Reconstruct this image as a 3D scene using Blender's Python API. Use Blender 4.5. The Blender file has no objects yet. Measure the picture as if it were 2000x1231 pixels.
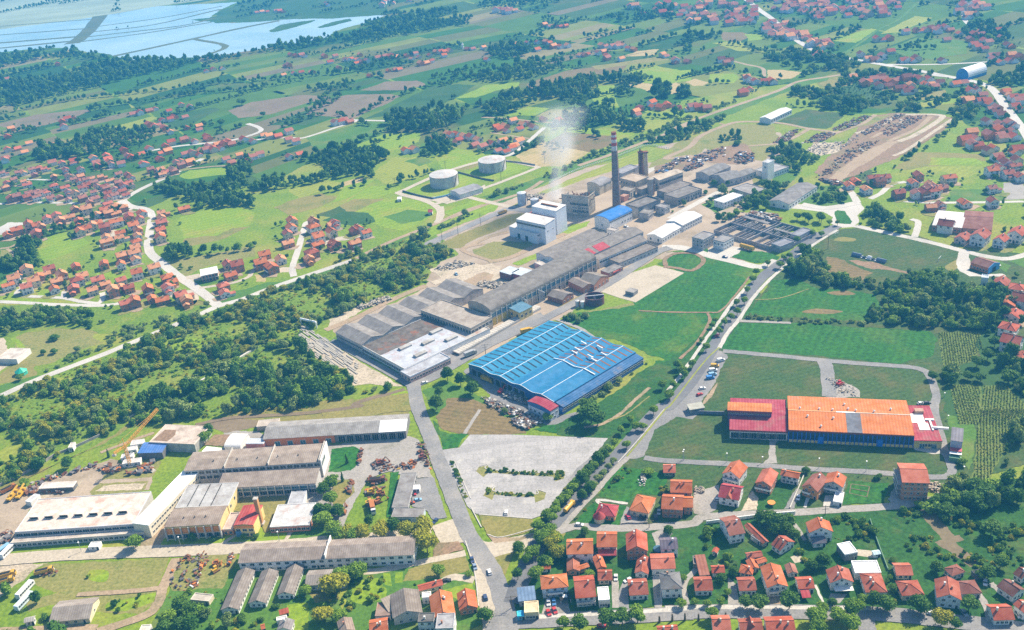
import bpy,math,random
import numpy as np
from mathutils import Matrix,Vector
R=math.radians
rnd=random.Random(7)
npr=np.random.RandomState(11)
scene=bpy.context.scene
COL=scene.collection
# camera
CAM_H=310.0
FOC,PITCH,ROLL=1958.33,R(26.1945),R(-5.5585)
_f=np.array([0,math.cos(PITCH),-math.sin(PITCH)])
_r=np.array([1.0,0,0]);_u=np.cross(_r,_f)
_c,_s=math.cos(ROLL),math.sin(ROLL)
_r,_u=_c*_r+_s*_u,-_s*_r+_c*_u
cam=bpy.data.objects.new("camera",bpy.data.cameras.new("camera"))
COL.objects.link(cam)
cam.matrix_world=Matrix(((_r[0],_u[0],-_f[0],0),(_r[1],_u[1],-_f[1],0),(_r[2],_u[2],-_f[2],CAM_H),(0,0,0,1)))
cam.data.sensor_width=36.0
cam.data.lens=FOC/2000.0*36.0
cam.data.clip_start=1.0
cam.data.clip_end=30000.0
scene.camera=cam
# light
SUN_EL=R(43)
SUN_AZ=(0.80,0.60)
w=bpy.data.worlds.new("World");scene.world=w;w.use_nodes=True
nt=w.node_tree
sky=nt.nodes.new("ShaderNodeTexSky");sky.sky_type='NISHITA';sky.sun_disc=False
sky.sun_elevation=SUN_EL;sky.sun_rotation=math.atan2(SUN_AZ[0],SUN_AZ[1])
bg=nt.nodes["Background"];nt.links.new(sky.outputs[0],bg.inputs[0]);bg.inputs[1].default_value=0.095
sun=bpy.data.objects.new("sun",bpy.data.lights.new("sun",'SUN'));COL.objects.link(sun)
sun.data.energy=5.0;sun.data.angle=R(0.5);sun.data.color=(1.0,0.885,0.69)
d=Vector((-SUN_AZ[0]*math.cos(SUN_EL),-SUN_AZ[1]*math.cos(SUN_EL),-math.sin(SUN_EL)))
sun.rotation_euler=d.to_track_quat('-Z','Y').to_euler()
scene.view_settings.view_transform='Standard';scene.view_settings.look='None'
scene.view_settings.exposure=1.0;scene.view_settings.gamma=1.0
scene.cycles.max_bounces=5;scene.cycles.diffuse_bounces=3;scene.cycles.glossy_bounces=2
scene.cycles.transmission_bounces=3;scene.cycles.volume_bounces=1;scene.cycles.transparent_max_bounces=6
scene.cycles.use_denoising=False
# survey: photo points to places on the ground
TILES={'0':(0,0,1.0),'1':(0,0,.35),'2':(650,0,.35),'3':(1300,0,.35),'4':(0,400,.35),'5':(650,400,.35),'6':(1300,400,.35),'7':(0,800,.35),'8':(650,800,.35),'9':(1300,800,.35),'A':(1130,880,.1503),'B':(1400,880,.1503),'C':(1000,1046,.1503),'D':(1270,1046,.1503),'E':(1550,1046,.1503),'F':(1700,1046,.1503),'G':(700,1046,.1503),'H':(410,1046,.1503),'a':(1080,240,.1503),'b':(1700,880,.1503),'c':(1380,740,.1503),'d':(1680,740,.1503),'e':(0,860,.1503),'f':(290,860,.1503),'g':(950,380,.1503),'h':(900,620,.1852)}
def px(t,x,y):
 o=TILES[t];return(o[0]+x*o[2],o[1]+y*o[2])
def pts(s):
 """'5 10 20 30 40 6 7 8' style lists: a single tile letter/digit followed by coordinates; tiles switch with '|'."""
 out=[]
 for seg in s.split('|'):
  q=seg.split();t=q[0];v=[float(k)for k in q[1:]]
  out+=[px(t,v[i],v[i+1])for i in range(0,len(v),2)]
 return out
def G(p,h=0.0):
 dv=(p[0]-1000.0)*_r-(p[1]-615.5)*_u+FOC*_f
 k=(h-CAM_H)/dv[2]
 return np.array([dv[0]*k,dv[1]*k,h])
def proj(v):
 q=np.array(v,float)-np.array([0,0,CAM_H]);z=q@_f
 return 1000.0+FOC*(q@_r)/z,615.5-FOC*(q@_u)/z
def height_of(base,topy):
 b=G(base);lo,hi=0.0,200.0
 for _ in range(40):
  m=(lo+hi)/2
  if proj((b[0],b[1],m))[1]>topy:lo=m
  else:hi=m
 return lo
 # mesh helpers
class MB:
 def __init__(self):self.v=[];self.f=[];self.m=[]
 def add(self,vs,fs,m=0):
  b=len(self.v);self.v+=[tuple(map(float,p))for p in vs];self.f+=[tuple(b+i for i in q)for q in fs];self.m+=[m]*len(fs);return self
 def box(self,x0,x1,y0,y1,z0,z1,m=0):
  return self.add([(x0,y0,z0),(x1,y0,z0),(x1,y1,z0),(x0,y1,z0),(x0,y0,z1),(x1,y0,z1),(x1,y1,z1),(x0,y1,z1)],[(3,2,1,0),(4,5,6,7),(0,1,5,4),(1,2,6,5),(2,3,7,6),(3,0,4,7)],m)
 def prism_x(self,prof,x0,x1,m=0):
  n=len(prof);vs=[(x0,y,z)for y,z in prof]+[(x1,y,z)for y,z in prof]
  fs=[tuple(range(n))[::-1],tuple(range(n,2*n))]+[(i,(i+1)%n,n+(i+1)%n,n+i)for i in range(n)]
  return self.add(vs,fs,m)
 def prism_y(self,prof,y0,y1,m=0):
  n=len(prof);vs=[(x,y0,z)for x,z in prof]+[(x,y1,z)for x,z in prof]
  fs=[tuple(range(n)),tuple(range(n,2*n))[::-1]]+[(i,n+i,n+(i+1)%n,(i+1)%n)for i in range(n)]
  return self.add(vs,fs,m)
 def prism_z(self,loop,z0,z1,m=0):
  n=len(loop);vs=[(p[0],p[1],z0)for p in loop]+[(p[0],p[1],z1)for p in loop]
  fs=[tuple(range(n))[::-1],tuple(range(n,2*n))]+[(i,(i+1)%n,n+(i+1)%n,n+i)for i in range(n)]
  return self.add(vs,fs,m)
 def cyl(self,x,y,z0,z1,r0,r1=None,n=16,m=0):
  r1=r0 if r1 is None else r1
  a=[2*math.pi*i/n for i in range(n)]
  vs=[(x+r0*math.cos(t),y+r0*math.sin(t),z0)for t in a]+[(x+r1*math.cos(t),y+r1*math.sin(t),z1)for t in a]
  fs=[tuple(range(n))[::-1],tuple(range(n,2*n))]+[(i,(i+1)%n,n+(i+1)%n,n+i)for i in range(n)]
  return self.add(vs,fs,m)
 def bar(self,p,q,r,m=0,n=4,r1=None):
  p,q=Vector(p),Vector(q);ax=(q-p)
  if ax.length<1e-6:return self
  ax.normalize();s=ax.cross(Vector((0,0,1)))
  if s.length<1e-3:s=ax.cross(Vector((1,0,0)))
  s.normalize();t=ax.cross(s);r1=r if r1 is None else r1
  an=[2*math.pi*(i+.5)/n for i in range(n)]
  vs=[p+(s*math.cos(k)+t*math.sin(k))*r for k in an]+[q+(s*math.cos(k)+t*math.sin(k))*r1 for k in an]
  return self.add(vs,[tuple(range(n)),tuple(range(n,2*n))[::-1]]+[(i,n+i,n+(i+1)%n,(i+1)%n)for i in range(n)],m)
 def mesh(self,name,mats):
  me=bpy.data.meshes.new(name);me.from_pydata(self.v,[],self.f)
  for k in(mats if isinstance(mats,(list,tuple))else[mats]):me.materials.append(k)
  if any(self.m):me.polygons.foreach_set('material_index',self.m)
  me.update();return me
def link(name,me,parent=None,loc=None,rz=0.0,color=None,scale=None):
 o=bpy.data.objects.new(name,me);COL.objects.link(o)
 if parent is not None:o.parent=parent
 if loc is not None:o.location=tuple(loc)
 if rz:o.rotation_euler=(0,0,rz)
 if scale is not None:o.scale=scale if hasattr(scale,'__len__')else(scale,)*3
 if color is not None:o.color=(*color,1.0)
 return o
def part(name,mb,mats,parent=None,**k):return link(name,mb.mesh(name,mats),parent,**k)
def tag(o,label=None,cat=None,group=None,kind=None):
 if label:o['label']=label
 if cat:o['category']=cat
 if group:o['group']=group
 if kind:o['kind']=kind
 return o
def thing(name,label,cat,loc=(0,0,0),rz=0.0,group=None):
 return tag(link(name,None,None,loc,rz),label,cat,group)
def copy_tree(o,parent=None):
 c=o.copy();COL.objects.link(c);c.parent=parent
 for ch in o.children:copy_tree(ch,c)
 return c
 # materials
def new_mat(name,rough=0.85,spec=0.25,metal=0.0):
 m=bpy.data.materials.new(name);m.use_nodes=True;n=m.node_tree.nodes;b=n["Principled BSDF"]
 b.inputs['Roughness'].default_value=rough;b.inputs['Metallic'].default_value=metal
 b.inputs['Specular IOR Level'].default_value=spec
 return m,m.node_tree,b
def N(nt,typ,**kw):
 n=nt.nodes.new(typ)
 for k,v in kw.items():
  if k.startswith('i_'):n.inputs[k[2:].replace('_',' ')].default_value=v
  else:setattr(n,k,v)
 return n
def mix(nt,fac,a,b,mode='MIX'):
 n=nt.nodes.new('ShaderNodeMix');n.data_type='RGBA';n.blend_type=mode;n.clamp_factor=True
 for i,v in((0,fac),(6,a),(7,b)):
  if hasattr(v,'is_linked')or hasattr(v,'links'):nt.links.new(v,n.inputs[i])
  elif i==0:n.inputs[0].default_value=v
  else:n.inputs[i].default_value=(*v,1.0)
 return n.outputs[2]
def noise(nt,vec,scale,lo=.35,hi=.65,detail=4,rough=.6,stretch=None):
 if stretch:
  mp=N(nt,'ShaderNodeMapping');mp.inputs['Scale'].default_value=stretch;nt.links.new(vec,mp.inputs[0]);vec=mp.outputs[0]
 n=N(nt,'ShaderNodeTexNoise');n.inputs['Scale'].default_value=scale;n.inputs['Detail'].default_value=detail;n.inputs['Roughness'].default_value=rough
 nt.links.new(vec,n.inputs['Vector'])
 r=N(nt,'ShaderNodeMapRange');r.inputs['From Min'].default_value=lo;r.inputs['From Max'].default_value=hi
 nt.links.new(n.outputs[0],r.inputs['Value']);return r.outputs[0]
def pos(nt,world=True):
 return(N(nt,'ShaderNodeNewGeometry').outputs['Position']if world else N(nt,'ShaderNodeTexCoord').outputs['Object'])
def surf(name,c1,c2,c3=None,s1=.05,s2=.5,s3=.01,rough=.9,spec=.15,world=True,stretch=None,fine=.25,t3=(.52,.66),metal=0.0,rows=None):
 """Surface whose own colour wanders between c1 and c2 (scale s1), with c3 patches (s3) and a fine grain (s2)."""
 m,nt,b=new_mat(name,rough,spec,metal);v=pos(nt,world)
 col=mix(nt,noise(nt,v,s1,stretch=stretch),c1,c2)
 if c3 is not None:col=mix(nt,noise(nt,v,s3,t3[0],t3[1],5,.65),col,c3)
 g=noise(nt,v,s2,.3,.7,5,.7,stretch)
 col=mix(nt,fine,col,mix(nt,g,tuple(.35*k for k in c1),tuple(min(1,1.7*k)for k in c2)))
 if rows:
  mp=N(nt,'ShaderNodeMapping');mp.inputs['Rotation'].default_value=(0,0,rows[0]);nt.links.new(v,mp.inputs[0])
  wv=N(nt,'ShaderNodeTexWave');wv.inputs['Scale'].default_value=.314/rows[1];wv.inputs['Distortion'].default_value=2.5;wv.inputs['Detail'].default_value=3;wv.inputs['Detail Scale'].default_value=.5
  nt.links.new(mp.outputs[0],wv.inputs[0]);mu=N(nt,'ShaderNodeMath',operation='MULTIPLY');nt.links.new(wv.outputs[1],mu.inputs[0]);mu.inputs[1].default_value=rows[2]
  col=mix(nt,mu.outputs[0],col,mix(nt,1.0,col,(.55,.62,.5),'MULTIPLY'))
 nt.links.new(col,b.inputs['Base Color']);return m
def tint_mat(name,rough=.8,spec=.25,rows=None,var=.35,stain=None,fine_s=1.2,axis='X',metal=0.0,bump=0.0):
 """Takes the object's own colour; weathering noise, optional ribs or tile rows."""
 m,nt,b=new_mat(name,rough,spec,metal);oi=N(nt,'ShaderNodeObjectInfo');v=pos(nt,False)
 base=oi.outputs['Color']
 ad=N(nt,'ShaderNodeVectorMath',operation='ADD');nt.links.new(v,ad.inputs[0])
 sc=N(nt,'ShaderNodeVectorMath',operation='SCALE');sc.inputs[0].default_value=(91,57,33);nt.links.new(oi.outputs['Random'],sc.inputs['Scale']);nt.links.new(sc.outputs[0],ad.inputs[1])
 v2=ad.outputs[0]
 dark=mix(nt,1.0,base,(.5,.46,.44),'MULTIPLY');lite=mix(nt,.18,base,(.9,.86,.8))
 col=mix(nt,noise(nt,v2,.22,.3,.7,5),dark,lite)
 col=mix(nt,1-var,col,base)
 col=mix(nt,.30,col,mix(nt,noise(nt,v2,fine_s,.35,.65,3),dark,base))
 if stain is not None:
  col=mix(nt,noise(nt,v2,.12,.53,.68,6,.7,(1,1,.25)),col,mix(nt,.65,base,stain))
 if rows:
  wv=N(nt,'ShaderNodeTexWave');wv.bands_direction=axis;wv.inputs['Scale'].default_value=.314/rows;wv.inputs['Distortion'].default_value=.25
  nt.links.new(v,wv.inputs[0])
  mu=N(nt,'ShaderNodeMath',operation='MULTIPLY');nt.links.new(wv.outputs[1],mu.inputs[0]);mu.inputs[1].default_value=.45
  col=mix(nt,mu.outputs[0],col,dark)
 nt.links.new(col,b.inputs['Base Color']);return m
def brick_mat(name,c1,c2,mortar):
 m,nt,b=new_mat(name,.9,.15);v=pos(nt,False);oi=N(nt,'ShaderNodeObjectInfo')
 col=mix(nt,noise(nt,v,.35,.3,.7),c1,c2)
 col=mix(nt,noise(nt,v,2.5,.45,.6),col,mix(nt,.5,col,mortar))
 hs=N(nt,'ShaderNodeHueSaturation');mr=N(nt,'ShaderNodeMapRange');mr.inputs[3].default_value=.75;mr.inputs[4].default_value=1.2
 nt.links.new(oi.outputs['Random'],mr.inputs[0]);nt.links.new(mr.outputs[0],hs.inputs['Value']);nt.links.new(col,hs.inputs['Color'])
 nt.links.new(hs.outputs[0],b.inputs['Base Color']);return m
def slab_mat():
 m,nt,b=new_mat('cast concrete slabs',.9,.15);v=pos(nt)
 mp=N(nt,'ShaderNodeMapping');mp.inputs['Rotation'].default_value=(0,0,.06);nt.links.new(v,mp.inputs[0]);br=N(nt,'ShaderNodeTexBrick');br.inputs['Scale'].default_value=1;br.inputs['Brick Width'].default_value=7;br.inputs['Row Height'].default_value=4.5;br.inputs['Mortar Size'].default_value=.16;br.inputs['Mortar Smooth'].default_value=.4
 for i,c in((1,(.33,.31,.305)),(2,(.40,.375,.365)),(3,(.17,.165,.14))):br.inputs[i].default_value=(*c,1)
 nt.links.new(mp.outputs[0],br.inputs[0]);col=mix(nt,.55,(.36,.34,.33),br.outputs[0])
 col=mix(nt,noise(nt,v,.05,.48,.66,5,.7),col,(.22,.21,.20));col=mix(nt,noise(nt,v,.12,.58,.68,4),col,(.44,.41,.37));col=mix(nt,noise(nt,v,.09,.55,.62,4,.6,(.12,1,1)),col,(.27,.255,.25))
 col=mix(nt,.3,col,mix(nt,noise(nt,v,1.2,.3,.7),(.14,.135,.13),(.55,.52,.5)));nt.links.new(col,b.inputs['Base Color']);return m
def plain(name,c,rough=.5,spec=.3,metal=0.0):return surf(name,tuple(.9*k for k in c),tuple(min(1,1.08*k)for k in c),None,.3,2.0,rough=rough,spec=spec,world=False,fine=.15,metal=metal)
def leaf_mat(name,c_dark,c_mid,c_lite,scale=.05):
 m,nt,b=new_mat(name,.75,.2);oi=N(nt,'ShaderNodeObjectInfo');v=pos(nt)
 n1=noise(nt,v,.55,.3,.7,3);n2=noise(nt,v,scale,.35,.65,3)
 col=mix(nt,n1,c_dark,c_mid)
 mu=N(nt,'ShaderNodeMath',operation='MULTIPLY');nt.links.new(oi.outputs['Random'],mu.inputs[0]);mu.inputs[1].default_value=.75
 col=mix(nt,mu.outputs[0],col,c_lite)
 col=mix(nt,n2,col,mix(nt,.45,col,c_lite))
 nt.links.new(col,b.inputs['Base Color'])
 tr=N(nt,'ShaderNodeBsdfTranslucent');nt.links.new(col,tr.inputs[0])
 ms=N(nt,'ShaderNodeMixShader');ms.inputs[0].default_value=.28
 nt.links.new(b.outputs[0],ms.inputs[1]);nt.links.new(tr.outputs[0],ms.inputs[2]);nt.links.new(ms.outputs[0],nt.nodes['Material Output'].inputs[0])
 return m
M={}
M['meadow']=surf('meadow',(.078,.165,.009),(.18,.235,.015),(.30,.235,.06),.03,.5,.011,fine=.5,t3=(.50,.64))
M['grass']=surf('lawn grass',(.045,.125,.014),(.085,.165,.02),(.16,.17,.04),.05,.6,.03,fine=.4)
M['rich']=surf('rich grass',(.009,.080,.009),(.034,.130,.012),(.10,.145,.022),.04,.4,.025,fine=.6,rows=(.5,5,.4),t3=(.50,.66))
M['richmix']=surf('meadow turning yellow',(.013,.085,.010),(.035,.125,.012),(.19,.20,.02),.05,.4,.02,fine=.55,t3=(.52,.66))
M['dkgrass']=surf('garden grass',(.010,.060,.010),(.034,.100,.013),(.11,.115,.032),.06,.5,.05,fine=.55)  # darker green grass, mostly for the gardens on the right
M['bright']=surf('bright grass',(.14,.24,.010),(.215,.285,.016),(.29,.23,.05),.04,.5,.02,fine=.45,rows=(1.1,7,.3))
M['lime']=surf('yellow green crop',(.20,.235,.024),(.27,.28,.035),(.13,.21,.02),.03,.4,.015,fine=.35,rows=(.9,6,.35))
M['dryl']=surf('dry lawn',(.16,.155,.035),(.235,.195,.06),(.085,.14,.02),.06,.6,.05,fine=.4)
M['mown']=surf('mown verge',(.026,.082,.016),(.062,.098,.024),(.15,.11,.042),.07,.6,.05,fine=.55,rows=(1.25,4,.35),t3=(.48,.66))
M['tan']=surf('stubble field',(.36,.275,.12),(.42,.31,.15),(.24,.22,.07),.02,.4,.02,rows=(.8,6,.25))
M['brown']=surf('dry brown grass',(.165,.115,.05),(.205,.145,.06),(.075,.10,.025),.05,.5,.03,fine=.4,rows=(2.0,4,.4))
M['plough']=surf('ploughed soil',(.16,.115,.075),(.20,.15,.09),(.12,.11,.05),.03,.4,.02)
M['dkgreen']=surf('dark crop',(.022,.07,.014),(.045,.10,.02),(.06,.10,.03),.03,.4,.02)
M['scrubfloor']=surf('scrub floor',(.075,.155,.010),(.15,.21,.016),(.26,.235,.045),.06,.5,.03,fine=.55)
M['mix']=surf('weedy ground',(.13,.165,.025),(.25,.21,.075),(.06,.135,.014),.05,.6,.05,fine=.45)
M['conc']=surf('pale concrete',(.40,.37,.33),(.50,.465,.42),(.29,.27,.24),.06,1.0,.03,fine=.3,t3=(.5,.7))
M['slabs']=slab_mat()
M['apron']=surf('dusty concrete',(.37,.315,.245),(.47,.405,.315),(.28,.235,.175),.04,.8,.04,fine=.3,t3=(.48,.7))
M['asph']=surf('worn asphalt',(.165,.16,.16),(.235,.225,.22),(.31,.28,.25),.07,1.2,.05,fine=.35,t3=(.5,.68))
M['asphd']=surf('grey asphalt',(.12,.12,.13),(.165,.165,.175),(.22,.21,.2),.05,1.0,.03,fine=.2)
M['gravel']=surf('gravel',(.25,.23,.21),(.33,.30,.27),(.18,.17,.13),.12,1.2,.06,fine=.35)
M['dirt']=surf('dirt track',(.27,.19,.12),(.35,.26,.17),(.17,.15,.07),.06,.8,.04,fine=.4)
M['sand']=surf('pale sandy rubble',(.33,.265,.19),(.46,.385,.29),(.19,.165,.09),.08,.7,.05,fine=.5)
M['redsoil']=surf('reddish soil',(.19,.125,.08),(.26,.165,.10),(.12,.135,.06),.06,.6,.04,fine=.5,t3=(.48,.64))
M['yard']=surf('yard soil',(.30,.235,.175),(.38,.30,.22),(.22,.17,.11),.05,.8,.03,fine=.25)
M['water']=surf('lake water',(.27,.38,.41),(.35,.45,.48),(.21,.32,.33),.008,.002,.003,rough=.2,spec=.5,fine=.04)
M['maizef']=surf('maize field',(.085,.135,.025),(.135,.175,.035),(.20,.19,.05),.05,.7,.03,fine=.5,rows=(.05,2.3,.55))
M['pale']=surf('pale flood plain',(.20,.25,.17),(.30,.34,.24),(.12,.17,.10),.004,.02,.002,stretch=(.3,1,1))
M['mud']=surf('mud bank',(.075,.10,.05),(.11,.12,.06),None,.02,.2)
M['tile']=tint_mat('clay roof tiles',.85,.15,rows=.55,var=.8,axis='DIAGONAL',fine_s=1.8,stain=(.17,.085,.055))
M['sheet']=tint_mat('roof sheeting',.75,.15,rows=1.6,var=.6,axis='X',stain=(.25,.2,.16))
M['bluesheet']=tint_mat('long blue sheeting',.7,.18,var=.35,fine_s=.5,stain=(.03,.16,.26))
M['fibre']=tint_mat('fibre cement roof',.9,.12,rows=1.1,var=.85,stain=(.12,.10,.085),axis='X')
M['flat']=tint_mat('flat roof felt',.9,.12,var=.8,stain=(.16,.11,.08))
M['rusty']=tint_mat('stained flat roof',.85,.15,var=.7,stain=(.30,.10,.04))
M['wall']=tint_mat('rendered wall',.9,.15,var=.45)
M['grime']=tint_mat('grimy wall',.92,.1,var=.8,stain=(.09,.075,.06),fine_s=.8)
M['paint']=tint_mat('painted metal',.45,.4,var=.25)
M['brick']=brick_mat('bare brick',(.34,.115,.05),(.44,.17,.075),(.38,.30,.24))
M['glass']=plain('dark window glass',(.025,.03,.04),.15,.5)
M['blueglass']=plain('blue tinted glass',(.06,.13,.17),.2,.5)
M['frame']=plain('white frame',(.62,.62,.6))
M['blueframe']=plain('blue window frame',(.02,.13,.60))
M['white']=plain('white paint',(.78,.78,.76),.55)
M['steel']=plain('galvanised steel',(.36,.37,.38),.5,.4,.3)
M['dark']=plain('dark interior',(.03,.028,.027),.9,.1)
M['rust']=surf('rusty metal',(.16,.06,.028),(.25,.11,.05),(.08,.045,.03),.4,2.0,.2,world=False)
M['rubber']=plain('black rubber',(.02,.02,.02),.8)
M['wood']=surf('tree bark',(.10,.075,.05),(.15,.115,.08),None,.8,3.0,world=False)
M['leafA']=leaf_mat('leaves green',(.085,.185,.011),(.155,.285,.018),(.25,.37,.026))
M['leafB']=leaf_mat('leaves dark',(.036,.110,.012),(.070,.175,.016),(.125,.23,.022))
M['leafC']=leaf_mat('leaves grey green',(.13,.205,.048),(.20,.295,.072),(.29,.35,.085))
M['leafD']=leaf_mat('leaves yellow green',(.19,.25,.012),(.31,.35,.018),(.42,.38,.026))
M['leafE']=leaf_mat('leaves far green',(.036,.112,.013),(.072,.165,.02),(.13,.22,.026))
M['leafM']=leaf_mat('maize leaves',(.13,.17,.03),(.22,.25,.045),(.34,.33,.07))
# the ground, fields, yards, roads, water
_boxes=[];ROADS=[]
def layer(P,m=0.0):
 """Height of a new sheet: one step above every earlier sheet whose extent it overlaps."""
 xs,ys=[p[0]for p in P],[p[1]for p in P];b=(min(xs)-m,max(xs)+m,min(ys)-m,max(ys)+m)
 k=1+max([q[4]for q in _boxes if q[0]<b[1]and b[0]<q[1]and q[2]<b[3]and b[2]<q[3]],default=0)
 _boxes.append((*b,k));return.022+.006*k
def spl(P,n=6,closed=False):
 """Catmull-Rom through the points."""
 P=[np.array(p,float)for p in P];out=[];L=len(P)
 for i in range(L if closed else L-1):
  a,b=P[i],P[(i+1)%L]
  p0=P[i-1]if(closed or i>0)else 2*a-b
  p3=P[(i+2)%L]if(closed or i+2<L)else 2*b-a
  for k in range(n):
   t=k/n;out.append(.5*((2*a)+(b-p0)*t+(2*p0-5*a+4*b-p3)*t*t+(3*a-p0-3*b+p3)*t**3))
 if not closed:out.append(P[-1])
 return out
def patch(name,s,mat,jit=1.0,smooth=False,kind='structure'):
 P=[G(p)for p in pts(s)];z=layer(P);P=[G(p,z)for p in pts(s)]
 if smooth:P=spl(P,5,True)
 def frac(a,b,amp,dep):
  L=math.hypot(b[0]-a[0],b[1]-a[1])
  if L<2.2 or dep==0 or jit<.25:return[a]
  m=(a+b)/2;k=rnd.uniform(-1,1)*min(amp,L*.12);m=m+np.array([-(b-a)[1],(b-a)[0],0])/L*k
  return frac(a,m,amp*.8,dep-1)+frac(m,b,amp*.8,dep-1)
 out=[]
 for i in range(len(P)):out+=frac(P[i],P[(i+1)%len(P)],jit*1.6,7)
 mb=MB();mb.add(out,[tuple(range(len(out)))])
 me=mb.mesh(name,M[mat]);
 if me.polygons[0].normal.z<0:me.flip_normals()
 return tag(link(name,me),kind=kind)
def ribbon(P,w,z,n=6,jit=0.0):
 C=spl([np.array([p[0],p[1],z])for p in P],n)if n>1 else[np.array([p[0],p[1],z])for p in P]
 vs,fs=[],[]
 for i,c in enumerate(C):
  t=C[min(i+1,len(C)-1)]-C[max(i-1,0)];t=t/max(np.linalg.norm(t),1e-6);nn=np.array([-t[1],t[0],0])
  j1,j2=rnd.uniform(-jit,jit),rnd.uniform(-jit,jit)
  vs+=[c+nn*(w/2+j1),c-nn*(w/2+j2)]
  vs[-1]=vs[-1]+np.array([0,0,(i%2)*.003]);vs[-2]=vs[-2]+np.array([0,0,(i%2)*.003])
  if i:fs.append((2*i-2,2*i-1,2*i+1,2*i))
 return vs,fs
def road(name,s,w,mat,n=6,jit=.25,kind='structure'):
 P=[G(p)for p in pts(s)];z=layer(P,w);P=[G(p,z)for p in pts(s)]
 ROADS.append((np.array(spl(P,4))[:,:2],w));vs,fs=ribbon(P,w,z,n,jit);mb=MB();mb.add(vs,fs);return tag(part(name,mb,M[mat]),kind=kind)
def offset_line(P,d):
 out=[]
 for i in range(len(P)):
  t=P[min(i+1,len(P)-1)]-P[max(i-1,0)];t=t/np.linalg.norm(t);out.append(P[i]+np.array([-t[1],t[0],0])*d)
 return out
g=MB();nx=24
g.add([(-7000+14000*i/nx,-800+12800*j/nx,0)for j in range(nx+1)for i in range(nx+1)],[(j*(nx+1)+i,j*(nx+1)+i+1,(j+1)*(nx+1)+i+1,(j+1)*(nx+1)+i)for j in range(nx)for i in range(nx)])
tag(part('ground',g,M['meadow']),kind='structure')
fm,fnt,fb=new_mat('farmland',.95,.1)
fa=N(fnt,'ShaderNodeAttribute',attribute_name='crop');fv=pos(fnt)
fc=mix(fnt,noise(fnt,fv,.03,.3,.7,5),mix(fnt,1.0,fa.outputs['Color'],(.72,.74,.7),'MULTIPLY'),fa.outputs['Color'])
fc=mix(fnt,noise(fnt,fv,.006,.56,.66,5),fc,(.11,.12,.035))
fnt.links.new(fc,fb.inputs['Base Color'])
ang=math.atan2(*(G((500,150))-G((200,215)))[1::-1]);ca,sa=math.cos(ang),math.sin(ang)
crops=[((.045,.125,.016),5),((.08,.155,.02),5),((.125,.18,.028),4),((.032,.09,.018),4),((.19,.21,.04),2.6),((.24,.20,.085),1.6),((.18,.15,.08),1.2),((.13,.14,.04),2),((.06,.11,.025),2)]
cw=[c[1]for c in crops]
F_edges=[];fv_,ff_,fcol=[],[],[]
v0=-3000
while v0<5200:
 dv=rnd.uniform(110,210);u0=-5200+rnd.uniform(0,80)
 tilt=rnd.uniform(-.25,.25)
 while u0<4200:
  du=rnd.uniform(14,58)
  q=[(u0,v0),(u0+du,v0+rnd.uniform(-6,6)),(u0+du+dv*tilt,v0+dv),(u0+dv*tilt,v0+dv+rnd.uniform(-6,6))]
  wq=[(a*-sa+b*ca,a*ca+b*sa)for a,b in q]
  cx,cy=sum(p[0]for p in wq)/4,sum(p[1]for p in wq)/4
  if 560<cy<4600 and abs(cx)<700+cy*.62:
   k=len(fv_);fv_+=[(x,y,.006+.004*(len(ff_)%4))for x,y in wq];ff_.append((k,k+1,k+2,k+3));fcol.append(rnd.choices(crops,cw)[0][0])
   F_edges.append(wq)
  u0+=du
 v0+=dv
me=bpy.data.meshes.new('farmland');me.from_pydata(fv_,[],ff_);me.materials.append(fm)
at=me.attributes.new('crop','FLOAT_COLOR','FACE');at.data.foreach_set('color',[c for q in fcol for c in(*q,1.0)])
me.update()
if me.polygons[0].normal.z<0:me.flip_normals()
tag(link('farmland',me),kind='structure')
def spread(lst):
 for e in lst:patch(*e)
spread([('outer_gardens','0 1995 640 2500 560 2700 1300 2000 1500 900 1480 900 1225 2000 1225','dkgrass',3),('meadow','4 -80 480 600 120 1000 -60 1500 -120 2000 -330|2 700 860 1200 900 1320 760 1700 650|3 100 560 700 470 1000 640 1600 640 1800 760 2100 900|6 2100 800|9 2100 1400|7 -200 1400|4 -200 1000','meadow',4),('pale_plain','1 -200 -60 900 -60 1300 -20 880 35 540 95 0 165 -200 190','pale',0),('lake','1 -120 180 0 165 540 95 880 35 1330 12 1230 55 1170 100 1290 130 1450 120 1560 110 1800 100 2000 85|2 200 82 300 88 200 122 0 178|1 1850 205 1700 232 1500 267 1300 300 1120 322 900 327 740 337 690 327 630 312 560 297 480 290 420 282 350 268 300 264 150 277 0 292 -120 305','water',2),('reed_island','1 1500 172 1560 140 1650 125 1760 110 1740 125 1600 165 1530 180','dkgreen',2),('reed_island','1 1770 152 1850 125 1950 105 1960 118 1870 142 1790 157','dkgreen',2),('headland','1 1060 112 1200 98 1240 55 1360 10 1700 -30 2000 -40|2 300 -30 300 80 0 105|1 1580 108 1400 125 1200 130','dkgreen',3),])
for s,wd in(('1 630 315 770 285 1080 217 1310 165 1560 115',12),('1 1080 218 1260 258 1120 322',9),('1 460 232 800 187 1180 125',8),('1 490 206 1000 146 1200 100',8),('1 500 180 850 140 1230 52',8),('1 530 150 900 100 1240 35',7),('1 -60 200 480 160',8),('1 -60 245 440 205',12),('1 -60 275 430 228',12),('1 -60 152 540 106',7),('1 400 245 440 220 500 165 560 88',26)):
 road('dyke',s,wd*1.2,'mud',4,1.0)
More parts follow.
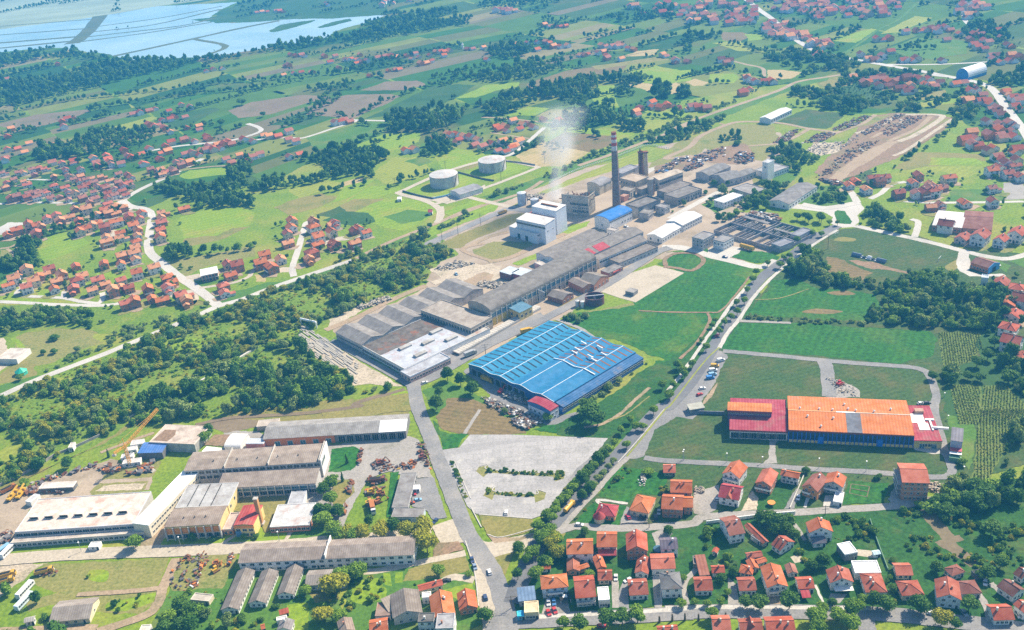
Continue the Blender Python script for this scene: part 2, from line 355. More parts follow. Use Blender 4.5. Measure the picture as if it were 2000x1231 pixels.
spread([('works_ground','5 560 150 720 80 900 0|2 900 1140 1250 1000 1700 850|3 300 740 480 700 640 740 640 900 560 940 600 1100 400 1180|6 600 60 560 330 -60 300|5 1600 400 1200 660 700 900 440 1010 0 760 0 690 520 450 560 340 700 280','yard',3),('field','1 -40 700 0 690 200 640 480 612 500 620 400 660 250 700 100 720','plough'),('field','1 600 715 700 690 850 650 880 660 760 710 640 735','lime'),('field','1 900 650 1180 600 1230 610 1080 690 960 720','dkgreen'),('field','1 1270 620 1400 570 1700 530 1850 540 1700 580 1500 640 1330 660','plough'),('field','1 1500 700 1700 620 1850 560 1980 530 2000 590 1900 640 1700 700','dkgreen'),('field','1 1000 985 1060 950 1290 930 1260 975 1050 1000','bright'),('field','1 1080 935 1130 890 1240 865 1200 900','dryl'),('field','1 280 815 300 795 460 760 470 770 380 810','dryl'),('field','1 1710 770 2000 690|2 20 690 300 680 290 745 60 830|1 1990 790 1850 830 1760 835','grass'),('field','2 -150 640 -60 560 80 530 300 525 380 535 280 590 160 640 120 665','plough'),('field','2 150 505 300 455 470 450 520 475 400 505','plough'),('field','2 180 665 330 590 560 480 700 470 800 475 660 560 560 605','dkgreen'),('field','2 680 550 850 475 1040 460 1030 485 900 510 800 545','bright'),('field','2 1080 470 1300 395 1500 370 1650 360 1600 400 1300 450 1100 495','brown'),('field','2 60 835 300 745 490 740 480 790 400 830 230 850','bright'),('field','2 470 830 500 800 660 800 650 815 560 870 490 870','grass'),('field','2 850 625 960 575 1080 570 1050 600 940 635','lime'),('field','2 960 650 1090 595 1210 605 1130 645','bright'),('field','2 1130 650 1220 610 1450 620 1300 645 1200 670','dryl'),('field','2 1480 480 1570 475 1580 560 1600 600 1490 600 1440 540','bright'),('field','2 1630 470 1700 455 1900 495 1930 520 1760 510','tan'),('field','2 1680 460 1850 400 2000 390 2000 450 1860 470','bright'),('field','2 1560 705 1660 660 1900 670 1870 705 1700 740','lime'),('field','2 1740 625 1780 610 2000 615 1990 650 1900 660','bright'),('field','2 1600 320 1700 285 1820 275 1790 310 1550 320','tan'),('field','2 1440 370 1800 320 1900 330 1600 370 1480 390','dryl'),('field','2 1620 405 1800 365 1940 395 1800 430','bright'),('field','2 1180 800 1200 720 1280 700 1690 745 1600 800 1430 860','bright'),('field','2 1020 870 1180 790 1430 850 1290 930 1100 930','tan'),('field','2 1200 800 1300 735 1560 760 1580 800 1430 850','brown'),('field','2 560 870 680 825 830 850 870 880 640 960 600 930','bright'),('field','2 250 945 330 880 480 880 560 955 370 1015','lime'),('field','2 200 975 255 945 370 1015 320 1040','lime'),('field','2 0 1060 0 1030 150 990 190 1000 180 1020 60 1050','tan'),('field','2 60 1140 200 1040 380 1030 380 1060 240 1110 120 1150','bright'),('field','2 20 1160 120 1110 280 1110 300 1180 120 1200','dryl'),('field','2 100 1190 300 1110 500 1110 590 1180 500 1240 400 1290 200 1250','bright'),('field','2 -100 1200 40 1150 100 1190 40 1220','mown'),('field','3 0 390 60 385 80 400 0 420','bright'),('field','3 -10 530 0 480 60 460 100 480 60 525','tan'),('field','3 110 460 160 440 240 460 210 480 150 480','tan'),('field','3 240 455 250 415 380 410 410 430 380 465','bright'),('field','3 565 440 570 390 640 390 760 405 700 440 600 445','tan'),('field','3 780 520 800 470 850 460 860 515','lime'),('field','3 850 470 950 430 1045 460 1040 475 900 490','dryl'),('field','3 880 510 1000 480 1250 520 1240 580 1100 570','dkgreen'),('field','3 1360 560 1370 540 1560 500 1570 540 1480 560','dryl'),('field','3 1380 580 1500 560 1640 540 1640 570 1440 600','bright'),('field','3 970 200 1150 160 1180 165 1060 240 930 230','bright'),('field','3 1200 190 1390 90 1490 100 1420 135 1300 180','lime'),('field','3 1240 270 1400 210 1700 230 1680 300 1480 330 1320 310','grass'),('field','3 300 180 430 180 480 200 400 240 320 225','brown'),('field','3 440 190 530 190 540 220 460 230','bright'),('field','3 260 240 420 230 440 265 560 290 400 285','lime'),('field','3 600 690 780 610 960 630 1000 650 900 720 720 705','mown'),('field','3 1270 940 1400 850 1780 860 1790 900 1600 900 1450 960','dryl'),('field','3 1460 920 1480 880 1720 885 1780 915','bright'),('field','3 1300 960 1450 930 1780 930 1770 960 1640 1000 1560 960','lime'),('field','3 1560 1120 1600 1060 1880 1060 1880 1120','grass'),('gravel_lot','3 1885 1020 2000 1015 2010 1110 1890 1115','gravel'),('field','3 -60 960 60 850 190 780 300 720 330 730 200 850 60 930','mix'),('field','3 200 760 380 690 600 700 640 760 600 840 540 900 440 870 330 850 250 870','mix',2),('field','a 850 480 1090 400 1240 310 1500 345 1700 200 1990 170 1990 330 1700 450 1500 540 1330 560 1250 640 900 690 840 600','mix',1.5),('field','3 480 980 600 930 700 920 760 960 720 1010 640 1100 560 1130 500 1080','mix',2),('field','3 960 1000 1060 930 1160 950 1120 1010 1040 1020','mown'),('field','3 1220 870 1300 800 1500 680 1600 670 1500 760 1350 860 1270 870','brown'),('field','2 -250 1060 -60 1000 60 1020 -40 1060 -180 1110','lime'),('field','2 -330 1160 -200 1110 -60 1080 40 1100 -60 1150 -250 1200','dryl'),('field','2 60 1040 180 1010 240 1000 100 1100 0 1130','bright'),('field','2 280 1210 420 1170 560 1190 500 1230 380 1250','grass'),('field','2 -60 1230 60 1180 200 1190 240 1240 100 1260','dkgreen'),('field','2 400 900 500 880 560 900 480 930','grass'),('field','2 640 960 870 885 900 880 760 945','dryl'),('field','4 210 250 240 190 330 150 440 165 500 215 380 270 290 310 200 320','bright'),('field','4 980 110 1000 70 1140 30 1340 15 1420 50 1400 110 1250 180 1010 240 1020 170','bright'),('field','4 1010 245 1030 190 1220 170 1300 130 1400 120 1250 190','dryl'),('field','4 930 320 1100 290 1260 260 1420 220 1420 290 1300 310 1160 340 1040 400','mix'),('field','4 1060 430 1220 420 1260 390 1240 430 1100 460','grass'),('lawn','4 0 500 80 490 110 520 380 530 440 555 0 545','bright'),('lawn','4 530 360 650 360 720 420 560 400','bright'),('lawn','4 200 480 340 480 350 510 220 515','bright'),('lawn','4 580 540 610 500 700 510 680 545','bright'),('lawn','4 700 590 820 575 1180 560 1100 530 1080 560 780 600','dryl'),('lawn','4 0 250 60 250 40 300 0 300','mix'),('lawn','4 1180 500 1220 520 1240 550 1340 520 1600 430 1500 430 1320 480','grass'),('yard','4 300 440 360 450 340 480 310 470','conc'),('yard','4 1420 390 1500 390 1480 430 1430 430','tan'),('yard','4 900 490 1100 470 1110 530 1000 545','apron'),('yard','4 1000 410 1110 385 1120 420 1040 420','apron'),('yard','4 1560 350 1640 350 1640 370 1560 380','apron'),('yard','4 100 430 180 440 110 475','apron'),('yard','4 1770 200 1960 170 1970 190 1870 205 1780 230','apron'),('yard','4 -60 160 40 100 150 100 100 130 0 170','conc'),('yard','4 560 150 650 140 660 220 560 250','apron'),('field','4 70 750 150 700 300 690 500 690 690 690 650 740 480 800 300 880 210 900 100 860','mix'),('field','4 520 720 690 695 660 740 560 770','lime'),('field','4 60 750 80 735 140 790 100 820','bright'),('field','4 0 950 100 850 200 890 210 950 0 1000','dryl'),('field','4 0 1010 220 950 230 965 20 1050 0 1060','grass'),('sawmill_yard','4 -60 740 20 740 70 830 95 870 0 930 -60 960','sand'),('scrub_floor','4 -60 1100 240 1000 560 870 680 810 900 730 1220 600 1560 470 2000 290|5 300 210 540 160 560 230 600 300 520 430 0 650|4 1800 690 1640 760 1680 800 1930 950 2000 1030 2000 1100|7 1200 30 300 270 0 400 -60 420','scrubfloor',3),('scrub_floor','4 -60 560 300 565 700 590 1180 565 1200 590 950 685 740 750 500 700 300 690 100 720 -60 760','scrubfloor',3),('clearing','4 60 1060 300 960 480 960 360 1020 200 1080','lime'),('clearing','4 880 760 1080 740 1200 790 1180 850 1000 850','bright'),('clearing','4 1450 620 1500 580 1540 620 1490 660','lime'),('clearing','4 1060 1040 1250 930 1440 840 1500 790 1400 860 1260 970 1080 1040','lime'),('clearing','4 1570 700 1680 660 1800 680 1700 740','bright'),('clearing','7 0 230 200 110 260 60 240 120 120 220 0 330','lime'),('verge','7 0 440 200 340 400 270 640 140 780 30 800 60 560 200 300 310 0 480','dryl'),('rail_verge','2 560 1230 640 1215 900 1100 1180 1000 1300 930 1600 810 2000 670|3 200 650 640 505 740 455 900 430 900 450 760 490 460 600 0 770|2 2000 720 1320 960 1000 1110 640 1260','grass',2),('rail_verge','4 1240 560 1560 460 1980 300|5 130 310 330 210 560 120 840 5 860 20 560 140 300 250 0 370|4 1600 470 1300 580','grass',2),('lawn','5 600 215 700 165 980 55 1110 40 1060 75 760 210 720 245 640 240','dryl'),('lawn','5 400 200 540 130 700 60 840 0 930 0 880 40 620 150 480 210','bright'),('lawn','2 620 1180 800 1110 930 1140 900 1180 700 1230','bright'),('rubble_lot','5 780 250 900 205 1100 205 1130 240 1000 300 900 325 800 280','mix'),('lawn','5 1000 330 1140 270 1150 300 1030 340','bright'),('lawn','5 1230 170 1330 110 1440 90 1420 120 1280 170','bright'),('sand_yard','5 540 360 700 310 860 340 940 340 930 400 990 440 820 470 640 440','sand'),('sand_yard','5 700 430 840 375 900 390 860 450 760 470','dirt'),('rubble_strip','5 -20 640 130 570 300 510 330 530 160 590 -20 700','sand'),('rail_yard','2 1180 1080 1400 960 1700 880 1800 890 1700 1000 1500 1040 1280 1100','yard'),('concrete_pad','a 1190 690 1220 600 1440 555 1420 570','conc'),('verge','2 1000 1150 1300 1010 1600 890 1750 820 1900 840 1800 900 1600 940 1300 1040','lime'),('verge','2 820 1100 1150 990 1300 970 1000 1110 900 1110','grass'),('tank_lawn','2 390 1070 700 965 830 1005 800 1020 560 1110','bright'),('tank_lawn','2 720 970 830 930 960 895 1110 935 900 1010 860 1005','bright'),('tank_apron','2 430 1090 600 1100 780 1060 850 1030 830 1080 640 1140 480 1110','apron'),('verge','5 850 780 1150 620 1250 580 1500 430 1860 240 1870 255 1500 470 1280 590 1000 730','dryl'),('dock','5 560 940 900 760 1180 620 1160 600 880 740 640 830 640 870','asph'),('weeds','5 1280 650 1440 590 1690 545 1700 560 1500 620 1320 680','mix'),('crop_field','5 1280 640 1370 600 1500 590 1680 560 1960 385 1810 330 1900 280 2010 265|6 0 265 220 230 330 300 500 350 460 420 400 540 330 640 220 760 90 880 0 900|5 1850 860 1700 800 1420 720','richmix',2),('field_oval','6 0 300 60 270 160 270 220 310 150 370 60 350','rich',1,True),('crop_field','6 -180 450 30 400 130 390 430 400 390 500 300 595 230 605 0 595 -140 590 -190 520','rich',1,True),('concrete_yard','5 1480 480 1600 400 1800 338 1962 380 1690 545 1600 520','apron',.2),('meadow','5 1340 1180 1500 1130 1800 870 1990 860 1880 980 1700 1140 1600 1231 1450 1231','rich',2),('meadow','8 1120 110 1400 20 1700 0 1560 130 1300 140','rich',2),('verge','5 500 1040 640 980 800 1060 980 1170 1010 1231 590 1231 540 1120','grass',1),('brown_field','5 590 1231 600 1150 640 1080 760 1080 900 1140 1000 1231','brown',2),('brown_field','8 590 90 600 0 900 -20 1050 80 1080 135 740 135 620 115','brown',2),('hall_yard','5 730 930 770 905 900 1000 1000 1050 1090 1110 1270 1180 1380 1150 1380 1190 1200 1231 1090 1190 900 1090','asph'),('lawn','8 560 60 600 120 760 135 700 210 610 225 570 100','rich'),('hall_apron','5 1260 1180 1400 1090 1745 870 1720 865 1400 1050','gravel'),('strip_meadow','0 1085 830 1150 800 1260 720 1330 690 1470 560 1500 590 1400 720 1250 850 1180 870 1090 850','dkgrass',1),('right_meadow','6 820 240 960 140 1400 170 1640 250 2060 280 2060 1230|9 2060 300 1600 430 700 600 0 660|8 1270 690 1480 470 1650 270|6 290 830 600 400','mown',1),('pitch','6 820 240 960 140 1080 130 1400 180 1640 250 1520 370 1450 390 1250 370 1100 345 920 340','mown',1),('pitch_bare','6 940 200 980 180 1060 190 1040 205','dryl',2,True),('pitch_bare','6 1020 310 1240 345 1460 390 1420 410 1150 360','redsoil',2),('pitch_bare','6 1560 345 1640 300 1660 320 1600 370','dryl',2,True),('field','6 900 290 1000 310 1160 380 1100 420 940 400','brown',2),('field','6 440 620 520 530 600 420 720 410 860 470 1000 480 1160 500 1220 590 1100 650 900 650 660 630','rich',1),('dry_spot','6 760 600 850 580 990 595 900 610','brown',2,True),('dry_spot','6 900 490 1000 480 1060 500 960 505','brown',2,True),('field','6 300 800 400 660 700 660 1100 685 1480 710 1520 760 1480 850 1300 890 900 850 500 820','rich',1),('maize_plot','6 1525 715 1750 710 1770 800 1700 880 1550 910','maizef',.5),('field','6 1540 920 1760 880 1760 720 1840 700 2050 760 2050 1000 1700 1231 1600 1231','dkgreen',2),('lawn','6 350 840 700 855 840 885 875 920 885 1060 640 1085 370 1080 290 1050 200 1010 300 950','mown',.4),('lawn','6 935 905 1300 905 1400 930 1460 960 1490 1120 1340 1090 1090 1075 1080 1040 1010 1000 960 980','mown',.4),('sand_heap','6 890 960 950 980 1010 1000 1075 1030 1085 1075 890 1070','gravel',1),('avenue_yard','6 290 810 345 838 330 880 300 950 230 1060 180 1130 190 1160 130 1231|8 1950 80 1770 255 1650 275 1600 300 1680 200 1850 0|6 60 1100 200 930','asph',.6),('dirt_strip','6 250 1040 290 990 260 1070 200 1120','dirt',.5),('lawn','9 -60 110 60 40 350 80 350 140 570 150 580 200 560 290 400 305 0 275 -130 270','mown',.4),('lawn','9 615 190 690 160 1390 200 1500 240 1560 300 1565 340 1480 360 1000 325 650 305 615 250','mown',.4),('path','9 580 145 660 150 615 185 612 240 625 300 545 300 575 270 580 200','gravel',.3),('paving','9 1385 205 1540 200 1560 240 1500 250 1390 225','conc',.3),('garden_field','9 1580 30 1740 60 1720 250 1690 340 1600 130','grass',1),('cornfield','6 1580 1010 1700 1000 1760 1010 1750 1231 1640 1231','maizef',.5),('cornfield','6 1775 1010 1900 1000 2010 1120 2010 1231 1750 1231','maizef',.5),('cornfield','9 1720 280 1750 0 2010 0 2010 140 1860 280 1800 400 1720 440','maizef',.5),('gardens','8 1280 690 1500 660 2000 640|9 300 600 700 590 1000 560 1420 515 1600 420 2060 380 2060 1260 1300 1120 0 1090|8 1700 1110 1100 1150 1000 1160 1040 1000 1130 850','dkgrass',1),('garden_block','9 80 660 190 660 220 880 90 880','dkgrass',.4),('garden_block','9 1150 640 1330 640 1400 880 1260 860 1200 760','dkgrass',.4),('garden_bed','9 1400 560 1500 560 1620 720 1560 740','plough',.5),('garden_bed','9 1500 740 1640 700 1760 860 1700 880','plough',.5),('garden_bed','9 900 640 1100 620 1160 760 1000 760','dkgrass',.5),('garden_bed','9 1640 640 1900 700 2000 900 1900 800','dkgrass',.5),('garden_bed','9 1620 740 1680 720 1800 840 1750 870','dkgrass',.5),('field','9 1560 610 1700 640 1800 700 1980 900 2010 640 1900 560','dkgrass',1),('lawn','8 1480 480 1600 320 1880 360 1840 440 1820 480 1700 470 1650 520','rich',.5),('lawn','8 1340 640 1470 510 1640 540 1600 650','rich',.4),('lawn','9 490 500 620 360 730 400 660 550 510 560','dkgrass',.4),('lawn','9 990 530 1020 400 1250 410 1220 520','rich',.4),('yard','9 1240 500 1290 420 1320 490 1450 490 1540 470 1400 530 1260 530','gravel',.4),('yard','9 660 555 730 440 760 450 720 550','asph',.3),('yard','9 160 460 230 440 300 420 280 560 210 590 160 580','gravel',.4),('yard','9 420 570 480 450 520 500 510 560','sand',.5),('yard','9 880 540 890 480 980 470 960 540','conc',.3),('yard','8 1600 650 1640 540 1760 610 1720 650','asph',.3),('lawn','9 60 400 100 330 300 320 300 400 170 420','mown',.4),('yard','E 820 260 830 180 1040 200 1080 300 960 280','apron',.2),('patio','D 1820 280 1960 230 1970 340 1880 360','apron',.1),('yard','C 370 1070 440 830 720 830 760 1010 690 1050','gravel',.2),('yard','C 1310 910 1440 600 1500 600 1520 950','asph',.2),('yard','D 1010 900 1010 540 1120 640 1160 890','gravel',.2),('yard','D 1540 900 1530 790 1680 770 1700 920','dirt',.2),('yard','E 430 900 480 750 700 760 600 880','gravel',.2),('yard','C 1030 350 1040 230 1100 200 1110 440','asph',.2),('yard','8 1780 690 1840 670 1900 690 1820 800','gravel',.3),('car_park','8 765 140 1000 140 1535 160 1500 235 1440 262 1330 390 1180 585 1120 607 800 582 750 540 640 300 612 225 705 212','slabs',.2),('car_park_edge','8 1310 395 1360 330 1445 262 1450 275 1330 420','asph',.2),('traffic_island','8 800 345 815 322 865 310 875 338 1150 350 1232 358 1250 336 1296 350 1290 385 1240 402 1230 375 1000 362 870 352 840 378','mix',.2),('traffic_island','8 840 480 860 450 905 432 905 460 1130 476 1140 450 1190 465 1180 500 1130 520 1125 488 1000 485 900 475 890 505','mix',.2),('dry_lawn','8 815 588 1115 612 1125 665 1060 695 940 715 865 700 830 640','dryl',.3),('junction','8 545 650 690 600 760 690 800 720 870 740 1060 700 1130 690 1240 690 1130 770 1000 800 900 830 940 930 990 1060 985 1240 840 1240 815 1100 790 900 745 740 600 745','apron',.3),('verge','8 855 690 900 712 1040 715 1120 690 1130 700 1050 730 900 745','dirt',.2),('verge','8 880 835 930 815 1010 795 960 930 905 950','dryl',.2),('verge','8 1030 900 1100 780 1260 680 1300 690 1150 840 1090 980 1010 1050','dryl',.5),('avenue_verge','8 1120 700 1180 590 1330 400 1460 270 1540 160 1600 130 1560 200 1280 530 1180 680','mown',.5),('junction','8 985 1240 1000 1080 1050 960 1100 880 1000 940 930 1060 840 1240','asph',.3),('dirt_yard','7 -60 440 150 430 380 360 620 280 760 330 850 380 830 450 500 480 160 560 60 760 -60 780','yard',1),('grass_plot','7 570 390 600 350 840 270 900 290 850 375 570 395','mix',.5),('grass_plot','7 500 460 560 410 830 400 800 455 510 475','mix',.5),('rubble','7 530 455 580 425 820 410 790 445','sand',.5),('rubble','7 220 470 400 420 470 390 440 450 250 495','sand',.8),('works_yard','7 1100 400 1250 200 1250 130 1440 120 1500 190 1860 200|8 260 160 430 150 480 170 540 290 560 380 440 385 330 345 190 380 100 560 60 660 0 680|7 1860 620 1840 560 1500 480 1300 480 1290 560 1220 710 880 770 830 660','gravel',.6),('lawn','7 880 770 880 720 1240 710 1230 750 900 772','bright',.3),('lawn','7 1290 560 1310 490 1610 480 1600 530 1500 680 1480 690 1440 600','dryl',.3),('lawn','7 1240 755 1250 700 1430 690 1600 680 1590 735','bright',.3),('lawn','7 1610 735 1640 680 1830 650 1900 720','grass',.3),('lawn','7 265 805 290 760 690 740 690 790 320 805','bright',.3),('lawn','7 1830 350 1850 220 1940 210|8 110 205 165 225 150 290 100 340|7 1880 350','rich',.4),('lawn','7 1870 560 1900 400 1960 400 1980 460 1900 540','dryl',.3),('lawn','8 0 550 0 400 100 390 120 410 90 480 40 560','dryl',.3),('soil_yard','7 1100 90 1250 45 1460 30 1440 100 1250 130','plough',.8),('lawn','7 1240 30 1700 -40 2010 -60|8 440 -30 420 30 0 60|7 1550 100 1450 60','dryl',.6),('dirt_gap','7 820 640 1040 390 1060 420 960 620 890 770 780 770','dirt',.3),('heap_yard','7 1120 200 1200 140 1370 150 1370 180 1260 210','redsoil',.4),('garage_lot','8 445 390 565 380 640 600 560 615 510 550 440 540','asph',.3),('strip','8 300 600 320 350 370 345 330 560 325 600','rich',.3),('lawn','7 1330 890 1650 860 2010 800|8 230 890 380 860 560 830 740 800 790 980 820 1110 830 1200 700 1240|7 2010 1240 840 1240 900 1090 950 1000 980 900','grass',1),('plot','8 390 960 420 890 740 810 770 900 600 940','dryl',.4),('plot','8 290 980 280 910 320 915 330 985','bright',.2),('plot','8 345 970 350 910 390 905 390 965','bright',.2),('plot','7 1600 1090 1720 1080 1720 1230 1610 1230','bright',.3),('plot','7 1720 1020 1850 980 1900 1060 1760 1080','dryl',.4),('plot','8 100 1060 110 960 250 940 300 1000 290 1060 180 1090','bright',.5),('plot','8 600 1010 780 970 820 1090 700 1060','bright',.4),('plot','7 1880 980 1980 950|8 100 960 60 1100|7 1900 1160','lime',.5),('plot','7 -60 880 60 860 270 855 180 900 60 1000 -60 1120','sand',1),('plot','7 240 860 940 825 930 870 880 990 500 1030 300 1020 180 960','mix',.6),('plot','7 140 1060 330 1020 880 1010 900 1060 780 1140 540 1130 550 1075 300 1090 160 1130','mix',.6),('plot','7 990 830 1330 800 1310 860 1240 1000 960 1010 950 960','mix',.6),('weed_patch','7 500 900 600 900 590 960 500 950','bright',1,True),('weed_patch','7 600 1080 700 1060 880 1020 880 1060 720 1120 600 1120','bright',1,True),('brick_pit','8 570 745 700 735 730 780 690 790 560 840','redsoil',.3),('slab_yard','5 0 830 30 800 330 980 390 1015 200 1000 80 1010','sand',.5),('slab_yard','4 1650 770 1750 740 2000 880 2000 930 1960 1010','sand',.5),('verge','5 200 860 260 820 380 920 360 945','grass',.3),('verge','4 1840 760 1880 730 2000 800 1990 830','grass',.3),('strip','5 -60 1160 160 1080 380 1020 450 1060 470 1150 300 1160 0 1231 -60 1231','dryl',.8),('lawn','5 300 1050 380 1020 430 1050 330 1065','bright',.3),('scrap_ground','3 830 960 900 880 1000 800 1150 650 1280 630 1500 640 1610 660 1560 720 1300 880 1000 1000 860 1010','redsoil',1.5),('scrap_ground','3 -60 930 100 890 270 830 430 800 480 830 500 900 400 920 200 900 60 960 -60 1000','redsoil',1),('rubble','3 780 840 830 800 980 790 960 850 860 870','sand',1),('dust_track','3 880 1020 960 950 1060 870 1240 790 1310 790 1200 860 1050 950 960 1030','dirt',1),('grass_strip','3 1290 780 1520 660 1600 665 1440 730','mix',.5),('grass_strip','3 1060 710 1180 650 1260 640 1160 690','mix',.5),('roundabout','6 700 -5 900 10 1000 0 1080 -20 1110 20 1070 60 1080 95 1050 125 960 130 920 100 935 70 880 40 700 20','conc',.3),('roundabout_island','6 942 40 960 30 1000 35 1042 95 1030 108 970 105 950 80','rich',.3),('garage_apron','6 1640 245 1690 265 1700 320 1690 370 1760 390 1880 385 1900 400 1700 400 1640 370 1620 330','conc',.3),('lawn','6 1760 290 1800 290 1930 340 1900 380 1840 330','grass',.3),('lawn','6 1890 300 2000 285 2000 350 1930 320','grass',.3),('lawn','6 360 290 410 255 540 260 640 290 600 320 500 325','rich',.3),('works_lot','6 250 240 330 225 430 240 410 270 350 300 230 280','conc',.3),('verge','3 200 1140 420 1080 470 1110 280 1190','grass',.4),('verge','3 600 970 690 940 760 960 700 1020 600 1060','grass',.6),('triangle','3 740 1130 860 1035 990 1040 1050 1090 1050 1130 980 1150 840 1150','grass',.4),('scrap_lot','6 380 90 480 30 620 50 640 90 560 110 440 95','gravel',.5),('orchard','3 900 500 1060 470 1260 520 1300 560 1100 560 960 540','dkgreen',1),])
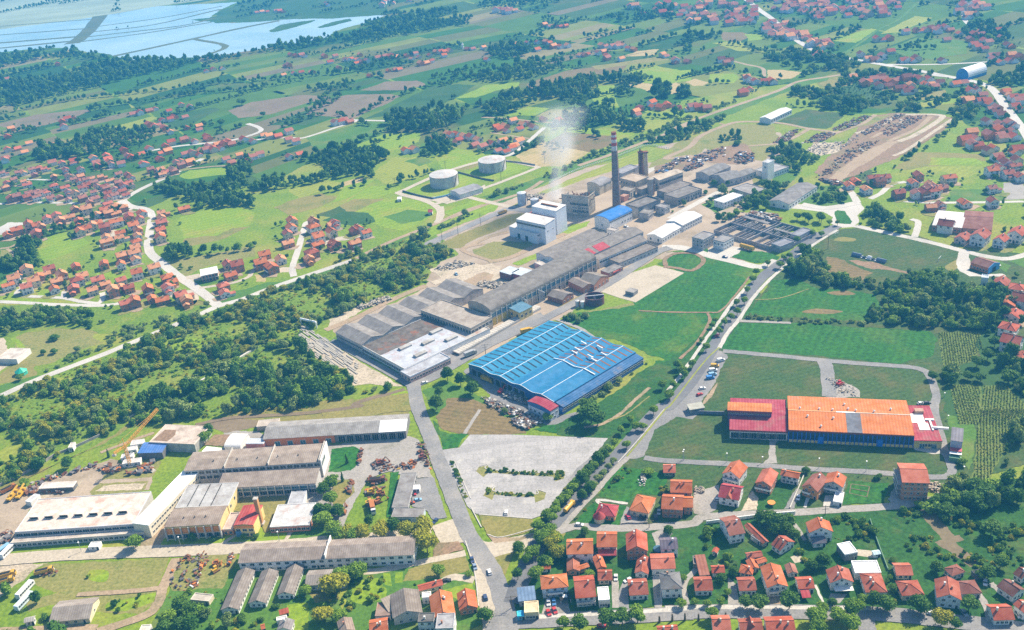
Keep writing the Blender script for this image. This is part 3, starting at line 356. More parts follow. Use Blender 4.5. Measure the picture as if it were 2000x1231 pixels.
# roads and tracks
for a in[('railway_path','4 -60 1095 40 1050 240 962 560 842 680 792 900 702 1090 622 1220 565 1350 528 1560 448 1980 305',6.5,'conc'),('railway_path','5 130 300 330 202 560 112 720 40 840 2|2 640 1222 860 1140 1060 1075 1170 1010',5,'dirt'),('railway_path','2 1370 925 1560 860 1800 770 2000 690|3 0 740 200 655 500 552 640 502 740 456 900 430 1050 410 1340 396',6,'dirt'),('settlement_road','4 640 -60 720 5 800 22 845 60 832 180 835 262 900 322 1000 402 1120 482 1215 560',8,'conc'),('village_road','1 620 1160 690 1115 760 1070 840 1030 940 985 1040 935 1130 885',7,'conc'),('village_road','1 820 845 1000 815 1200 795 1330 775 1450 735 1440 710 1380 690',6,'conc'),('village_lane','1 1430 780 1600 768 1690 770 1850 720 1990 675|2 100 670 300 675',5,'conc'),('village_lane','1 1000 950 1180 930 1290 925',4,'dirt'),('village_lane','1 -40 1140 200 1130 440 1135 620 1130',5,'conc'),('village_lane','1 150 1000 280 1005',4,'conc'),('settlement_lane','4 -40 540 150 548 300 557 560 562 690 548',5,'conc'),('settlement_lane','4 110 470 95 492 120 508 350 520 450 540 560 552',4.5,'conc'),('settlement_lane','4 560 545 575 520 570 490',4.5,'conc'),('settlement_lane','4 350 515 360 480',4,'conc'),('settlement_lane','4 1640 400 1632 355 1660 260 1690 160 1710 100 1760 100',5.5,'conc'),('settlement_lane','4 1110 465 1200 452 1320 430 1390 400 1400 385 1430 350',4,'apron'),('settlement_lane','4 1040 410 1110 395',6,'apron'),('settlement_lane','4 0 245 60 235 130 200 300 130 400 95',3.5,'dirt'),('settlement_lane','4 0 320 60 300 80 280 40 245',3,'dirt'),('settlement_lane','4 500 110 640 70 740 20',4,'conc'),('settlement_lane','4 1850 205 1960 180 2060 180',5,'apron'),('hamlet_road','2 910 885 1000 860 1080 800 1180 712',5,'conc'),('hamlet_road','2 830 655 960 660 1150 680 1270 685',4,'dirt'),('hamlet_road','2 880 740 1100 775',3,'dirt'),('tank_road','2 900 880 640 955 400 1060 370 1080 480 1110 560 1140 600 1180 595 1230|5 600 10 605 60 580 100',6,'apron'),('tank_road','2 960 895 1130 930 1120 945 860 1045 620 1125 560 1140',5,'apron'),('tank_road','2 740 1095 900 1135 1100 1180',6,'apron'),('works_road','5 600 215 540 215 700 145 900 55 990 25 1120 35',9,'asph'),('works_track','5 870 320 1000 290 1150 220 1300 160',6,'dirt'),('works_track','5 560 440 700 390 900 335',8,'sand'),('works_track','5 -40 700 150 620 330 530 520 450',6,'dirt'),('works_track','5 720 250 870 180 980 150',5,'dirt'),('rail_siding','5 850 215 720 250 900 320',4,'dirt'),('far_track','2 1780 1000 1900 920 2000 870|3 0 885 130 822 190 762 300 712 400 682 540 680',6,'dirt'),('far_track','3 540 680 660 690 800 718 960 740',5,'dirt'),('far_track','3 590 805 700 775 800 720',5,'dirt'),('far_track','3 300 690 340 695 400 682',4,'dirt'),('heap_track','3 830 800 960 740 1100 690 1170 640',5,'dirt'),('heap_track','3 1060 745 1200 700 1300 640',4,'sand'),('heap_track','3 1150 770 1300 690 1390 640',4,'dirt'),('heap_track','3 1240 790 1400 720 1480 650',5,'dirt'),('heap_track','3 1280 640 1500 640 1540 660 1400 750 1300 790',6,'sand'),('heap_track','3 880 920 1000 850 1100 810',4,'redsoil'),('heap_track','3 1270 870 1340 840 1460 760 1600 665',4,'sand'),('heap_track','3 460 815 600 805',4,'dirt'),('main_road','3 2060 830 2000 730 1900 600 1830 505 1750 462 1600 432 1450 402 1220 362 1000 322 860 292 780 255 700 200 600 110 530 60 440 -10',9,'conc'),('main_road','3 1210 360 1500 360 1800 346',5,'conc'),('main_road','3 1740 -10 1680 50 1665 100 1690 135',7,'conc'),('far_lane','3 380 342 450 360 540 382 550 430',5,'dirt'),('far_lane','3 1480 400 1500 420 1600 430',6,'conc'),('far_lane','3 990 305 1100 230 1180 170 1300 110 1400 20',5,'grass'),('sports_road','6 1060 118 1300 170 1500 215 1640 252 1800 290 1920 300 2050 265',6,'conc'),('sports_lane','6 1390 180 1410 100 1370 80',5,'conc'),('housing_lane','3 1140 1110 1200 1080 1260 1030 1340 1015',5,'conc'),('housing_lane','3 1280 1120 1450 1130 1700 1130 2000 1125',4.5,'conc'),('housing_lane','3 1000 1040 1040 1080 1070 1130',6,'conc'),('yard_road','3 760 1140 900 1160 1080 1130',8,'conc'),('yard_road','6 -20 235 100 240 250 285 400 320 500 345 560 340 620 310',8,'conc'),('works_street','5 1760 280 1880 240 2010 250',8,'conc'),('works_street','3 20 1220 200 1120 320 1060',6,'conc'),('works_street','5 440 1010 560 960 700 880 850 790 1000 718 1150 650 1250 600 1400 520 1500 460 1600 400 1800 270 1880 238',8,'asph'),('works_street','5 445 1010 300 925 150 845 0 762|4 1890 840 1790 745',6,'asph'),('works_street','5 1250 640 1380 690 1480 760',3,'gravel'),('factory_road','8 985 1240 955 1090 905 930 840 820 755 690 697 555 640 410 588 280 540 140 480 0|5 450 1000',8.5,'asph'),('avenue','8 1000 1080 1080 880 1180 700 1310 570 1420 440 1500 355 1600 245 1700 130 1830 -10|6 20 1120 140 985 270 790 330 705 400 590 480 470 580 370 700 285 830 185 960 118',8.5,'asphd'),('avenue_path','8 1250 695 1350 580 1460 465 1560 350 1650 262',3,'gravel'),('avenue_path','6 300 800 350 710 410 640 480 530 540 460 600 400 680 330 820 225 960 140',2.6,'conc'),('avenue_path','6 0 1050 100 930 230 740 300 650 380 540 460 450',2.4,'conc'),('street','8 940 1190 1010 1185 1150 1178 1400 1165 1700 1150 2000 1132|9 0 1132 300 1125 700 1128 1000 1132 1300 1148 1600 1180 2050 1232',8.5,'asph'),('pavement','8 1020 1168 1150 1156 1400 1142 1700 1128 2000 1110|9 0 1108 300 1102 700 1104 1000 1108 1150 1112',2.2,'conc'),('side_street','E 960 1240 940 1130 930 1080',7,'asph'),('residential_lane','8 1240 690 1350 652 1500 660 1700 660 2000 636|9 200 602 400 585 700 575 1000 556 1300 536 1430 508',5,'gravel'),('school_road','9 -120 270 0 285 300 300 600 316 800 331 1100 346 1300 361 1480 376 1570 372 1598 340 1588 300 1560 240',4.2,'asph'),('school_road','9 1560 240 1540 170 1500 0|6 1510 1060 1475 960 1425 918 1300 900 1100 886 900 870 700 850 500 832 320 815',4.6,'asph'),('school_road','6 880 868 898 910 905 960 915 1070',8,'asph'),('side_lane','6 410 648 600 655 700 660',3,'gravel'),('concrete_road','7 -60 845 300 815 600 800 1000 785 1400 768 1700 748 1880 728|8 80 735 280 710 550 690',9,'apron'),('concrete_road','8 20 890 200 905 500 850 740 800',4,'apron'),('dirt_road','7 540 1240 800 1152 880 1082 912 985 985 830',5,'dirt'),('dirt_road','7 430 1032 700 1015 900 995',3,'dirt'),('dirt_road','7 -40 1240 300 1225 540 1220',5,'dirt'),('yard_track','7 440 470 540 360 640 280',7,'yard'),('boundary_track','7 1090 85 1300 45 1700 20 2010 -20|5 120 1110 400 1030',3.5,'plough'),('boundary_track','7 560 240 800 150 860 130',3,'dirt'),('field_path','6 0 340 0 300 60 272 160 272 212 312 150 366 60 352 -10 345',3.5,'redsoil'),('field_path','6 470 400 400 490 310 590 230 600 0 598 -150 590',1.6,'redsoil'),('field_path','h 1300 1160 1500 1120 1700 1000 1850 860 1990 740',2.2,'dirt'),('field_path','h 1560 1090 1760 1010 1990 830',1.0,'mix'),('field_path','6 500 530 640 520 800 470',1.0,'mix'),('field_path','6 235 605 245 650 180 760 80 860',2,'redsoil'),('field_path','8 735 135 820 0',2,'gravel'),('garden_drive','D 480 900 440 640 600 430',2.4,'gravel'),('garden_drive','D 110 900 90 600 60 520',3,'conc'),('garden_drive','C 1350 940 1340 590',3,'gravel'),('garden_drive','C 1900 940 1870 560',3,'gravel'),('garden_path','E 390 880 280 640',1.2,'conc'),('garden_path','B 1140 740 1190 610',1.6,'conc'),('garden_path','A 380 750 240 640 640 690',1.8,'conc'),('driveway','F 1560 1120 1500 900 1400 760',3,'gravel'),('driveway','F 1900 870 1700 730 1560 620',3,'gravel'),('pool_path','7 1240 750 1330 690',2,'apron'),('pool_path','7 1590 735 1620 685',2,'apron'),('garden_lane','8 610 960 680 935 790 950',4.5,'apron'),('curb_path','9 690 600 780 730',2,'gravel'),]:road(*a)
def kerb(s,w=.25,h=.13,n=5):
 P=[G(p)for p in pts(s)];z=layer(P,w);vs,fs=ribbon(P,w,z+h,n)
 mb=MB();mb.add(vs,fs);vs2=[(v[0],v[1],z-.5)for v in vs];k=len(vs)
 mb2=MB();mb2.add(list(vs)+vs2,fs+[q for i in range(0,k-2,2)for q in((i,i+2,k+i+2,k+i),(i+3,i+1,k+i+1,k+i+3))])
 tag(part('kerb',mb2,M['conc']),kind='structure')
for s in('8 815 588 1115 612','8 865 700 940 715 1120 668','8 680 290 770 500','8 800 345 815 322 865 310 875 338 1232 358 1250 336 1296 350','8 840 480 860 450 905 432 905 460 1130 476 1140 450 1190 465','8 770 545 830 660','8 1590 300 1680 200 1850 0','8 740 735 790 900 815 1100'):
 kerb(s,.5)
road('yellow_kerb_line','8 1640 262 1700 190 1850 5|6 30 1115 130 985 230 860 300 795',.9,'lime',4,.05)
# building kit
C_OR,C_BR,C_RD,C_DK,C_SAL,C_CRIM=(.56,.135,.03),(.40,.085,.035),(.50,.09,.032),(.20,.06,.035),(.58,.15,.075),(.42,.028,.04)
C_ORB,C_GREY,C_SLATE=(.62,.17,.035),(.23,.21,.20),(.10,.10,.14)
W_WHITE,W_CREAM,W_GREY,W_BLUE,W_YEL,W_ORW,W_TAN,W_PINK,W_GRN=(.78,.77,.74),(.70,.60,.42),(.50,.48,.46),(.55,.66,.78),(.74,.58,.20),(.66,.26,.07),(.52,.42,.30),(.68,.48,.42),(.16,.36,.20)
_wm={}
def win_mesh(w,h,glass='glass',frame='frame',door=False):
 k=(round(w,1),round(h,1),glass,frame,door)
 if k not in _wm:
  mb=MB();f=.09 if w<2.5 else.14
  mb.box(-w/2,w/2,-.05,.02,0,h,1)
  for x0,x1,z0,z1 in((-w/2-f,w/2+f,h,h+f),(-w/2-f,w/2+f,-f,0),(-w/2-f,-w/2,0,h),(w/2,w/2+f,0,h)):mb.box(x0,x1,-.09,.02,z0,z1,0)
  if not door:
   n=max(1,int(w/1.6))
   for i in range(1,n+1)if n>1 else[1]:
    x=-w/2+w*i/(n+1);mb.box(x-.04,x+.04,-.08,-.05,0,h,0)
  _wm[k]=mb.mesh('door' if door else 'window',[M[frame],M[glass]])
 return _wm[k]
PLANS=[]
class Bld:
 """A building standing at A-B (front edge, left to right) with depth D; local frame at the middle of its ground plan."""
 def __init__(s,name,label,cat,A,B,C,h,mode='C',pitch=25,group=None,hc=None,square=True):
  a,b=G(A,h),G(B,h);u=b-a;s.L=float(np.linalg.norm(u[:2]));u=u/np.linalg.norm(u);v=np.array([-u[1],u[0],0.])
  if mode=='R':
   lo,hi=1.0,60.0
   for _ in range(40):
    m=(lo+hi)/2;q=G(C,h+m*math.tan(R(pitch)))
    if(q-a)@v>m:lo=m
    else:hi=m
   s.D=2*lo
  else:s.D=float((G(C,h if hc is None else hc)-a)@v)
  if s.D<0:raise ValueError('depth of '+label)
  s.h=h;s.name=name
  c=a+u*s.L/2+v*s.D/2
  s.o=thing(name,label,cat,(c[0],c[1],0),math.atan2(u[1],u[0]),group)
  s.pitch=R(pitch);PLANS.append((c[0],c[1],math.cos(math.atan2(u[1],u[0])),math.sin(math.atan2(u[1],u[0])),s.L/2,s.D/2))
 def part(s,name,mb,mats,color=None,parent=None):return part(name,mb,mats,parent or s.o,color=color)
 # walls and roofs (eave line at L x D, walls stand in by i)
 def walls(s,mat='wall',color=W_WHITE,i=.35,top=None,kind='flat',n=1,ridge='x'):
  a,d=s.L/2-i,s.D/2-i;h=s.h if top is None else top;mb=MB();t=math.tan(s.pitch)
  if kind=='gable' and ridge=='x':
   e=h+i*t-.24;mb.prism_x([(-d,-.3),(d,-.3),(d,e),(0,e+d*t),(-d,e)],-a,a)
  elif kind=='gable':
   e=h+i*t-.24;mb.prism_y([(-a,-.3),(a,-.3),(a,e),(0,e+a*t),(-a,e)],-d,d)
  else:mb.box(-a,a,-d,d,-.3,h-.05)
  s.wi=i;s.wall=s.part('wall',mb,M[mat],color);return s
 def gable(s,mat='tile',color=C_OR,ridge='x',thick=.2,name='roof'):
  a,d,t,h=s.L/2,s.D/2,math.tan(s.pitch),s.h;mb=MB()
  if ridge=='x':mb.prism_x([(-d,h),(0,h+d*t),(d,h),(d,h-thick),(0,h+d*t-thick),(-d,h-thick)][::-1],-a,a);s.rz=lambda x,y:h+(d-abs(y))*t
  else:mb.prism_y([(-a,h),(0,h+a*t),(a,h),(a,h-thick),(0,h+a*t-thick),(-a,h-thick)][::-1],-d,d);s.rz=lambda x,y:h+(a-abs(x))*t
  s.ridge=ridge
  s.roof=s.part(name,mb,M[mat],color)
  m2=MB()
  top=h+(d if ridge=='x' else a)*t
  if mat=='tile' and ridge=='x':m2.bar((-a,0,top),(a,0,top),.16,0,6)
  elif mat=='tile':m2.bar((0,-d,top),(0,d,top),.16,0,6)
  if m2.v:part('ridge_cap',m2,M[mat],s.roof,color=tuple(min(1,1.25*k)for k in color))
  return s
 def hip(s,color=C_OR,mat='tile'):
  a,d,h=s.L/2,s.D/2,s.h;t=math.tan(s.pitch);r=min(a,d)*t;mb=MB()
  rx,ry=max(a-d,0),max(d-a,0)
  v=[(-a,-d,h),(a,-d,h),(a,d,h),(-a,d,h),(-rx,-ry,h+r),(rx,ry,h+r),(-a,-d,h-.2),(a,-d,h-.2),(a,d,h-.2),(-a,d,h-.2)]
  if a>=d:f=[(0,1,5,4),(1,2,5),(2,3,4,5),(3,0,4)]
  else:f=[(0,1,4),(1,2,5,4),(2,3,5),(3,0,4,5)]
  mb.add(v,f+[(9,8,7,6),(0,6,7,1),(1,7,8,2),(2,8,9,3),(3,9,6,0)])
  s.rz=lambda x,y:h+min(a-abs(x),d-abs(y))*t;s.ridge='x' if a>=d else 'y'
  s.roof=s.part('roof',mb,M[mat],color)
  m2=MB()
  for p,q in((0,4),(1,5 if a>=d else 4),(2,5),(3,4 if a>=d else 5),(4,5)):m2.bar(v[p],v[q],.15,0,5)
  part('ridge_cap',m2,M[mat],s.roof,color=tuple(min(1,1.2*k)for k in color));return s
 def flat(s,mat='flat',color=C_GREY,parapet=.45,pc=None,name='roof'):
  a,d,h=s.L/2,s.D/2,s.h;mb=MB();p=.35
  mb.box(-a+p,a-p,-d+p,d-p,h-.25,h);s.rz=lambda x,y:h;s.ridge='x'
  s.roof=s.part(name,mb,M[mat],color)
  if parapet:
   m2=MB();z=h+parapet;m2.box(-a,a,-d,-d+p,h-.4,z);m2.box(-a,a,d-p,d,h-.4,z);m2.box(-a,-a+p,-d+p,d-p,h-.4,z);m2.box(a-p,a,-d+p,d-p,h-.4,z)
   part('parapet',m2,M['wall'],s.roof,color=pc or tuple(min(1,1.3*k)for k in color))
  return s
 def shed(s,rise,mat='sheet',color=W_WHITE,back=True):
  a,d,h=s.L/2,s.D/2,s.h;z=h+rise;mb=MB();mb.prism_x([(-d,h),(d,z),(d,z-.2),(-d,h-.2)][::-1],-a,a)
  s.rz=lambda x,y:h+rise*(y+d)/(2*d);s.ridge='x';s.roof=s.part('roof',mb,M[mat],color);return s
 def arch(s,rise,mat='fibre',color=C_GREY,n=14):
  a,d,h=s.L/2,s.D/2,s.h;mb=MB()
  up=[(-d*math.cos(math.pi*i/n),h+rise*math.sin(math.pi*i/n)**.9)for i in range(n+1)]
  mb.prism_x((up+[(y*.985,z-.3)for y,z in up[::-1]])[::-1],-a,a);s.ridge='x'
  s.rz=lambda x,y:h+rise*math.sqrt(max(0,1-(y/d)**2));s.roof=s.part('roof',mb,M[mat],color);s.arc=up;return s
  # openings: side f(ront) b(ack) l(eft) r(ight)
 def at(s,side,t,z):
  i=s.wi;a,d=s.L/2-i,s.D/2-i
  return{'f':((-a+2*a*t,-d,z),0),'b':((a-2*a*t,d,z),math.pi),'r':((a,-d+2*d*t,z),math.pi/2),'l':((-a,d-2*d*t,z),-math.pi/2)}[side]
 def win(s,side,n,z,w=1.2,h=1.2,t0=0.,t1=1.,glass='glass',frame='frame',name='window'):
  for k in range(n):
   p,rz=s.at(side,t0+(t1-t0)*(k+.5)/n,z);link(name,win_mesh(w,h,glass,frame),s.o,p,rz)
  return s
 def door(s,side,t,w=1.0,h=2.1,frame='frame',glass='dark',name='door'):
  p,rz=s.at(side,t,.02);link(name,win_mesh(w,h,glass,frame,True),s.o,p,rz);return s
 def chimney(s,x,y,hh=1.3,r=.32,color=None):
  mb=MB();z=s.rz(x,y);mb.box(x-r,x+r,y-r,y+r,z-1.0,z+hh);mb.box(x-r-.08,x+r+.08,y-r-.08,y+r+.08,z+hh,z+hh+.14)
  part('chimney',mb,M['wall'],s.roof,color=color or rnd.choice([W_WHITE,(.6,.5,.42),(.45,.2,.12)]));return s
 def vent(s,x,y,r=.45,hh=.9,color=W_WHITE):
  mb=MB();z=s.rz(x,y);mb.cyl(x,y,z-.3,z+hh,r*.6,n=8);mb.cyl(x,y,z+hh,z+hh+.35,r,r*.3,n=8);part('roof_vent',mb,M['paint'],s.roof,color=color);return s
 def balcony(s,side,t,z,w=3,dpt=1.2,color=W_WHITE):
  p,rz=s.at(side,t,z);mb=MB();mb.box(-w/2,w/2,-dpt,.0,-.15,0);mb.box(-w/2,w/2,-dpt,-dpt+.1,0,.95);mb.box(-w/2,-w/2+.1,-dpt+.1,0,0,.95);mb.box(w/2-.1,w/2,-dpt+.1,0,0,.95)
  link('balcony',mb.mesh('balcony',M['wall']),s.o,p,rz,color=color);return s
def TP(s):return pts(s)
HOUSES=[]
def house(spec,h,form,rc,wc,label,pitch=26,wmat='wall',fw=2,sw=2,chim=1,balc=None,rmat='tile',group='houses of the near streets',cat='house',name='house',door='f',over=.4):
 P=TP(spec);b=Bld(name,label,cat,P[0],P[1],P[2],h,'R' if form=='x' else 'C',pitch,group)
 if form in 'xy':b.walls(wmat,wc,over,None,'gable',ridge=form).gable(rmat,rc,form)
 elif form=='X':b.walls(wmat,wc,over,None,'gable',ridge='x').gable(rmat,rc,'x')
 elif form=='hip':b.walls(wmat,wc,over).hip(rc,rmat)
 elif form=='flat':b.walls(wmat,wc,.02).flat(rmat if rmat!='tile' else 'flat',rc,.25)
 elif form=='shed':b.walls(wmat,wc,over).shed(1.2,rmat if rmat!='tile' else 'sheet',rc)
 two=h>4.6
 fl=[(.95 if two else 1.0)]+([h-1.75]if two else[])
 for k,z in enumerate(fl):
  ww=1.15 if b.L>6 else.8
  if fw:b.win('f',fw,z,ww,1.2,.08 if k==0 and fw else.05,.95 if k else.75)
  if sw:b.win('r',sw,z,1.1,1.2);b.win('l',sw,z,1.1,1.2)
  if fw:b.win('b',fw,z,1.1,1.2)
 if form in 'yX' and b.L>7 and fw and form=='y' and h<7:b.win('f',1,h+.35,1.0,1.0,.4,.6)
 if door:b.door(door,.86)
 if balc:b.balcony(*balc)
 for k in range(chim):
  if b.ridge=='x':b.chimney(b.L*(rnd.uniform(-.3,.3)),-b.D*rnd.uniform(.04,.16))
  else:b.chimney(b.L*rnd.choice([-1,1])*rnd.uniform(.06,.15),b.D*rnd.uniform(-.25,.3))
 HOUSES.append(b);return b
 # houses of the lower streets
H=house
b=H('C 380 702 735 668 690 492',5.8,'hip',C_ORB,W_BLUE,'two-storey hip-roofed house with pale blue walls above four parked cars',24,fw=3);b.balcony('f',.5,2.9,7,1.3)
b=H('C 708 247 1058 237 1045 75',5.8,'x',C_ORB,W_WHITE,'wide orange-roofed white house with four chimneys beside the tall roadside trees',chim=3)
b=H('C 1100 152 1368 150 1370 -15',6.0,'x',C_OR,W_PINK,'pink-walled house with orange roof and a red lean-to below its front eave')
m=MB();m.prism_x([(-b.D/2-2.6,3.2),(-b.D/2+.3,4.6),(-b.D/2+.3,4.4),(-b.D/2-2.6,3.0)][::-1],-b.L/2+.5,b.L/2-.5);b.part('lean_to_roof',m,M['tile'],C_CRIM)
H('C 1485 205 1768 200 1760 -25',5.8,'y',C_RD,W_BLUE,'tall bare-brick gabled house with red roof and white windows',30,wmat='brick',fw=3,chim=2)
H('C 1590 488 1772 505 1770 290',3.0,'y',C_BR,W_WHITE,'narrow white-gabled outbuilding with two white chimneys behind the brick house',26,fw=1,chim=2)
b=H('C 825 820 1098 797 1065 572',5.6,'x',C_RD,W_WHITE,'white two-storey house with faded red roof and full-width balconies',fw=3);b.balcony('f',.5,2.8,b.L-1,1.3,W_GREY)
H('C 1125 845 1272 835 1255 665',4.4,'flat',(.74,.74,.75),W_WHITE,'small white flat-roofed house beside the faded red roof',chim=0,fw=3)
H('C 1115 585 1308 580 1300 468',3.0,'x',C_BR,W_TAN,'low stone-walled cottage with brown-red roof behind the white flat-roofed house')
H('C 1100 440 1232 415 1240 245',2.8,'y',C_OR,W_ORW,'narrow orange-roofed outbuilding below the pink-walled house',fw=1,chim=1)
H('C 80 860 315 832 300 676',3.6,'shed',(.16,.26,.42),W_GREY,'blue sheet-roofed building at the street junction corner',chim=0)
H('C 160 1008 346 996 325 852',4.2,'flat',(.72,.58,.36),W_CREAM,'cream flat-roofed corner shop with rust-stained roof',rmat='rusty',chim=0,fw=3,cat='shop',name='corner_shop',group='')
H('C 70 1056 160 1045 145 978',2.6,'flat',(.05,.50,.78),(.10,.45,.70),'bright cyan kiosk at the street corner',chim=0,fw=1,sw=1,cat='kiosk',name='kiosk',group='')
H('C 712 470 885 462 905 290',2.8,'y',(.42,.13,.06),W_ORW,'mottled brick-red tiled outbuilding below the four-chimney house',wmat='brick',fw=1,chim=0)
H('C 845 460 1010 405 985 365',2.6,'x',C_ORB,W_ORW,'small orange roofed annex beside the mottled tiled outbuilding',fw=1,chim=0)
H('C 355 440 505 436 470 402',2.4,'x',C_OR,W_WHITE,'tiny white garage with orange roof above the hip-roofed house',fw=1,chim=0)
H('C 1525 782 1780 766 1755 600',3.3,'x',C_BR,W_WHITE,'low white house with brown-red roof between two concrete driveways',chim=2)
H('D 12 440 333 430 330 288',4.0,'x',C_SAL,W_WHITE,'bright salmon-orange roofed house right behind the grey hip-roofed house',18,chim=1)
H('D 145 705 425 690 395 470',5.6,'hip',(.17,.17,.18),W_WHITE,'white two-storey house with mottled grey hip roof and four front windows',24,chim=1)
H('D 580 722 820 715 790 570',3.3,'x',C_BR,W_WHITE,'white single-storey house with two dark front windows beside the curved garden drive')
H('D 1155 722 1388 712 1355 572',3.3,'x',C_BR,W_WHITE,'white single-storey house left of the large two-tone roofed house')
H('D 1520 682 1795 662 1700 388',5.6,'y',C_OR,W_WHITE,'large white gabled house with long red and orange roof slopes',24,fw=3,chim=2,balc=('f',.3,2.9,4,1.2))
H('D 800 490 975 485 965 405',2.8,'x',C_RD,W_WHITE,'small red-roofed white cottage behind the curved garden drive',fw=1)
H('D 640 520 775 510 735 268',2.6,'shed',(.34,.11,.06),W_TAN,'long narrow brown-red roofed shed behind two white cottages',rmat='tile',fw=0,sw=1,chim=0,cat='shed',name='garden_shed',group='')
H('D 560 375 642 375 636 268',2.6,'flat',(.20,.17,.15),(.24,.20,.16),'weathered grey wooden shed at the end of the curved garden drive',fw=0,sw=0,chim=0,cat='shed',name='garden_shed',group='',rmat='sheet')
H('D 135 185 368 172 355 48',5.4,'x',(.15,.12,.17),W_WHITE,'white two-storey house with dark violet roof',rmat='sheet')
H('D 795 212 868 232 812 150',2.6,'y',C_RD,W_WHITE,'little red-roofed hut standing among garden bushes',fw=1,sw=0,chim=0,cat='hut',name='garden_hut',group='')
H('D 1300 445 1420 425 1330 310',2.7,'y',C_OR,W_TAN,'orange roofed open garage wing with a small front gable',fw=1,sw=1,chim=0)
H('D 1400 372 1525 335 1500 288',2.8,'x',C_OR,W_TAN,'orange roofed outbuilding joined to the open garage wing',fw=1,chim=0)
H('D 1262 300 1468 272 1458 210',2.8,'x',C_BR,W_WHITE,'white cottage with patched brown-red roof behind the orange outbuildings')
H('D 1150 480 1330 512 1230 378',2.8,'hip',C_OR,W_TAN,'low orange hip-roofed annex behind the left white cottage',chim=1)
H('D 1690 200 1885 85 1800 -20',3.2,'y',C_BR,W_WHITE,'dark red gabled house turned diagonally under the big garden trees',30,chim=2)
H('D 1785 500 1925 490 1868 372',2.6,'y',(.36,.14,.09),W_GREY,'grey-walled shed with dull red roof right of the two-tone roofed house',fw=1,sw=1,chim=0,cat='shed',name='garden_shed',group='')
H('D 815 1250 1060 1245 1030 1082',5.0,'x',C_SAL,W_WHITE,'bright orange-roofed house below the street, cut by the picture edge',chim=2)
b=H('D 1175 1290 1480 1280 1450 1120',4.5,'x',C_BR,W_WHITE,'dark red-roofed house below the street with a steep cross gable',chim=1)
m=MB();z=b.rz(0,0);m.prism_y([(-2.2,z-1.6),(0,z+1.3),(2.2,z-1.6)],-1.8,b.D*.25);b.part('dormer',m,M['tile'],C_BR)
H('D 1520 1290 1900 1280 1870 1100',4.5,'x',C_RD,W_WHITE,'long red-roofed house below the street, right of the cross gable',chim=2)
H('D 100 1285 370 1262 345 1180',3.0,'x',C_RD,W_WHITE,'low red roof with white chimneys at the lower street edge',fw=1,chim=2)
b=H('E 65 698 280 685 250 562',3.2,'x',C_RD,W_WHITE,'small white house with a crimson porch roof beside the street tree',fw=2)
m=MB();m.prism_x([(-b.D/2-4.4,2.2),(-b.D/2+.3,2.9),(-b.D/2+.3,2.75),(-b.D/2-4.4,2.05)][::-1],-b.L/2+.6,b.L*.12);b.part('porch_roof',m,M['sheet'],C_CRIM)
b=H('E 478 618 785 605 735 432',5.0,'y',C_BR,W_WHITE,'white gabled house with dark red roof and a white terrace awning',26,fw=2,chim=2)
m=MB();m.box(-b.L*.35,b.L*.45,-b.D/2-2.6,-b.D/2+.3,2.5,2.65);b.part('terrace_roof',m,M['paint'],W_WHITE)
H('E 935 740 1222 738 1135 492',4.2,'hip',C_BR,W_WHITE,'brown-red hip-roofed house in front of the wide white flat roof',24,chim=2)
b=H('E 665 250 835 215 770 70',4.2,'flat',(.78,.79,.8),(.16,.17,.18),'open garage with white sheet roof beside the gravel drive',chim=0,fw=0,sw=0,rmat='sheet',cat='garage',name='garage',group='')
H('E 800 490 1140 485 1078 326',4.0,'flat',(.78,.79,.8),W_WHITE,'wide white flat-roofed workshop behind the brown hip roof',chim=0,fw=2,rmat='sheet',cat='workshop',name='workshop',group='')
H('E 1335 520 1560 518 1540 388',2.8,'x',C_SAL,W_CREAM,'small vivid orange-roofed house behind the beige-walled hip roof',fw=2,chim=0)
H('E 1410 785 1705 770 1655 575',3.4,'hip',C_BR,W_CREAM,'beige-walled house with brown-red hip roof behind street trees',24)
P=pts('E 1860 808|F 1190 845 1140 600');H('E 1860 808|F 1190 845 1140 600',5.4,'y',C_BR,W_BLUE,'light blue gabled house with white window frames and dark red roof',27,fw=2,chim=2)
H('E 250 112 435 96 410 22',2.8,'x',C_SLATE,W_WHITE,'small dark slate-roofed annex below the white gabled orange house',fw=1,chim=0)
H('E 1045 255 1138 240 1120 195',2.2,'x',(.62,.80,.86),(.70,.84,.9),'pale blue garden pavilion beside the hedge',rmat='sheet',fw=1,sw=0,chim=0,cat='pavilion',name='garden_pavilion',group='')
H('B 1200 1070 1515 1056 1440 922',5.8,'y',C_OR,W_WHITE,'white two-storey house with bright orange roof just below the gravel lane',28,fw=2,chim=1)
H('F 1190 765 1455 748 1370 575',3.2,'hip',(.24,.07,.045),W_GREY,'dark brown hip-roofed house right of the light blue gable',24,chim=0)
H('F 1060 530 1238 472 1140 362',3.2,'hip',(.30,.09,.055),W_GREY,'grey-walled cottage with brown hip roof among vegetable plots',26,chim=0)
H('F 1375 528 1510 495 1440 432',2.6,'flat',(.07,.07,.08),(.14,.13,.14),'dark flat-roofed shed among bushes',fw=0,sw=0,chim=0,cat='shed',name='garden_shed',group='')
H('F 1850 800 2020 705 1890 520',3.6,'y',C_DK,W_WHITE,'long dark red house with grey side wall at the right picture edge',28)
H('F 1965 566 2110 482 2010 402',3.4,'y',C_DK,W_WHITE,'dark red roof near the stacked timber at the right picture edge',28)
b=H('F 1605 1105 1885 1096 1820 925',3.2,'x',C_RD,W_WHITE,'red-roofed house with white stepped front wall in the lower right corner',30,fw=3)
H('F 2000 1010 2140 950 2070 800',4.6,'y',C_RD,W_WHITE,'white house cut by the right picture edge above the parked car',26)
b=H('A 215 830 475 862 572 716',3.3,'hip',C_CRIM,W_ORW,'dark red hip-roofed house with a round conical turret',28,wmat='wall')
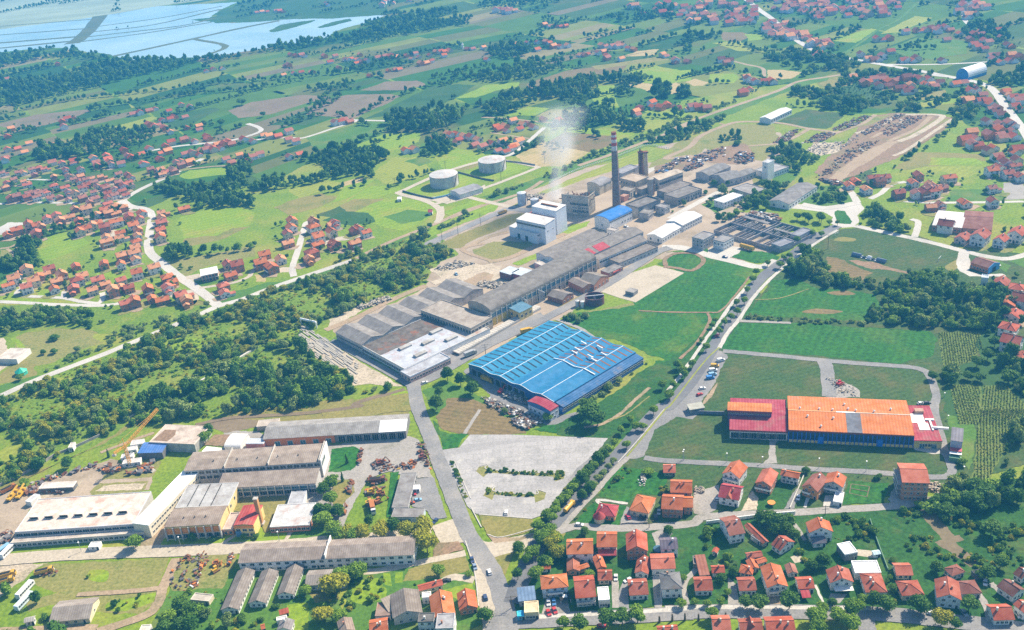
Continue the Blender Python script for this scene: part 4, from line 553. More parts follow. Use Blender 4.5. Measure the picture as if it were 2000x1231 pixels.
m=MB();tx,ty=-b.L/2+2.2,-b.D/2-.8;m.cyl(tx,ty,3.1,6.0,3.2,.05,16);b.part('turret_roof',m,M['tile'],C_CRIM)
m=MB();m.cyl(tx,ty,-.2,3.05,2.6,n=16);b.part('turret_wall',m,M['wall'],W_CREAM)
H('A 655 774 910 822 1015 615',3.5,'hip',C_ORB,W_CREAM,'cream house with orange pyramid hip roof beside the red parked car',25,chim=0)
H('A 1072 760 1355 776 1365 612',5.6,'x',C_OR,W_WHITE,'two-storey bare-brick house with orange roof and one white chimney',wmat='brick',fw=3)
H('A 1357 738 1490 742 1508 622',4.8,'x',C_ORB,W_GREY,'narrow brick side wing with lighter orange roof',wmat='brick',fw=1,chim=0)
b=H('A 1190 546 1478 554 1478 410',5.8,'x',C_OR,W_WHITE,'orange-roofed house behind the brick house with a blue-grey terrace',wmat='brick',chim=2)
m=MB();m.box(-b.L/2-1.5,b.L/2-1,-b.D/2-3.5,-b.D/2+.3,2.6,2.85);b.part('terrace_roof',m,M['sheet'],(.12,.15,.24))
H('A 1100 290 1265 290 1265 194',2.8,'x',C_SAL,W_GRN,'small green-walled cottage with orange roof by the school lawn',chim=1,fw=2)
H('B 65 300 295 366 378 208',5.6,'y',C_OR,W_WHITE,'orange half-finished gabled house with open ground floor arches',32,fw=3,chim=1,balc=('f',.5,2.9,8,1.4))
b=H('B 15 602 290 650 345 492',4.8,'x',C_CRIM,W_WHITE,'white house with crimson roof and a small front gable dormer',28,fw=2)
m=MB();z=b.h;m.prism_y([(-1.6,z+.1),(0,z+2.6),(1.6,z+.1)],-b.D/2-.5,-.6);b.part('dormer',m,M['tile'],C_SAL)
H('B 495 422 710 472 805 292',5.6,'y',C_SAL,W_WHITE,'brick-fronted house with long salmon-pink roof and white balcony',28,wmat='brick',fw=2,chim=0,balc=('f',.5,2.9,8,1.3))
H('B 820 320 1065 368 1088 300',4.8,'x',C_OR,W_WHITE,'white house with a dark diagonal outside staircase and orange roof',fw=3,chim=1)
H('B 1100 468 1310 542 1385 356',5.6,'y',(.34,.10,.06),W_ORW,'orange-walled house with brown gable roof beside the white parked car',36,fw=2,chim=1,balc=('f',.3,2.9,4,1.2))
b=H('B 1385 428 1640 482 1725 352',5.6,'y',C_OR,W_GREY,'grey-fronted house with two arched garage openings and orange roof',27,fw=2,chim=1,balc=('f',.4,2.9,7,1.2))
H('B 1510 662 1625 682 1650 545',2.6,'flat',(.76,.76,.77),W_WHITE,'white carport in front of the arched garage house',fw=0,sw=0,chim=0,rmat='sheet',cat='carport',name='carport',group='')
H('B 165 1112 375 1072 300 892',5.4,'x',(.34,.11,.07),W_WHITE,'tall white house with brown tiled roof just below the gravel lane bend',22,chim=2)
H('B 600 1216 682 1186 465 935',2.6,'y',C_BR,W_TAN,'long narrow red-roofed garden building beside the big trees',30,fw=1,sw=2,chim=0)
H('B 440 1110 560 1190 500 1090',2.4,'flat',(.17,.17,.18),W_GREY,'grey flat-roofed shed next to the long narrow red roof',fw=0,sw=0,chim=0,cat='shed',name='garden_shed',group='',rmat='sheet')
b=H('b 412 415 775 427 745 245',11.0,'x',C_SAL,W_GREY,'unfinished four-storey brick block with salmon-orange roof',16,wmat='brick',fw=4,sw=0,chim=0,group='',cat='apartment block',name='apartment_block')
for z in(2.7,5.5,8.3):
 m=MB();a,d=b.L/2-.32,b.D/2-.32;m.box(-a,a,-d,d,z,z+.3);b.part('floor_slab',m,M['conc'])
 m=MB();m.box(-a-1.9,-a,-d*.8,d*.8,z-.05,z+.2);m.box(-a-1.9,-a-1.75,-d*.8,d*.8,z+.2,z+1.1);b.part('balcony',m,M['wall'],W_GREY)
b.win('f',4,4.0,.9,1.1);b.win('f',4,6.7,.9,1.1)
H('G 1310 980 1555 937 1490 718',3.4,'y',C_OR,W_ORW,'brick gabled bungalow on a green lawn beside the road',30,wmat='brick',fw=2,chim=2)
H('G 960 1090 1265 1032 1190 742',4.6,'y',C_ORB,W_WHITE,'large house with red left slope and orange right slope near the lawn',30,chim=2)
H('G 785 725 1105 642 1085 580',3.0,'x',C_RD,W_CREAM,'long low red-roofed house beside the pale garden lane',chim=1)
H('G 768 1128 975 1120 950 1006',6.0,'flat',(.11,.105,.10),W_WHITE,'dark grey flat-roofed block beside the light flat roof',chim=1)
H('G 1000 1215 1235 1205 1205 1012',6.8,'flat',(.36,.36,.38),W_WHITE,'tall block with light grey flat roof and white parapet',chim=1)
H('G 445 1080 835 1000 790 700',4.6,'y',(.25,.21,.18),W_GREY,'large grey-brown fibre-roofed gabled hall between small houses',22,rmat='fibre',fw=2,chim=0,cat='workshop',name='workshop',group='')
H('G 392 1000 600 905 515 752',3.6,'shed',(.40,.34,.27),W_GREY,'pale fibre-roofed lean-to left of the grey-brown hall',rmat='fibre',fw=0,sw=0,chim=0,cat='workshop',name='workshop',group='')
H('G 215 1052 415 1040 380 866',3.4,'flat',(.28,.19,.15),W_GREY,'low building with brown flat roof above an orange roof',chim=0,rmat='rusty')
H('G 145 1290 390 1250 362 1105',4.2,'x',C_OR,W_WHITE,'orange-roofed house cut by the lower picture edge, below the brown flat roof',chim=2)
H('G 825 812 940 800 925 732',4.0,'flat',(.76,.74,.7),W_WHITE,'small white cube house beside the two-tone roof',chim=0,fw=1)
H('H 865 1235 1055 1232 1035 1100',3.4,'y',(.27,.25,.25),W_WHITE,'grey-roofed small house in the gardens below the barracks',rmat='fibre',fw=1)
H('H 865 1112 1000 1082 992 1038',2.8,'flat',(.7,.68,.64),W_WHITE,'small white flat-roofed shed in the gardens below the barracks',fw=0,sw=0,chim=0,cat='shed',name='garden_shed',group='')
H('H 1690 1290 1890 1230 1850 1062',3.6,'y',(.30,.22,.17),W_ORW,'brown-roofed house at the lower picture edge left of the brown flat roof',rmat='fibre')
H('H 665 1225 722 1208 700 1160',2.3,'x',C_OR,W_TAN,'tiny orange-roofed hut at the lower picture edge',fw=0,sw=0,chim=0,cat='hut',name='garden_hut',group='')
H('H 905 1036 1030 1000 1000 965',2.4,'shed',C_RD,W_TAN,'small red sheet-roofed hen house in the vegetable garden',fw=0,sw=0,chim=0,cat='hut',name='garden_hut',group='')
for s,lab in(('H 135 972 375 965 595 452','leftmost of the three parallel white barracks with grey-brown roofs'),('H 495 886 730 880 905 462','middle one of the three parallel white barracks with grey-brown roofs'),('H 865 776 1090 770 1222 390','rightmost and shortest-fronted of the three parallel white barracks')):
 b=H(s,3.0,'y',(.25,.215,.19),W_WHITE,lab,24,rmat='fibre',fw=2,sw=9,chim=0,group='parallel barracks',cat='barrack',name='barrack')
H('H 1230 655 1760 622 1790 482',3.6,'x',(.30,.26,.23),W_GREY,'short grey-roofed barrack partly hidden by a round green tree',18,rmat='fibre',group='',cat='barrack',name='barrack',fw=3,chim=0)
P=pts('H 360 362|G 722 252 715 80');b=Bld('office_block','long two-storey white block with ribbed brown roof and rows of dark windows','office block',P[0],P[1],P[2],6.0,'R',16)
b.walls('wall',W_WHITE,.4,None,'gable').gable('fibre',(.33,.27,.23));b.win('f',20,.9,2.0,1.3);b.win('f',20,3.8,2.0,1.3);b.win('r',2,3.8,1.2,1.3);b.win('r',2,.9,1.2,1.3);b.door('f',.45)
m=MB();m.box(-.25,.25,-b.D/2-.1,b.D/2+.1,6.0,6+b.D/2*math.tan(R(16))+.5);b.part('fire_wall',m,M['wall'],W_WHITE)
H('7 272 1190 500 1166 548 1078',3.0,'x',(.36,.31,.27),W_CREAM,'long low shed with grey fibre roof in the lower left meadow',20,rmat='fibre',fw=3,sw=1,chim=0,cat='shed',name='storage_shed',group='')
H('7 132 1192 190 1180 212 1152',2.8,'x',(.45,.42,.38),W_WHITE,'little white hut left of the long low meadow shed',rmat='fibre',fw=1,sw=1,chim=0,cat='hut',name='garden_hut',group='')
H('7 1062 1062 1165 1072 1180 1032',2.5,'flat',(.50,.45,.38),W_CREAM,'low pale flat-roofed hut above the bushy garden trees',fw=0,sw=0,chim=0,cat='hut',name='garden_hut',group='')
H('7 775 1240 830 1236 842 1200',2.5,'flat',(.6,.57,.5),W_WHITE,'white flat-roofed hut at the lower edge beside the dirt road',fw=0,sw=0,chim=0,cat='hut',name='garden_hut',group='')
H('7 492 770 550 766 558 738',2.4,'flat',(.74,.73,.7),W_WHITE,'white container cabin on the lawn before the white hall',fw=1,sw=0,chim=0,cat='cabin',name='cabin',group='')
H('4 378 -1000 400 -1000 400 -1010',2,'flat',C_OR,W_WHITE,'x')if False else None
# factories, halls, tanks
def ind(name,label,cat,spec,h,kind='flat',rc=C_GREY,wc=W_GREY,pitch=14,wmat='grime',rmat=None,rise=3,form='C',group=None,par=.45,win=(),pc=None,ridge='x',inset=.2,hc=None):
 P=pts(spec);b=Bld(name,label,cat,P[0],P[1],P[2],h,form,pitch,group,hc)
 if kind=='gable':b.walls(wmat,wc,inset,None,'gable',ridge=ridge).gable(rmat or 'fibre',rc,ridge)
 elif kind=='shed':b.walls(wmat,wc,inset).shed(rise,rmat or 'sheet',rc)
 elif kind=='arch':
  b.walls(wmat,wc,inset).arch(rise,rmat or 'fibre',rc)
  m=MB();pr=[(y*.985,z-.3)for y,z in b.arc]
  for x0,x1 in((-b.L/2+.25,-b.L/2+.5),(b.L/2-.5,b.L/2-.25)):m.prism_x(pr[::-1],x0,x1)
  b.part('gable_end',m,M[wmat],wc)
 else:b.walls(wmat,wc,.03).flat(rmat or 'flat',rc,par,pc)
 for a in win:b.win(*a)
 return b
b=ind('factory_hall','very long factory hall with grey barrel roof and tall side glazing','factory hall','5 880 600 1470 298 762 548',11,'arch',(.215,.195,.175),W_TAN,rise=4.2)
b.win('f',22,6.2,4.4,3.2,0.0,1.0,'blueglass','frame');b.win('f',9,1.5,3.2,2.6,.4,1.0,'dark','frame')
m=win_mesh(5.5,5.4,'glass','frame')
for t in(.035,.085,.13):
 p,rz=b.at('f',t,.05);mb=MB();mb.box(-2.6,2.6,-.12,.02,0,5.4);link('gate',mb.mesh('gate',M['paint']),b.o,p,rz,color=(.72,.50,.06))
for k in range(23):
 p,rz=b.at('f',k/22,0);mb=MB();mb.box(-.3,.3,-.5,.02,0,10.6);link('buttress',mb.mesh('buttress',M['conc']),b.o,p,rz)
def pipes(b,side,t,n,h):
 for k in range(n):
  p,rz=b.at(side,t+.012*k,0);mb=MB();mb.bar((0,-1.4,0),(0,-1.4,h-k),.5,0,8);mb.bar((0,-1.4,h-k),(0,0,h-k),.5,0,8);link('duct',mb.mesh('duct',M['steel']),b.o,p,rz)
pipes(b,'f',.42,5,10);pipes(b,'f',.29,2,8)
P=pts('5 160 785 840 468 18 710');b=Bld('weaving_hall','low hall with six side-by-side ridges striping its grey roof light and dark','factory hall',*P,6.0,'C',14)
b.walls('grime',W_GREY,.2,5.9);n=6;wv=b.L/n;t=math.tan(R(17))
for k in range(n):
 x0=-b.L/2+k*wv;xm,x1=x0+wv/2,x0+wv;z=6+wv/2*t;mb=MB();d=b.D/2
 mb.prism_y([(x0,5.9),(x0,6.0),(xm,z),(x1,6.0),(x1,5.9),(xm,z-.2)],-d,d)
 r_=b.part('roof',mb,M['fibre'],(.27,.25,.235))
 m2=MB();m2.prism_y([(x0+.3,5.7),(xm,z-.4),(x1-.3,5.7)],-d+.25,d-.25);part('gable_infill',m2,M['grime'],r_,color=(.4,.38,.35))
b.win('l',16,2.6,2.2,1.4,.03,.97)
P=pts('5 160 787 400 918 872 690');b=Bld('flat_works','big low building with dark felt strip and bluish-white flat roof and rooflights','factory building',*P,5.0)
b.walls('wall',W_WHITE,.03);a,d=b.L/2,b.D/2
mb=MB();mb.box(-a+.3,-a*.12,-d+.3,d*.55,4.7,5.05);b.part('roof',mb,M['rusty'],(.115,.095,.08))
mb=MB();mb.box(-a*.12,a-.3,-d+.3,d*.45,4.7,5.0);b.roof=b.part('roof',mb,M['rusty'],(.48,.51,.57))
mb=MB();mb.box(-a*.12,a-.3,d*.45,d-.3,4.7,4.98);b.part('roof',mb,M['rusty'],(.47,.44,.40))
mb=MB();mb.box(-a+.3,-a*.12,d*.55,d-.3,4.7,5.0);b.part('roof',mb,M['flat'],(.16,.15,.14))
mb=MB();z=5.35
for q in((-a,a,-d,-d+.35),(-a,a,d-.35,d),(-a,-a+.35,-d+.35,d-.35),(a-.35,a,-d+.35,d-.35)):mb.box(*q,4.6,z)
b.part('parapet',mb,M['wall'],(.62,.6,.57))
b.wi=.03;b.win('f',24,1.2,1.5,1.9,.02,.98);b.win('r',14,2.0,2.0,1.4,.02,.4)
for s in('5 402 790','5 575 702','5 530 762','5 488 830','5 660 742'):
 q=G(pts(s)[0],6);o=Vector((q[0],q[1],0))-b.o.location;ca_,sa_=math.cos(-b.o.rotation_euler.z),math.sin(-b.o.rotation_euler.z)
 x,y=o.x*ca_-o.y*sa_,o.x*sa_+o.y*ca_;mb=MB();mb.prism_y([(x-1.8,4.9),(x+1.8,4.9),(x+1.8,6.2),(x,6.6),(x-1.8,6.2)],y-4.5,y+4.5);b.part('rooflight',mb,M['flat'],(.45,.44,.42))
ind('office_building','pink-walled corner office with low flat roof beside the factory street','office','5 378 932 432 962 640 846',4.6,'flat',(.46,.48,.53),(.66,.42,.36),win=(('f',3,1.2,1.6,2),('r',14,1.5,1.4,1.6)))
ind('factory_annex','two-storey tan annex with flat dusty roof leaning on the barrel-roofed hall','factory building','5 490 590 770 692 890 628',9,'flat',(.36,.31,.26),W_TAN,win=(('f',18,4.8,1.8,2.4),('f',18,1,1.8,2.2),('r',6,4.8,2.6,2.4)),pc=(.42,.38,.33))
ind('blue_roof_annex','small yellow annex with blue sheet roof by the long hall','annex','5 1042 604 1115 567 1060 540',6.5,'shed',(.10,.24,.36),W_YEL,rise=1,win=(('f',3,2.2,2,2),('l',2,2.2,2,2)))
ind('brick_shed','brick shed with grey gabled roof beside the rails, nearest the rusty tank','shed','5 1282 532 1345 494 1265 466',4,'gable',(.26,.22,.19),W_ORW,20,'brick',ridge='y',win=(('f',3,1,1.2,1.5),('r',4,1,1.2,1.5)))
ind('brick_shed','brick shed with a hole torn in its grey roof','shed','g 1255 1215 1390 1160 1160 1085',5,'gable',(.27,.22,.19),W_ORW,18,'brick',ridge='y',win=(('f',2,1,1.2,1.5),))
ind('brick_shed','brick gabled shed with four small arched openings beside the rails','shed','g 1400 1178 1592 1058 1420 985',5,'gable',(.25,.22,.19),W_ORW,20,'brick',ridge='y',win=(('f',4,1.2,1.2,1.6),))
ind('brick_shed','low brick shed with flat grey roof beside the red wagon','shed','g 1590 1024 1775 935 1690 890',3.6,'flat',(.22,.20,.19),W_ORW,wmat='brick',par=.15,win=(('f',4,1,1.2,1.3),))
ind('spinning_hall','long grey-roofed hall with white window wall right of the barrel-roofed hall','factory hall','5 1487 310 1757 197 1690 160',7,'gable',(.25,.22,.20),W_WHITE,14,win=(('f',18,4.2,2.2,1.4),('l',2,2,2,2)))
b=ind('spinning_hall','long grey hall with a crimson patch at the near end of its roof','factory hall','5 1440 283 1735 152 1640 128',10,'gable',(.24,.215,.195),W_GREY,14,win=(('f',20,7.8,1.8,1.2),))
m=MB();t=math.tan(b.pitch);d=b.D/2;x0=-b.L/2
for q0,q1 in((.02,.10),(.16,.36)):m.prism_x([(-d-.02,10.0),(-.3,10.03+d*t),(-.3,10.1+d*t),(-d-.02,10.1)][::-1],x0+b.L*q0,x0+b.L*q1)
b.part('roof_patch',m,M['sheet'],(.46,.025,.05))
ind('roofless_store','store with bare rubble-strewn flat top beside the factory street','store','5 1600 328 1815 236 1765 202',4.5,'flat',(.20,.17,.15),W_GREY,win=(('f',10,1.4,1.6,1.4),))
P=pts('g 890 848 1590 522 1395 424');b=Bld('twin_hall','white-walled hall with twin grey roofs behind the barrel-roofed hall','factory hall',*P,8,'C',13)
b.walls('wall',W_WHITE,.2,7.9);t=math.tan(b.pitch);d=b.D/2
for y0,y1 in((-d,0),(0,d)):
 mb=MB();ym=(y0+y1)/2;z=8+d/2*t;mb.prism_x([(y0,8),(ym,z),(y1,8),(y1,7.8),(ym,z-.2),(y0,7.8)][::-1],-b.L/2,b.L/2);r_=b.part('roof',mb,M['fibre'],(.245,.22,.20))
 m2=MB();m2.prism_x([(y0+.3,7.6),(ym,z-.4),(y1-.3,7.6)][::-1],-b.L/2+.25,b.L/2-.25);part('gable_infill',m2,M['wall'],r_,color=W_WHITE)
b.win('f',9,1.5,1.3,5,.45,.98,'glass','frame');b.win('f',8,3,1.2,1.2,.03,.42)
ind('white_store','low flat white store between the twin-roofed hall and the red-walled sheds','store','g 622 888 740 940 888 870',5,'flat',(.55,.50,.45),W_PINK,win=(('f',1,.2,2.4,2.8),))
ind('red_shed','left dark red walled shed with pale blue roof','shed','g 168 1000 310 1042 395 957',6,'flat',(.56,.62,.68),(.24,.06,.055),par=.1)
ind('red_shed','right crimson walled shed with pale blue roof','shed','g 315 1018 465 1058 600 985',6,'flat',(.56,.62,.68),(.40,.04,.045),par=.1)
ind('white_mill','lowest front block of the white stepped mill, with open doors','mill','g 290 412 660 518 790 455',9,'shed',(.74,.73,.72),(.66,.72,.80),wmat='wall',rise=.8,win=(('f',2,.2,3,4.5,.2,.75,'dark'),('r',5,6.8,2,1)))
ind('white_mill','middle block of the white stepped mill with a dark ribbon window','mill','g 385 318 760 398 915 328',17,'shed',(.74,.73,.72),(.66,.72,.80),wmat='wall',rise=.8,win=(('f',8,13.2,4.4,1.6),('r',2,10,1,1)))
ind('white_mill','red stair block wedged between the white mill blocks','mill','g 552 240 872 305 978 290',15,'flat',(.36,.09,.07),(.50,.05,.045),wmat='wall',par=.1,win=(('r',2,5,1,1),))
b=ind('white_mill','tallest rear block of the white stepped mill beside the smoke','mill','g 585 152 905 217 1060 150',21,'shed',(.76,.75,.74),(.68,.73,.80),wmat='wall',rise=.8)
m=MB();m.box(-b.L*.3,b.L*.35,-.8,.8,21.2,22.3);b.part('ridge_vent',m,M['rust'])
b=ind('blue_roof_hall','white hall with bright blue curved roof below the tall chimney','hall','g 1600 352 1897 212 1400 298',9,'arch',(.015,.20,.62),W_WHITE,wmat='wall',rmat='sheet',rise=2.8,win=(('f',16,7.2,1.7,1.0),('f',4,2.4,1.2,1.6,.5,1.),('l',1,3,1.2,1.6)))
ind('entrance_annex','small white flat-roofed annex below the bright blue roof','annex','g 1562 456 1668 478 1690 440',5.5,'flat',(.45,.40,.36),W_WHITE,wmat='wall',win=(('f',3,1,1.2,1.6),))
P=pts('a 108 918 455 952 775 905');b=Bld('ruined_boiler_house','burnt-out grey factory ruin with broken walls left of the tall chimney','ruin',*P,18)
a,d=b.L/2,b.D/2;b.wi=0.0;mb=MB();rr=random.Random(3)
mb.box(-a,a,-d,-d+.5,-.2,17.5);mb.box(-a,-a+.5,-d+.5,d,-.2,15)
for k in range(16):mb.box(-a+.5+(2*a-1)*k/16,-a+.5+(2*a-1)*(k+1)/16,d-.5,d,-.2,12+rr.uniform(-5,4))
b.part('wall',mb,M['grime'],(.44,.40,.34))
mb=MB()
for k in range(11):mb.box(a-.6,a,-d+.5+(2*d-1.2)*k/10,-d+1.2+(2*d-1.2)*k/10,-.2,17.2-rr.uniform(0,3))
for z in(3.2,6.6,10,13.4,16.6):mb.box(a-.55,a-.05,-d+.5,d,z,z+.7)
b.part('concrete_frame',mb,M['grime'],(.52,.45,.34))
mb=MB();mb.box(-a+.6,a-.8,-d+.6,d-.6,12.4,12.9);b.part('collapsed_roof',mb,M['flat'],(.10,.085,.07))
mb=MB()
for k in range(60):
 x,y=rr.uniform(-a+2,a-2),rr.uniform(-d+2,d-2);mb.bar((x,y,12.7),(x+rr.uniform(-5,5),y+rr.uniform(-5,5),13+rr.uniform(.3,3.5)),rr.uniform(.15,.5))
b.part('debris',mb,M['rust'])
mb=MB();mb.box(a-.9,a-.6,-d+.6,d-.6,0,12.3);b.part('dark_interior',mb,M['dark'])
b.win('f',12,8.4,1.3,2.4,.3,.98,'dark');b.win('f',7,5.6,1.3,1.5,.4,.98);b.win('f',9,2,1.4,2.4,.4,.98,'dark')
mb=MB();mb.box(-a-6,-a,-d+3,d-4,-.2,7);b.part('side_block',mb,M['grime'],(.38,.36,.33))
base=(1204.6,403.5);q=G(base);hc_=height_of(base,259);ch=thing('factory_chimney','tall slender brick chimney with red and white bands near its top','chimney',(q[0],q[1],0))
r0,r1=3.75,2.1
def rad(z):return r0+(r1-r0)*z/hc_
mb=MB();z1=hc_*.765;mb.cyl(0,0,-.5,z1,r0,rad(z1),28);part('shaft',mb,M['grime'],ch,color=(.23,.165,.14))
for k in range(18):
 mb=MB();z=z1*(k+.5)/18;mb.cyl(0,0,z,z+.25,rad(z)+.07,rad(z)+.07,28);part('band',mb,M['rust'],ch)
bands=[(.765,.83,(.62,.60,.58)),(.83,.872,(.50,.06,.04)),(.872,.914,(.64,.62,.6)),(.914,.944,(.50,.06,.04)),(.944,.972,(.64,.62,.6)),(.972,1.0,(.46,.07,.05))]
for lo,hi,c in bands:
 mb=MB();mb.cyl(0,0,hc_*lo,hc_*hi,rad(hc_*lo),rad(hc_*hi),28);part('painted_band',mb,M['wall'],ch,color=c)
mb=MB();mb.cyl(0,0,hc_,hc_+.5,r1+.15,r1+.15,24);part('rim',mb,M['rust'],ch)
mb=MB();mb.bar((r0+.1,0,0),(r1+.25,0,hc_-1),.12);part('ladder',mb,M['rust'],ch)
base=pts('a 1150 690')[0];q=G(base);ht=height_of(base,pts('a 1125 325')[0][1]);t_=thing('rusty_tower','rusty lattice process tower strapped to a pale concrete stack','tower',(q[0],q[1],0))
mb=MB()
for sx in(-2,2):
 for sy in(-2,2):mb.bar((sx,sy,-.3),(sx,sy,ht*.86),.3)
for k in range(12):
 z=ht*.86*k/12;z2=ht*.86*(k+1)/12
 for p,r in(((-2,-2),(2,-2)),((2,-2),(2,2)),((2,2),(-2,2)),((-2,2),(-2,-2))):mb.bar((*p,z),(*r,z2),.18);mb.bar((*p,z2),(*r,z2),.22)
part('lattice',mb,M['rust'],t_)
mb=MB();mb.cyl(0,0,-.3,ht*.9,1.5,1.3,12);mb.cyl(-.6,0,ht*.86,ht,1.0,.3,8);part('vessel',mb,M['rust'],t_)
mb=MB();mb.cyl(4.3,-2.0,-.3,ht*.84,2.1,1.7,16);part('stack',mb,M['grime'],t_,color=(.55,.43,.29))
mb=MB();mb.box(-3,6.5,-4.4,3,ht*.84,ht*.84+.3);mb.box(-3,6.5,-4.4,-4.25,ht*.84,ht*.84+1.2);part('platform',mb,M['rust'],t_)
ind('vaulted_store','long pale store with low grey vault behind the ruin','store','a 605 832 765 757 432 800',8,'arch',(.34,.33,.34),W_CREAM,rise=3)
ind('flat_store','long flat grey-roofed store behind the chimney','store','a 905 665 1125 570 860 600',6,'flat',(.30,.29,.31),W_GREY)
ind('tan_mill','tan flat-roofed mill at the foot of the rusty tower','mill','a 872 722 1076 772 1192 690',10,'flat',(.46,.36,.26),(.55,.45,.32),win=(('f',6,6,1.5,1.6),('r',3,2,1.6,2)))
ind('tan_mill','lower tan block with brown roof right of the tall chimney','mill','a 868 872 1000 892 1078 850',7,'flat',(.30,.25,.20),(.50,.42,.32),win=(('r',2,1,1.6,4),))
ind('concrete_store','grimy flat store beside the round concrete silo','store','a 1085 852 1150 872 1312 800',6,'flat',(.30,.25,.21),(.42,.38,.32))
ind('brick_pump_house','small red brick block at the foot of the tall chimney','pump house','a 866 950 925 962 965 925',5,'flat',(.42,.22,.14),W_ORW,wmat='brick',par=.1)
ind('striped_hall','beige hall with a long dark ribbon window and stained roof','factory hall','a 1380 748 1692 640 1590 598',9,'gable',(.60,.50,.38),(.62,.54,.44),12,win=(('f',12,4,2.2,2.2),('l',2,3,1.4,2)))
ind('derelict_block','derelict grey block with gaping roof, right of the round silo','ruin','a 1622 985 1938 862 1750 815',7,'flat',(.19,.17,.155),(.42,.38,.34),win=(('f',10,3,1.8,2.2,0,1,'dark'),('f',6,.6,2.2,2,0,1,'dark')))
ind('derelict_block','derelict roofless hall with concrete beams above the bright blue roof','ruin','a 1110 1118 1400 1005 1262 942',8,'flat',(.17,.155,.145),(.38,.36,.33),par=1.2,win=(('f',12,2.4,1.6,2.4,0,1,'dark'),))
ind('derelict_block','small grey cube block below the derelict roofless hall','ruin','a 1332 1085 1450 1112 1502 1072',6,'flat',(.30,.28,.27),(.50,.48,.45),win=(('f',2,3,1.6,1.6),('r',2,3,1.6,1.6)))
ind('derelict_block','low grey block right behind the bright blue roof','ruin','a 1120 1172 1240 1188 1352 1140',6,'flat',(.25,.23,.21),(.46,.43,.4),win=(('r',4,2,1.6,2.2,0,1,'dark'),))
ind('derelict_block','long flat shed with weeds and rubble on its roof beside the striped hall','ruin','a 1500 920 1810 790 1700 735',5,'flat',(.20,.165,.14),(.34,.31,.28))
for s,lab in(('3 330 1010 435 984 375 948','left grey gabled workshop behind the chimney works'),('3 430 985 508 956 475 932','right grey gabled workshop with a white front'),('3 243 982 365 930 320 900','grey gabled workshop farthest back by the wrecked cars')):
 ind('workshop',lab,'workshop',s,6,'gable',(.24,.225,.215),W_GREY,16,win=(('f',4,2,1.6,1.6),))
b=ind('white_tower','white square tower block beside the grey workshops','tower','3 540 906 572 912 590 892',17,'flat',(.6,.6,.62),W_WHITE,wmat='wall',win=(('f',1,12,1.4,1.6),))
ind('tower_wing','low white wing with grey roof right of the white square tower','office','3 582 972 688 932 640 896',5,'flat',(.34,.33,.33),W_WHITE,wmat='wall',win=(('f',8,1.6,1.6,1.4),))
ind('low_store','low flat grey store among trees beside the works street','store','3 370 1052 478 1086 530 1046',4,'flat',(.30,.28,.27),W_GREY)
ind('white_barrack','white flat-roofed two-storey block alone on a green lawn','barrack','3 270 1116 325 1132 412 1084',6,'flat',(.78,.78,.78),W_WHITE,wmat='wall',rmat='sheet',par=.1,win=(('r',6,3.8,1.4,1.2),('r',6,1,1.4,1.2),('f',2,3.8,1.2,1.2)))
ind('canteen','long white building with grey roof by the tree-filled triangle','canteen','3 690 1142 848 1040 792 1016',5,'gable',(.25,.235,.23),W_WHITE,14,'wall',form='R',win=(('f',10,1.4,2.2,1.8),('l',2,1.4,1.6,1.8)))
ind('white_hall','near section of the long white gabled hall beside the factory street','hall','5 1838 187 1950 122 1795 142',5,'gable',(.74,.74,.74),W_WHITE,14,'wall','sheet',win=(('f',8,1.5,1.4,1.6),('l',2,1.4,1.4,2)))
ind('white_hall','far taller section of the long white gabled hall beside the factory street','hall','6 95 116 206 60 30 78',6,'gable',(.76,.76,.76),W_WHITE,14,'wall','sheet',win=(('f',8,3.6,1.4,1.2),('f',8,1,1.4,1.2)))
ind('far_hangar','isolated long white hangar with pale roof on the far meadow','hangar','3 588 667 706 612 540 650',5.5,'gable',(.78,.78,.78),W_WHITE,14,'wall','sheet',win=(('f',9,2,2.4,2),))
b=ind('barrel_hall','white barrel-roofed sports hall with bright blue ends by the far main road','sports hall','3 1690 432 1794 400 1606 425',3.5,'arch',(.82,.82,.82),(.03,.22,.60),wmat='paint',rmat='paint',rise=9)
ind('gatehouse_block','grey three-storey block beside the white depot office','office','6 147 182 210 198 262 160',9,'flat',(.28,.27,.27),W_GREY,win=(('f',3,6,1.4,1.4),('f',3,3,1.4,1.4),('r',4,6,1.4,1.4),('r',4,3,1.4,1.4)))
ind('depot_office','white two-storey depot office with grey flat roof on the pale lot','office','6 265 196 325 212 374 180',7,'flat',(.27,.26,.26),W_WHITE,wmat='wall',win=(('f',3,4,1.4,1.4),('r',4,4,1.4,1.4),('r',4,1,1.4,1.4)))
P=pts('6 268 140 640 250 822 145');b=Bld('roofless_works','sprawling roofless ruin, a grid of low grey walls beside the avenue','ruin',*P,3.2)
a,d=b.L/2,b.D/2;mb=MB()
for q in((-a,a,-d,-d+.4),(-a,a,d-.4,d),(-a,-a+.4,-d,d),(a-.4,a,-d,d),(-a,a,-d*.1,-d*.1+.5),(-.3,.3,-d,d)):mb.box(q[0]+rr.uniform(0,.03),q[1]-rr.uniform(0,.03),q[2]+rr.uniform(0,.03),q[3]-rr.uniform(0,.03),-.2,rr.uniform(2.8,3.4))
b.part('wall',mb,M['grime'],(.36,.35,.36))
for k in range(44):
 x=-a+2*a*(k+.5)/44;y0,y1=rr.choice([(-d,-.15*d),(0,d*.95),(0,d*.55)])
 mb=MB();mb.box(x-.2,x+.2,y0+.5,y1-.5,-.2,rr.uniform(1.6,3.0));b.part('cell_wall',mb,M['grime'],rr.choice([(.30,.29,.30),(.40,.37,.35)]))
